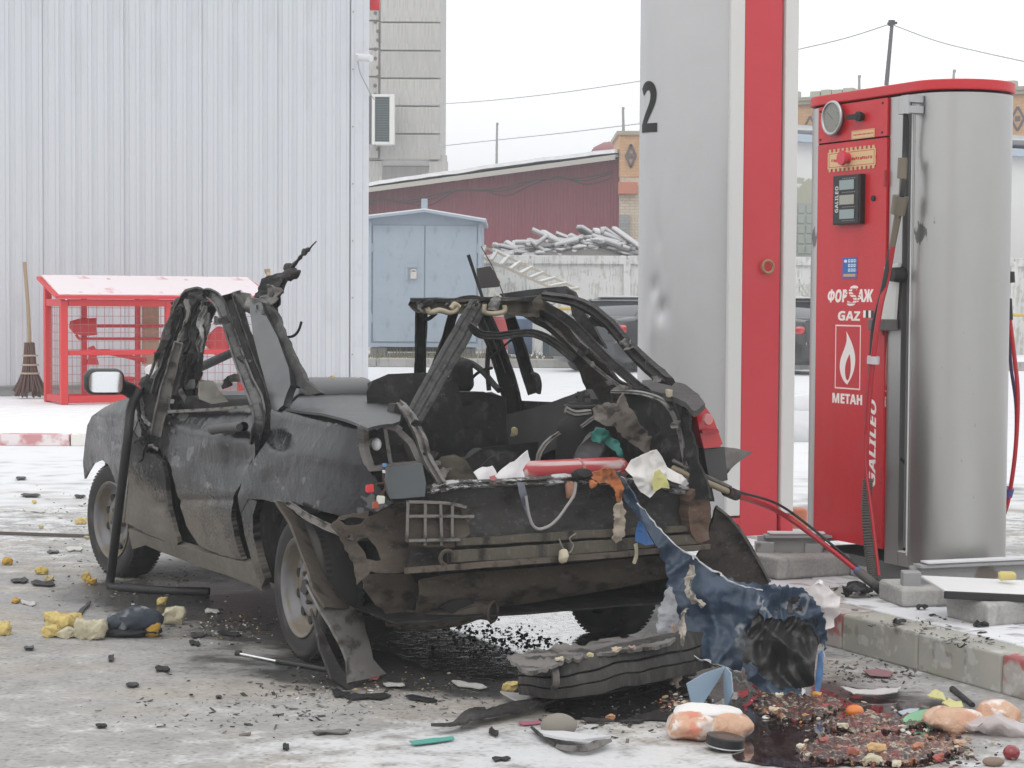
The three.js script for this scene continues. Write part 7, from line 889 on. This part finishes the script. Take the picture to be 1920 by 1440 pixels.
// ---- right front: card, meat, tin, food
{ const o = thing('blue_card', 'pale blue-grey folded card standing like a tent on the spill', 'card'), m = new THREE.MeshStandardMaterial({ color: lin(.29, .38, .47), roughness: .8, side: THREE.DoubleSide, bumpMap: bumpF, bumpScale: .002 }); const A = G(1288, 1290, .05), T = G(1357, 1330, .0), b = on(WORLD, 'z', G(1330, 1336).z); const s = (dz0, dz1, x0, x1) => (x, y) => on(WORLD, 'z', G(1330, 1336).z + mix(dz0, dz1, (x - x0) / (x1 - x0)))(x, y);
  part('left_leaf', sheet([[1288, 1282], [1322, 1262], [1360, 1250], [1352, 1268], [1330, 1302], [1308, 1334], [1296, 1316]], s(0, -.1, 1288, 1360), { cell: 7, t: .004, amp: .004 }), m, o); part('right_leaf', sheet([[1360, 1250], [1370, 1262], [1373, 1300], [1360, 1335], [1357, 1300], [1356, 1268]], s(-.1, .0, 1356, 1373), { cell: 6, t: .004, amp: .003 }), m, o); part('base_leaf', sheet([[1308, 1334], [1320, 1320], [1350, 1322], [1360, 1335], [1345, 1338]], ground(.015), { cell: 6, t: .004, amp: .003 }), m, o); }
const skin = (s) => new THREE.MeshPhysicalMaterial({ roughness: .42, clearcoat: .3, clearcoatRoughness: .3, map: rep(colorTex(256, 256, (u, v) => { const n = pfbm(u, v, 5, 5, s), w = sstep(.48, .66, pfbm(u, v, 7, 6, s + 5)), r = sstep(.62, .74, pfbm(u, v, 8, 4, s + 9)); return [mix(.60 - .1 * n, .72, w), mix(.30 + .06 * n - .12 * r, .64, w), mix(.19 + .05 * n - .08 * r, .60, w)]; }), 2.2), bumpMap: rep(bumpF, 4), bumpScale: .008 });
{ const p = G(1328, 1388), o = thing('meat_bag', 'pink-orange plastic bag of raw meat in front of the blue card', 'meat bag', [p.x, 0, p.z]), k = p.distanceTo(camera.position) / FOCAL, L = 160 * k; const a = jitter(new THREE.IcosahedronGeometry(1, 6).scale(L * .33, .055, .085).rotateY(.1).translate(-L * .17, .052, 0), .022, 14, 4), b = jitter(new THREE.IcosahedronGeometry(1, 6).scale(L * .33, .05, .08).rotateY(-.2).translate(L * .2, .045, .0), .022, 15, 9); part('meat', [boxUV(a), boxUV(b)], skin(3), o); part('snow_cover', boxUV(jitter(new THREE.IcosahedronGeometry(1, 5).scale(L * .40, .022, .06).translate(-L * .02, .088, -.015), .016, 16, 2)), plasticW, o); }
{ const p = G(1825, 1372), o = thing('meat_bag', 'second pink meat bag in clear film near the right edge', 'meat bag', [p.x, 0, p.z]); part('meat', [boxUV(jitter(new THREE.IcosahedronGeometry(1, 5).scale(.10, .045, .06).translate(-.06, .04, 0), .022, 16, 8)), boxUV(jitter(new THREE.IcosahedronGeometry(1, 5).scale(.07, .05, .06).translate(.08, .045, -.01), .022, 18, 1))], skin(13), o); part('film', boxUV(jitter(new THREE.IcosahedronGeometry(1, 5).scale(.11, .03, .07).translate(.06, .03, .05), .03, 18, 3)), new THREE.MeshPhysicalMaterial({ color: lin(.75, .7, .7), roughness: .3, transmission: .5, thickness: 0, side: THREE.DoubleSide }), o); }
{ const p = G(1358, 1408), o = thing('tin_can', 'low round black tin in front of the meat bag', 'tin', [p.x, 0, p.z]); part('side', new THREE.LatheGeometry([[.0, .004], [.056, .004], [.06, .01], [.059, .034], [.061, .038], [.056, .040], [.0, .037]].map((q) => new THREE.Vector2(...q)), 40), mat([.03, .03, .032], .35, { metalness: .4 }), o); part('rim', new THREE.TorusGeometry(.059, .003, 6, 40).rotateX(Math.PI / 2).translate(0, .008, 0), M.steel, o); part('lid', cyl(V(0, .036, 0), V(0, .0385, 0), .05, .05, 30), mat([.06, .06, .062], .3, { metalness: .5 }), o); o.rotation.z = -.12; o.position.y = .008; }
lump('orange_fruit', 'bright orange fruit lying in the middle of the spill', 'fruit', 1602, 1334, 34, 22, phys([.62, .16, .01], .35, { clearcoat: .4 }), { rough: .03, flat: 1.1, deep: .9, freq: 1 }); lump('tomato', 'dark red tomato near the bottom right corner', 'tomato', 1896, 1412, 30, 26, phys([.22, .015, .02], .25, { clearcoat: .6 }), { rough: .03, flat: 1.1, deep: .9, freq: 1 });
lump('bread_chunk', 'pale crusty bread piece at the front of the spill', 'bread', 1646, 1404, 50, 28, clothM([.55, .36, .18], 65, .9), { boxy: 1 }); lump('bread_chunk', 'cream food lump below the crusty bread at the picture bottom', 'bread', 1640, 1426, 44, 22, paleFoam, { boxy: 1 });
lump('brown_potato', 'dull brown potato by the bottom right corner', 'potato', 1862, 1426, 40, 22, mat([.22, .16, .12], .8), { rough: .06, freq: 1.2 });
{ const p = G(1738, 1368), o = thing('green_bowl', 'broken pale green plastic bowl by the second meat bag', 'bowl', [p.x, .0, p.z], .4); part('shell', new THREE.LatheGeometry([[0, 0], [.04, .004], [.062, .02], [.07, .045], [.067, .045], [.058, .022], [.038, .008], [0, .006]].map((q) => new THREE.Vector2(...q)), 28, 0, 4.4), mat([.26, .52, .32], .45), o); o.rotation.z = .25; }
for (const [x, y, s, l] of [[1756, 1308, 30, 'upper pale yellow peel left of the green bowl'], [1786, 1322, 34, 'lower pale yellow peel beside the second meat bag']]) scrap('yellow_peel', l, 'peel', [[x - s * .6, y], [x - s * .2, y - s * .35], [x + s * .4, y - s * .2], [x + s * .6, y + s * .2], [x, y + s * .25]], ground(.03), mat([.55, .52, .22], .6), { cell: 4, t: .004, crump: .014, cf: 18 });
solo('dark_stick', cyl(G(1786, 1292, .012), G(1824, 1322, .012), .012, .009), darkPanel, 'short dark stick on the ground between kerb and spill', 'stick'); scrap('blue_shard', 'small blue-white shard on the ground right of the orange fruit', 'shard', [[1684, 1336], [1705, 1330], [1724, 1330], [1714, 1340], [1692, 1342]], ground(.012), mat([.40, .46, .52], .5), { cell: 5, t: .004, crump: .005 });
scrap('red_film', 'flat reddish plastic film on the ground by the kerb', 'film', [[1618, 1258], [1650, 1256], [1676, 1262], [1668, 1270], [1630, 1268]], ground(.012), mat([.26, .13, .14], .5), { cell: 6, t: .003, crump: .006 }); scrap('white_film', 'torn white film edge curling on the ground near the kerb', 'film', [[1576, 1290], [1606, 1296], [1640, 1296], [1690, 1288], [1682, 1302], [1650, 1306], [1600, 1304]], ground(.02), mat([.52, .5, .49], .6), { cell: 6, t: .003, crump: .012 });
// ---- left front: foam heap, cloth, strut, bars
{ const F = [['large curved pale foam piece in the middle of the heap', 168, 1178, 62, 44, paleFoam], ['wide yellow foam slab at the left of the heap', 118, 1168, 78, 34, foamM[0]], ['low yellow foam piece at the left foot of the heap', 96, 1184, 40, 24, foamM[0]], ['orange-yellow foam crumb behind the left of the heap', 92, 1158, 24, 14, foamM[3]], ['small orange foam crumb behind the middle of the heap', 122, 1152, 18, 12, foamM[3]], ['yellow foam wedge in front of the dark cloth', 234, 1170, 30, 34, foamM[2]], ['bright amber foam end sticking out of the dark cloth', 288, 1182, 28, 28, foamM[3]], ['pale foam piece right of the dark cloth', 325, 1158, 46, 28, paleFoam], ['greyish foam strip at the front of the heap', 130, 1188, 46, 18, paleFoam]];
  for (const [l, x, y, w, h, m] of F) lump('foam_piece', l, 'foam', x, y, w, h, m, { freq: 2.1, rough: .22, flat: 1 });
  const p = G(256, 1194), o = thing('cloth_bundle', 'dark blue-black cloth bundle with snow beside the foam heap', 'cloth bundle', [p.x, 0, p.z]); part('roll', boxUV(jitter(new THREE.IcosahedronGeometry(1, 6).scale(.105, .05, .07).translate(.0, .062, 0), .030, 13, 2)), clothM([.035, .045, .06], 66, .45), o); part('fold', boxUV(jitter(new THREE.IcosahedronGeometry(1, 5).scale(.055, .035, .06).translate(-.085, .065, -.01), .03, 16, 5)), clothM([.045, .055, .07], 67, .5), o); part('base', boxUV(jitter(new THREE.IcosahedronGeometry(1, 5).scale(.12, .03, .06).translate(-.01, .025, .01), .025, 16, 7)), mat([.02, .022, .026], .8), o); }
{ const FO = [[10, 1178, 40, 26, 'yellow foam piece cut by the left edge of the picture'], [76, 1068, 30, 20, 'yellow foam scrap left of the front wheel'], [92, 1084, 20, 14, 'small foam scrap just right of a larger one, left of the wheel'], [14, 1052, 24, 16, 'amber foam scrap by the left edge near the bar'], [150, 976, 26, 16, 'amber foam scrap left of the front tyre'], [64, 940, 12, 9, 'tiny foam crumb far back on the left snow'], [78, 988, 12, 8, 'tiny foam crumb above the thin bar on the left'], [30, 1126, 18, 11, 'small foam crumb at the left below the dark shreds'], [305, 1126, 20, 20, 'upright yellow foam crumb behind the cloth bundle'], [162, 1078, 18, 26, 'yellow foam crumb below the front tyre'], [164, 1006, 12, 8, 'tiny foam crumb at the end of the thin bar'], [172, 1090, 22, 12, 'pale foam crumb in the dirt below the front tyre']];
  FO.forEach(([x, y, w, h, l], i) => lump('foam_crumb', l, 'foam', x, y, w, h, foamM[i % 4], { freq: 2, rough: .2, det: 3 })); }
{ const a = G(446, 1225, .012), b = G(520, 1240, .012), c = G(612, 1256, .012), o = thing('gas_strut', 'gas strut with silver rod lying left of the rear wheel', 'gas strut'); part('rod', cyl(a, b, .005), mat([.8, .8, .8], .2, { metalness: .7 }), o); part('tube', cyl(b, c, .011, .011), M.black, o); part('end_fitting', [cyl(a.clone().add(V(-.008, 0, -.004)), a.clone().add(V(.012, 0, .004)), .012)], M.dark, o); part('ball_end', new THREE.SphereGeometry(.014, 12, 8).translate(c.x, c.y, c.z), M.dark, o); }
{ const a = G(-40, 998, .014), b = G(166, 1005, .014), o = thing('thin_bar', 'long thin dark bar lying on the snow left of the front wheel', 'bar'); part('bar', bar(a, b, .022, .018), mat([.11, .09, .08], .7), o); }
// small splinters one can point to
{
  const S = [[36, 1088, 34, 9, 0, 'dark shredded strip at the left edge below the foam'], [80, 1094, 46, 9, .1, 'long dark shredded strip left of the front wheel'], [158, 1140, 40, 7, -.8, 'thin dark splinter standing behind the foam heap'], [208, 1233, 12, 10, 0, 'small round black crumb in front of the cloth bundle'], [305, 1254, 28, 9, .1, 'dark curled splinter in front of the heap on bare concrete'], [248, 1284, 24, 8, 0, 'dark flat splinter lower left on bare concrete'], [410, 1306, 12, 6, 0, 'small dark chip at lower centre-left'], [190, 1360, 22, 6, .05, 'dark splinter near the bottom left'], [55, 1214, 18, 6, 0, 'dark chip below the edge foam piece'], [620, 1372, 70, 8, 0, 'long flat grey splinter at the bottom left of centre'], [536, 1400, 14, 12, .3, 'small crumpled dark scrap near the bottom'], [398, 1146, 30, 7, .1, 'dark splinter right of the pale foam'], [372, 1192, 26, 8, -.1, 'dark splinter between the bundle and the rear wheel'], [430, 1188, 46, 8, .12, 'flat dark splinter cluster left of the rear tyre'], [366, 1206, 22, 8, .2, 'forked dark splinter below the cluster'], [352, 944, 26, 8, 0, 'dark chip'], [690, 1306, 90, 12, -.03, 'long dark strip just right of the fallen arch panel'], [640, 1300, 36, 14, .1, 'whitish shard in front of the fallen arch panel'], [740, 1284, 40, 8, .06, 'pale grey splinter behind the fallen arch panel foot'], [700, 1270, 24, 9, -.1, 'reddish scrap beside the foot of the arch panel'], [790, 1310, 60, 8, .14, 'thin dark lath right of the arch panel'], [880, 1284, 66, 8, .16, 'pale pointed lath left of the fallen bumper'], [926, 1372, 22, 12, .4, 'dark crumpled scrap left of the broken panel'], [940, 1422, 34, 8, 0, 'dark blotchy chip at the very bottom'], [1120, 1350, 60, 5, .05, 'thin dark lath in front of the bumper'], [1185, 1352, 50, 6, -.03, 'thin dark lath nearer the meat bag'], [40, 896, 20, 6, 0, 'dark flat scrap far left on the snow'], [58, 928, 38, 5, .02, 'thin dark strip far left on the snow'], [150, 930, 20, 5, 0, 'dark scrap left of the front wheel arch'], [64, 957, 44, 7, .1, 'pale splinter lying far left on the snow'], [140, 1028, 34, 9, -.03, 'white shard left of the front tyre'], [52, 1130, 30, 8, .2, 'pale flat shard left of the heap'], [100, 1035, 22, 6, 0, 'dark chip right of the long bar'], [1010, 1370, 20, 6, .2, 'dark splinter']];
  const ms = [darkPanel, soot, rubber]; const r = rng(31);
  S.forEach(([x, y, w, h, a, l], i) => { if (l.split(' ').length < 4) return; const m = /pale|white/i.test(l) ? mat([.5, .49, .46], .8) : /reddish/.test(l) ? mat([.32, .09, .08], .7) : /grey/.test(l) ? ashy : ms[i % 3], c = Math.cos(a), s = Math.sin(a), P = [[-.5, -.1], [-.3, -.5], [.05, -.34], [.35, -.5], [.5, .0], [.28, .4], [-.02, .3], [-.35, .5]].map(([u, v]) => { const U = u * w + (r() - .5) * 3, W2 = v * h * (.7 + .6 * r()); return [x + U * c - W2 * s, y + U * s + W2 * c]; }); scrap(/shard/.test(l) ? 'shard' : 'splinter', l, /shard/.test(l) ? 'shard' : 'splinter', P, ground(.010 + .005 * r()), m, { cell: 4, t: .005, crump: .005, cf: 14, seed: i + 2 }); });
}
// ---- puddles
const pool = (px, py, rx, ry, s) => { const o = []; for (let i = 0; i < 90; i++) { const a = i / 90 * 6.2832, k = .62 + .75 * fbm2(Math.cos(a) * 1.6 + s, Math.sin(a) * 1.6 + s * 2, 4, s); o.push([px + Math.cos(a) * rx * k, py + Math.sin(a) * ry * k]); } return o; };
const wetBump = greyTex(512, 512, (u, v) => { const n = pfbm(u, v, 14, 4, 9), c = sstep(.56, .62, pfbm(u, v, 22, 3, 19)); return .5 + .2 * (n - .5) + .5 * c; });
const pud = (name, l, out, c, bs, y) => { const m = part(name, sheet(out, ground(y), { cell: 12, t: 0 }), new THREE.MeshPhysicalMaterial({ color: lin(...c), roughness: .07, clearcoat: 1, clearcoatRoughness: .04, bumpMap: rep(wetBump, 1.6), bumpScale: bs, side: THREE.DoubleSide }), scene); m.userData.kind = 'structure'; };
pud('meltwater_puddle', '', pool(930, 1205, 215, 66, 3), [.012, .011, .011], .012, .0085); pud('meltwater_puddle', '', pool(1180, 1316, 170, 36, 6), [.016, .013, .012], .004, .0087); pud('spill_puddle', '', pool(1590, 1372, 230, 70, 9), [.030, .010, .010], .004, .0089); pud('spill_puddle', '', pool(1470, 1320, 120, 42, 12), [.016, .011, .011], .004, .0093);
{ const pulp = new THREE.MeshPhysicalMaterial({ roughness: .35, clearcoat: .4, clearcoatRoughness: .25, side: THREE.DoubleSide, bumpMap: rep(bumpF, 9), bumpScale: .01, map: rep(colorTex(512, 512, (u, v) => { const a = pfbm(u, v, 16, 5, 5), b = pfbm(u, v, 40, 3, 25), c = pfbm(u, v, 9, 4, 45), pale = sstep(.60, .66, b * .7 + c * .3), red = sstep(.52, .62, a), org = sstep(.66, .7, pfbm(u, v, 28, 3, 65)); let k = [.035, .02, .018]; k = k.map((q, i) => mix(q, [.16, .03, .025][i], red)); k = k.map((q, i) => mix(q, [.34, .15, .05][i], org)); return k.map((q, i) => mix(q, [.46, .40, .31][i], pale)); }), 2.2) });
  for (const [l, x, y, rx, ry, s] of [['largest wet heap of mashed food in the spill, bottom right', 1640, 1404, 150, 26, 21], ['wet mashed food spread under the blue tarpaulin edge', 1500, 1326, 80, 24, 24], ['wet mashed food between the orange fruit and the green bowl', 1640, 1356, 90, 16, 27]]) scrap('food_mash', l, 'food mash', pool(x, y, rx, ry, s), ground(.014), pulp, { cell: 6, t: .01, crump: .016, cf: 26, seed: s, tear: 3 }); }
// ---- countless crumbs
{
  const r = rng(71), ico = new THREE.IcosahedronGeometry(1, 0), shard = new THREE.BoxGeometry(2, .35, .9), scat = (name, label, cat, n, geo, place, cols, y, s0, s1) => { const inst = new THREE.InstancedMesh(geo, new THREE.MeshStandardMaterial({ roughness: .75 }), n), m = new THREE.Matrix4(), q = new THREE.Quaternion(), c = new THREE.Color(); for (let i = 0; i < n; i++) { const [px, py] = place(); const g = G(px, py, y), s = (s0 + (s1 - s0) * Math.pow(r(), 3)); q.setFromEuler(new THREE.Euler((r() - .5) * .8, r() * 6.3, (r() - .5) * .8)); m.compose(V(g.x, y + s * .25, g.z), q, V(s * (.5 + 1.4 * r()), s * (.25 + .4 * r()), s * (.5 + 1.1 * r()))); inst.setMatrixAt(i, m); const k = cols[Math.floor(r() * cols.length)], v = .7 + .6 * r(); inst.setColorAt(i, c.setRGB(k[0] * v, k[1] * v, k[2] * v)); } inst.name = name; inst.userData.kind = 'stuff'; inst.castShadow = inst.receiveShadow = true; tag(inst, label, cat); scene.add(inst); };
  const gauss = () => (r() + r() + r() - 1.5) / 1.5, near = (list) => () => { const [x, y, rx, ry] = list[Math.floor(r() * list.length)]; return [x + gauss() * rx, Math.max(870, y + gauss() * ry)]; };
  const darks = [[.02, .02, .02], [.04, .035, .03], [.015, .015, .016], [.09, .08, .07], [.14, .12, .1]], pales = [[.6, .6, .58], [.45, .33, .12], [.5, .48, .44], [.3, .28, .26]];
  scat('burnt_fragments', 'countless small burnt fragments strewn over the forecourt', 'fragments', 3600, shard, near([[250, 1100, 220, 70], [420, 1170, 190, 60], [640, 1290, 220, 60], [880, 1300, 260, 70], [940, 1195, 130, 34], [930, 1200, 100, 26], [1150, 1340, 220, 60], [200, 1000, 220, 120], [1640, 1260, 160, 50], [500, 1330, 400, 80], [1250, 1300, 150, 40]]), darks, .005, .0015, .011);
  scat('tar_crumbs', 'countless black tarry crumbs in the bright puddle under the boot', 'crumbs', 420, ico, near([[930, 1195, 150, 42], [860, 1180, 90, 30], [1000, 1205, 90, 26], [900, 1220, 140, 26]]), [[.012, .011, .011], [.02, .018, .017], [.03, .027, .025]], .009, .002, .010);
  scat('pale_fragments', 'countless pale glass and foam crumbs strewn over the forecourt', 'fragments', 1500, ico, near([[260, 1090, 220, 70], [420, 1180, 200, 60], [700, 1290, 240, 60], [1100, 1320, 260, 60], [120, 980, 200, 110], [1500, 1330, 240, 70]]), pales, .004, .0015, .007);
  scat('food_scraps', 'countless cream, orange and red food scraps in the dark spill', 'food scraps', 1500, new THREE.IcosahedronGeometry(1, 1), near([[1480, 1330, 90, 40], [1560, 1350, 160, 60], [1640, 1410, 170, 40], [1700, 1380, 140, 50], [1460, 1300, 70, 25], [1780, 1410, 130, 40], [1280, 1320, 60, 25]]), [[.46, .40, .30], [.44, .40, .33], [.34, .24, .15], [.34, .14, .06], [.20, .06, .05], [.16, .045, .04], [.10, .05, .04], [.05, .03, .03], [.03, .022, .022], [.03, .025, .025], [.025, .02, .02], [.06, .045, .035], [.48, .47, .44], [.08, .08, .05], [.12, .08, .06]], .012, .0015, .010);
  scat('island_fragments', 'countless dark crumbs on the pump island tiles', 'fragments', 260, shard, near([[1610, 1110, 90, 22], [1720, 1165, 160, 40], [1820, 1200, 90, 20], [1540, 1060, 80, 20]]), darks, .153, .003, .014);
  const C = [[1452, 1330, 22, [.55, .47, .33]], [1510, 1342, 18, [.42, .2, .07]], [1548, 1322, 16, [.32, .06, .05]], [1580, 1360, 24, [.58, .5, .38]], [1545, 1388, 20, [.3, .09, .07]], [1600, 1412, 26, [.36, .12, .09]], [1690, 1362, 20, [.55, .5, .4]], [1720, 1400, 24, [.45, .2, .1]], [1760, 1420, 22, [.35, .08, .06]], [1500, 1400, 18, [.6, .56, .46]], [1530, 1302, 20, [.55, .28, .06]], [1462, 1302, 20, [.62, .56, .44]], [1800, 1392, 24, [.48, .3, .2]], [1680, 1430, 22, [.56, .5, .38]]];
  const CL = ['cream scrap just under the tarpaulin hem in the spill', 'orange-brown scrap left of the orange fruit, nearer the tarpaulin', 'dark red scrap behind the orange fruit by the tarpaulin tail', 'pale cream scrap in front of the orange fruit', 'reddish scrap left of the crusty bread piece', 'pinkish red scrap touching the crusty bread piece', 'cream scrap between the orange fruit and green bowl', 'orange-brown scrap right of the crusty bread piece', 'red scrap between the bread and the brown potato', 'pale scrap in the open dark pool left of the bread', 'orange scrap at the foot of the bright blue tail', 'cream scrap beside the pale blue folded card', 'tan scrap just in front of the second meat bag', 'cream scrap on the bottom edge right of the bread'];
  for (const [i, [x, y, w, c]] of C.entries()) lump('food_scrap', CL[i], 'food scrap', x, y, w, w * .75, phys(c, .5, { clearcoat: .2 }), { boxy: 1, y: .01, group: 'larger food scraps in the dark spill' });
  for (const [x, y, w, h, l] of [[1604, 1108, 60, 26, 'black rubber shreds on the island left of the post'], [1660, 1112, 30, 16, 'small black rubber scrap by the guard rail post'], [1686, 1164, 22, 12, 'dark scrap on the snowy tiles below the post'], [1840, 1168, 30, 16, 'dark scrap on the tiles by the concrete block'], [1728, 1136, 18, 16, 'rusty nut at the foot of the guard rail leg']]) lump('rubber_scrap', l, 'scrap', x, y, w, h, rubber, { y: .152, rough: .34, freq: 3.5, flat: .3, deep: .9 });
}
// ---- bare trees behind the photographer: they stand in the door mirror
for (const [x, z, h, s] of [[-1.5, 9, 8, 1], [-.5, 14, 10, 5], [-2.6, 12, 11, 9], [.9, 18, 9, 14]]) {
  const r = rng(s * 13 + 1), t = thing('bare_tree', 'bare winter tree ' + ['nearest', 'second', 'tallest', 'last'][[1, 5, 9, 14].indexOf(s)] + ' of those behind the camera, seen in the door mirror', 'tree', [x, 0, z]), tr = [], br = [];
  const grow = (p, d, l, rad, k) => { const e = p.clone().addScaledVector(d, l), m = p.clone().lerp(e, .5).add(V((r() - .5) * l * .15, 0, (r() - .5) * l * .15)); (k === 0 ? tr : br).push(tube([p, m, e], rad, 5, 5)); if (k < 4) for (let i = 0; i < 3; i++) grow(p.clone().lerp(e, .5 + r() * .5), d.clone().add(V((r() - .5) * 1.2, .15, (r() - .5) * 1.2)).normalize(), l * (.5 + r() * .2), rad * .55, k + 1); };
  grow(V(0, 0, 0), V(0, 1, 0), h * .45, .14, 0); part('trunk', tr, M.twig, t); part('crown', br, M.twig, t).userData.kind = 'stuff';
}
renderer.render(scene, camera);
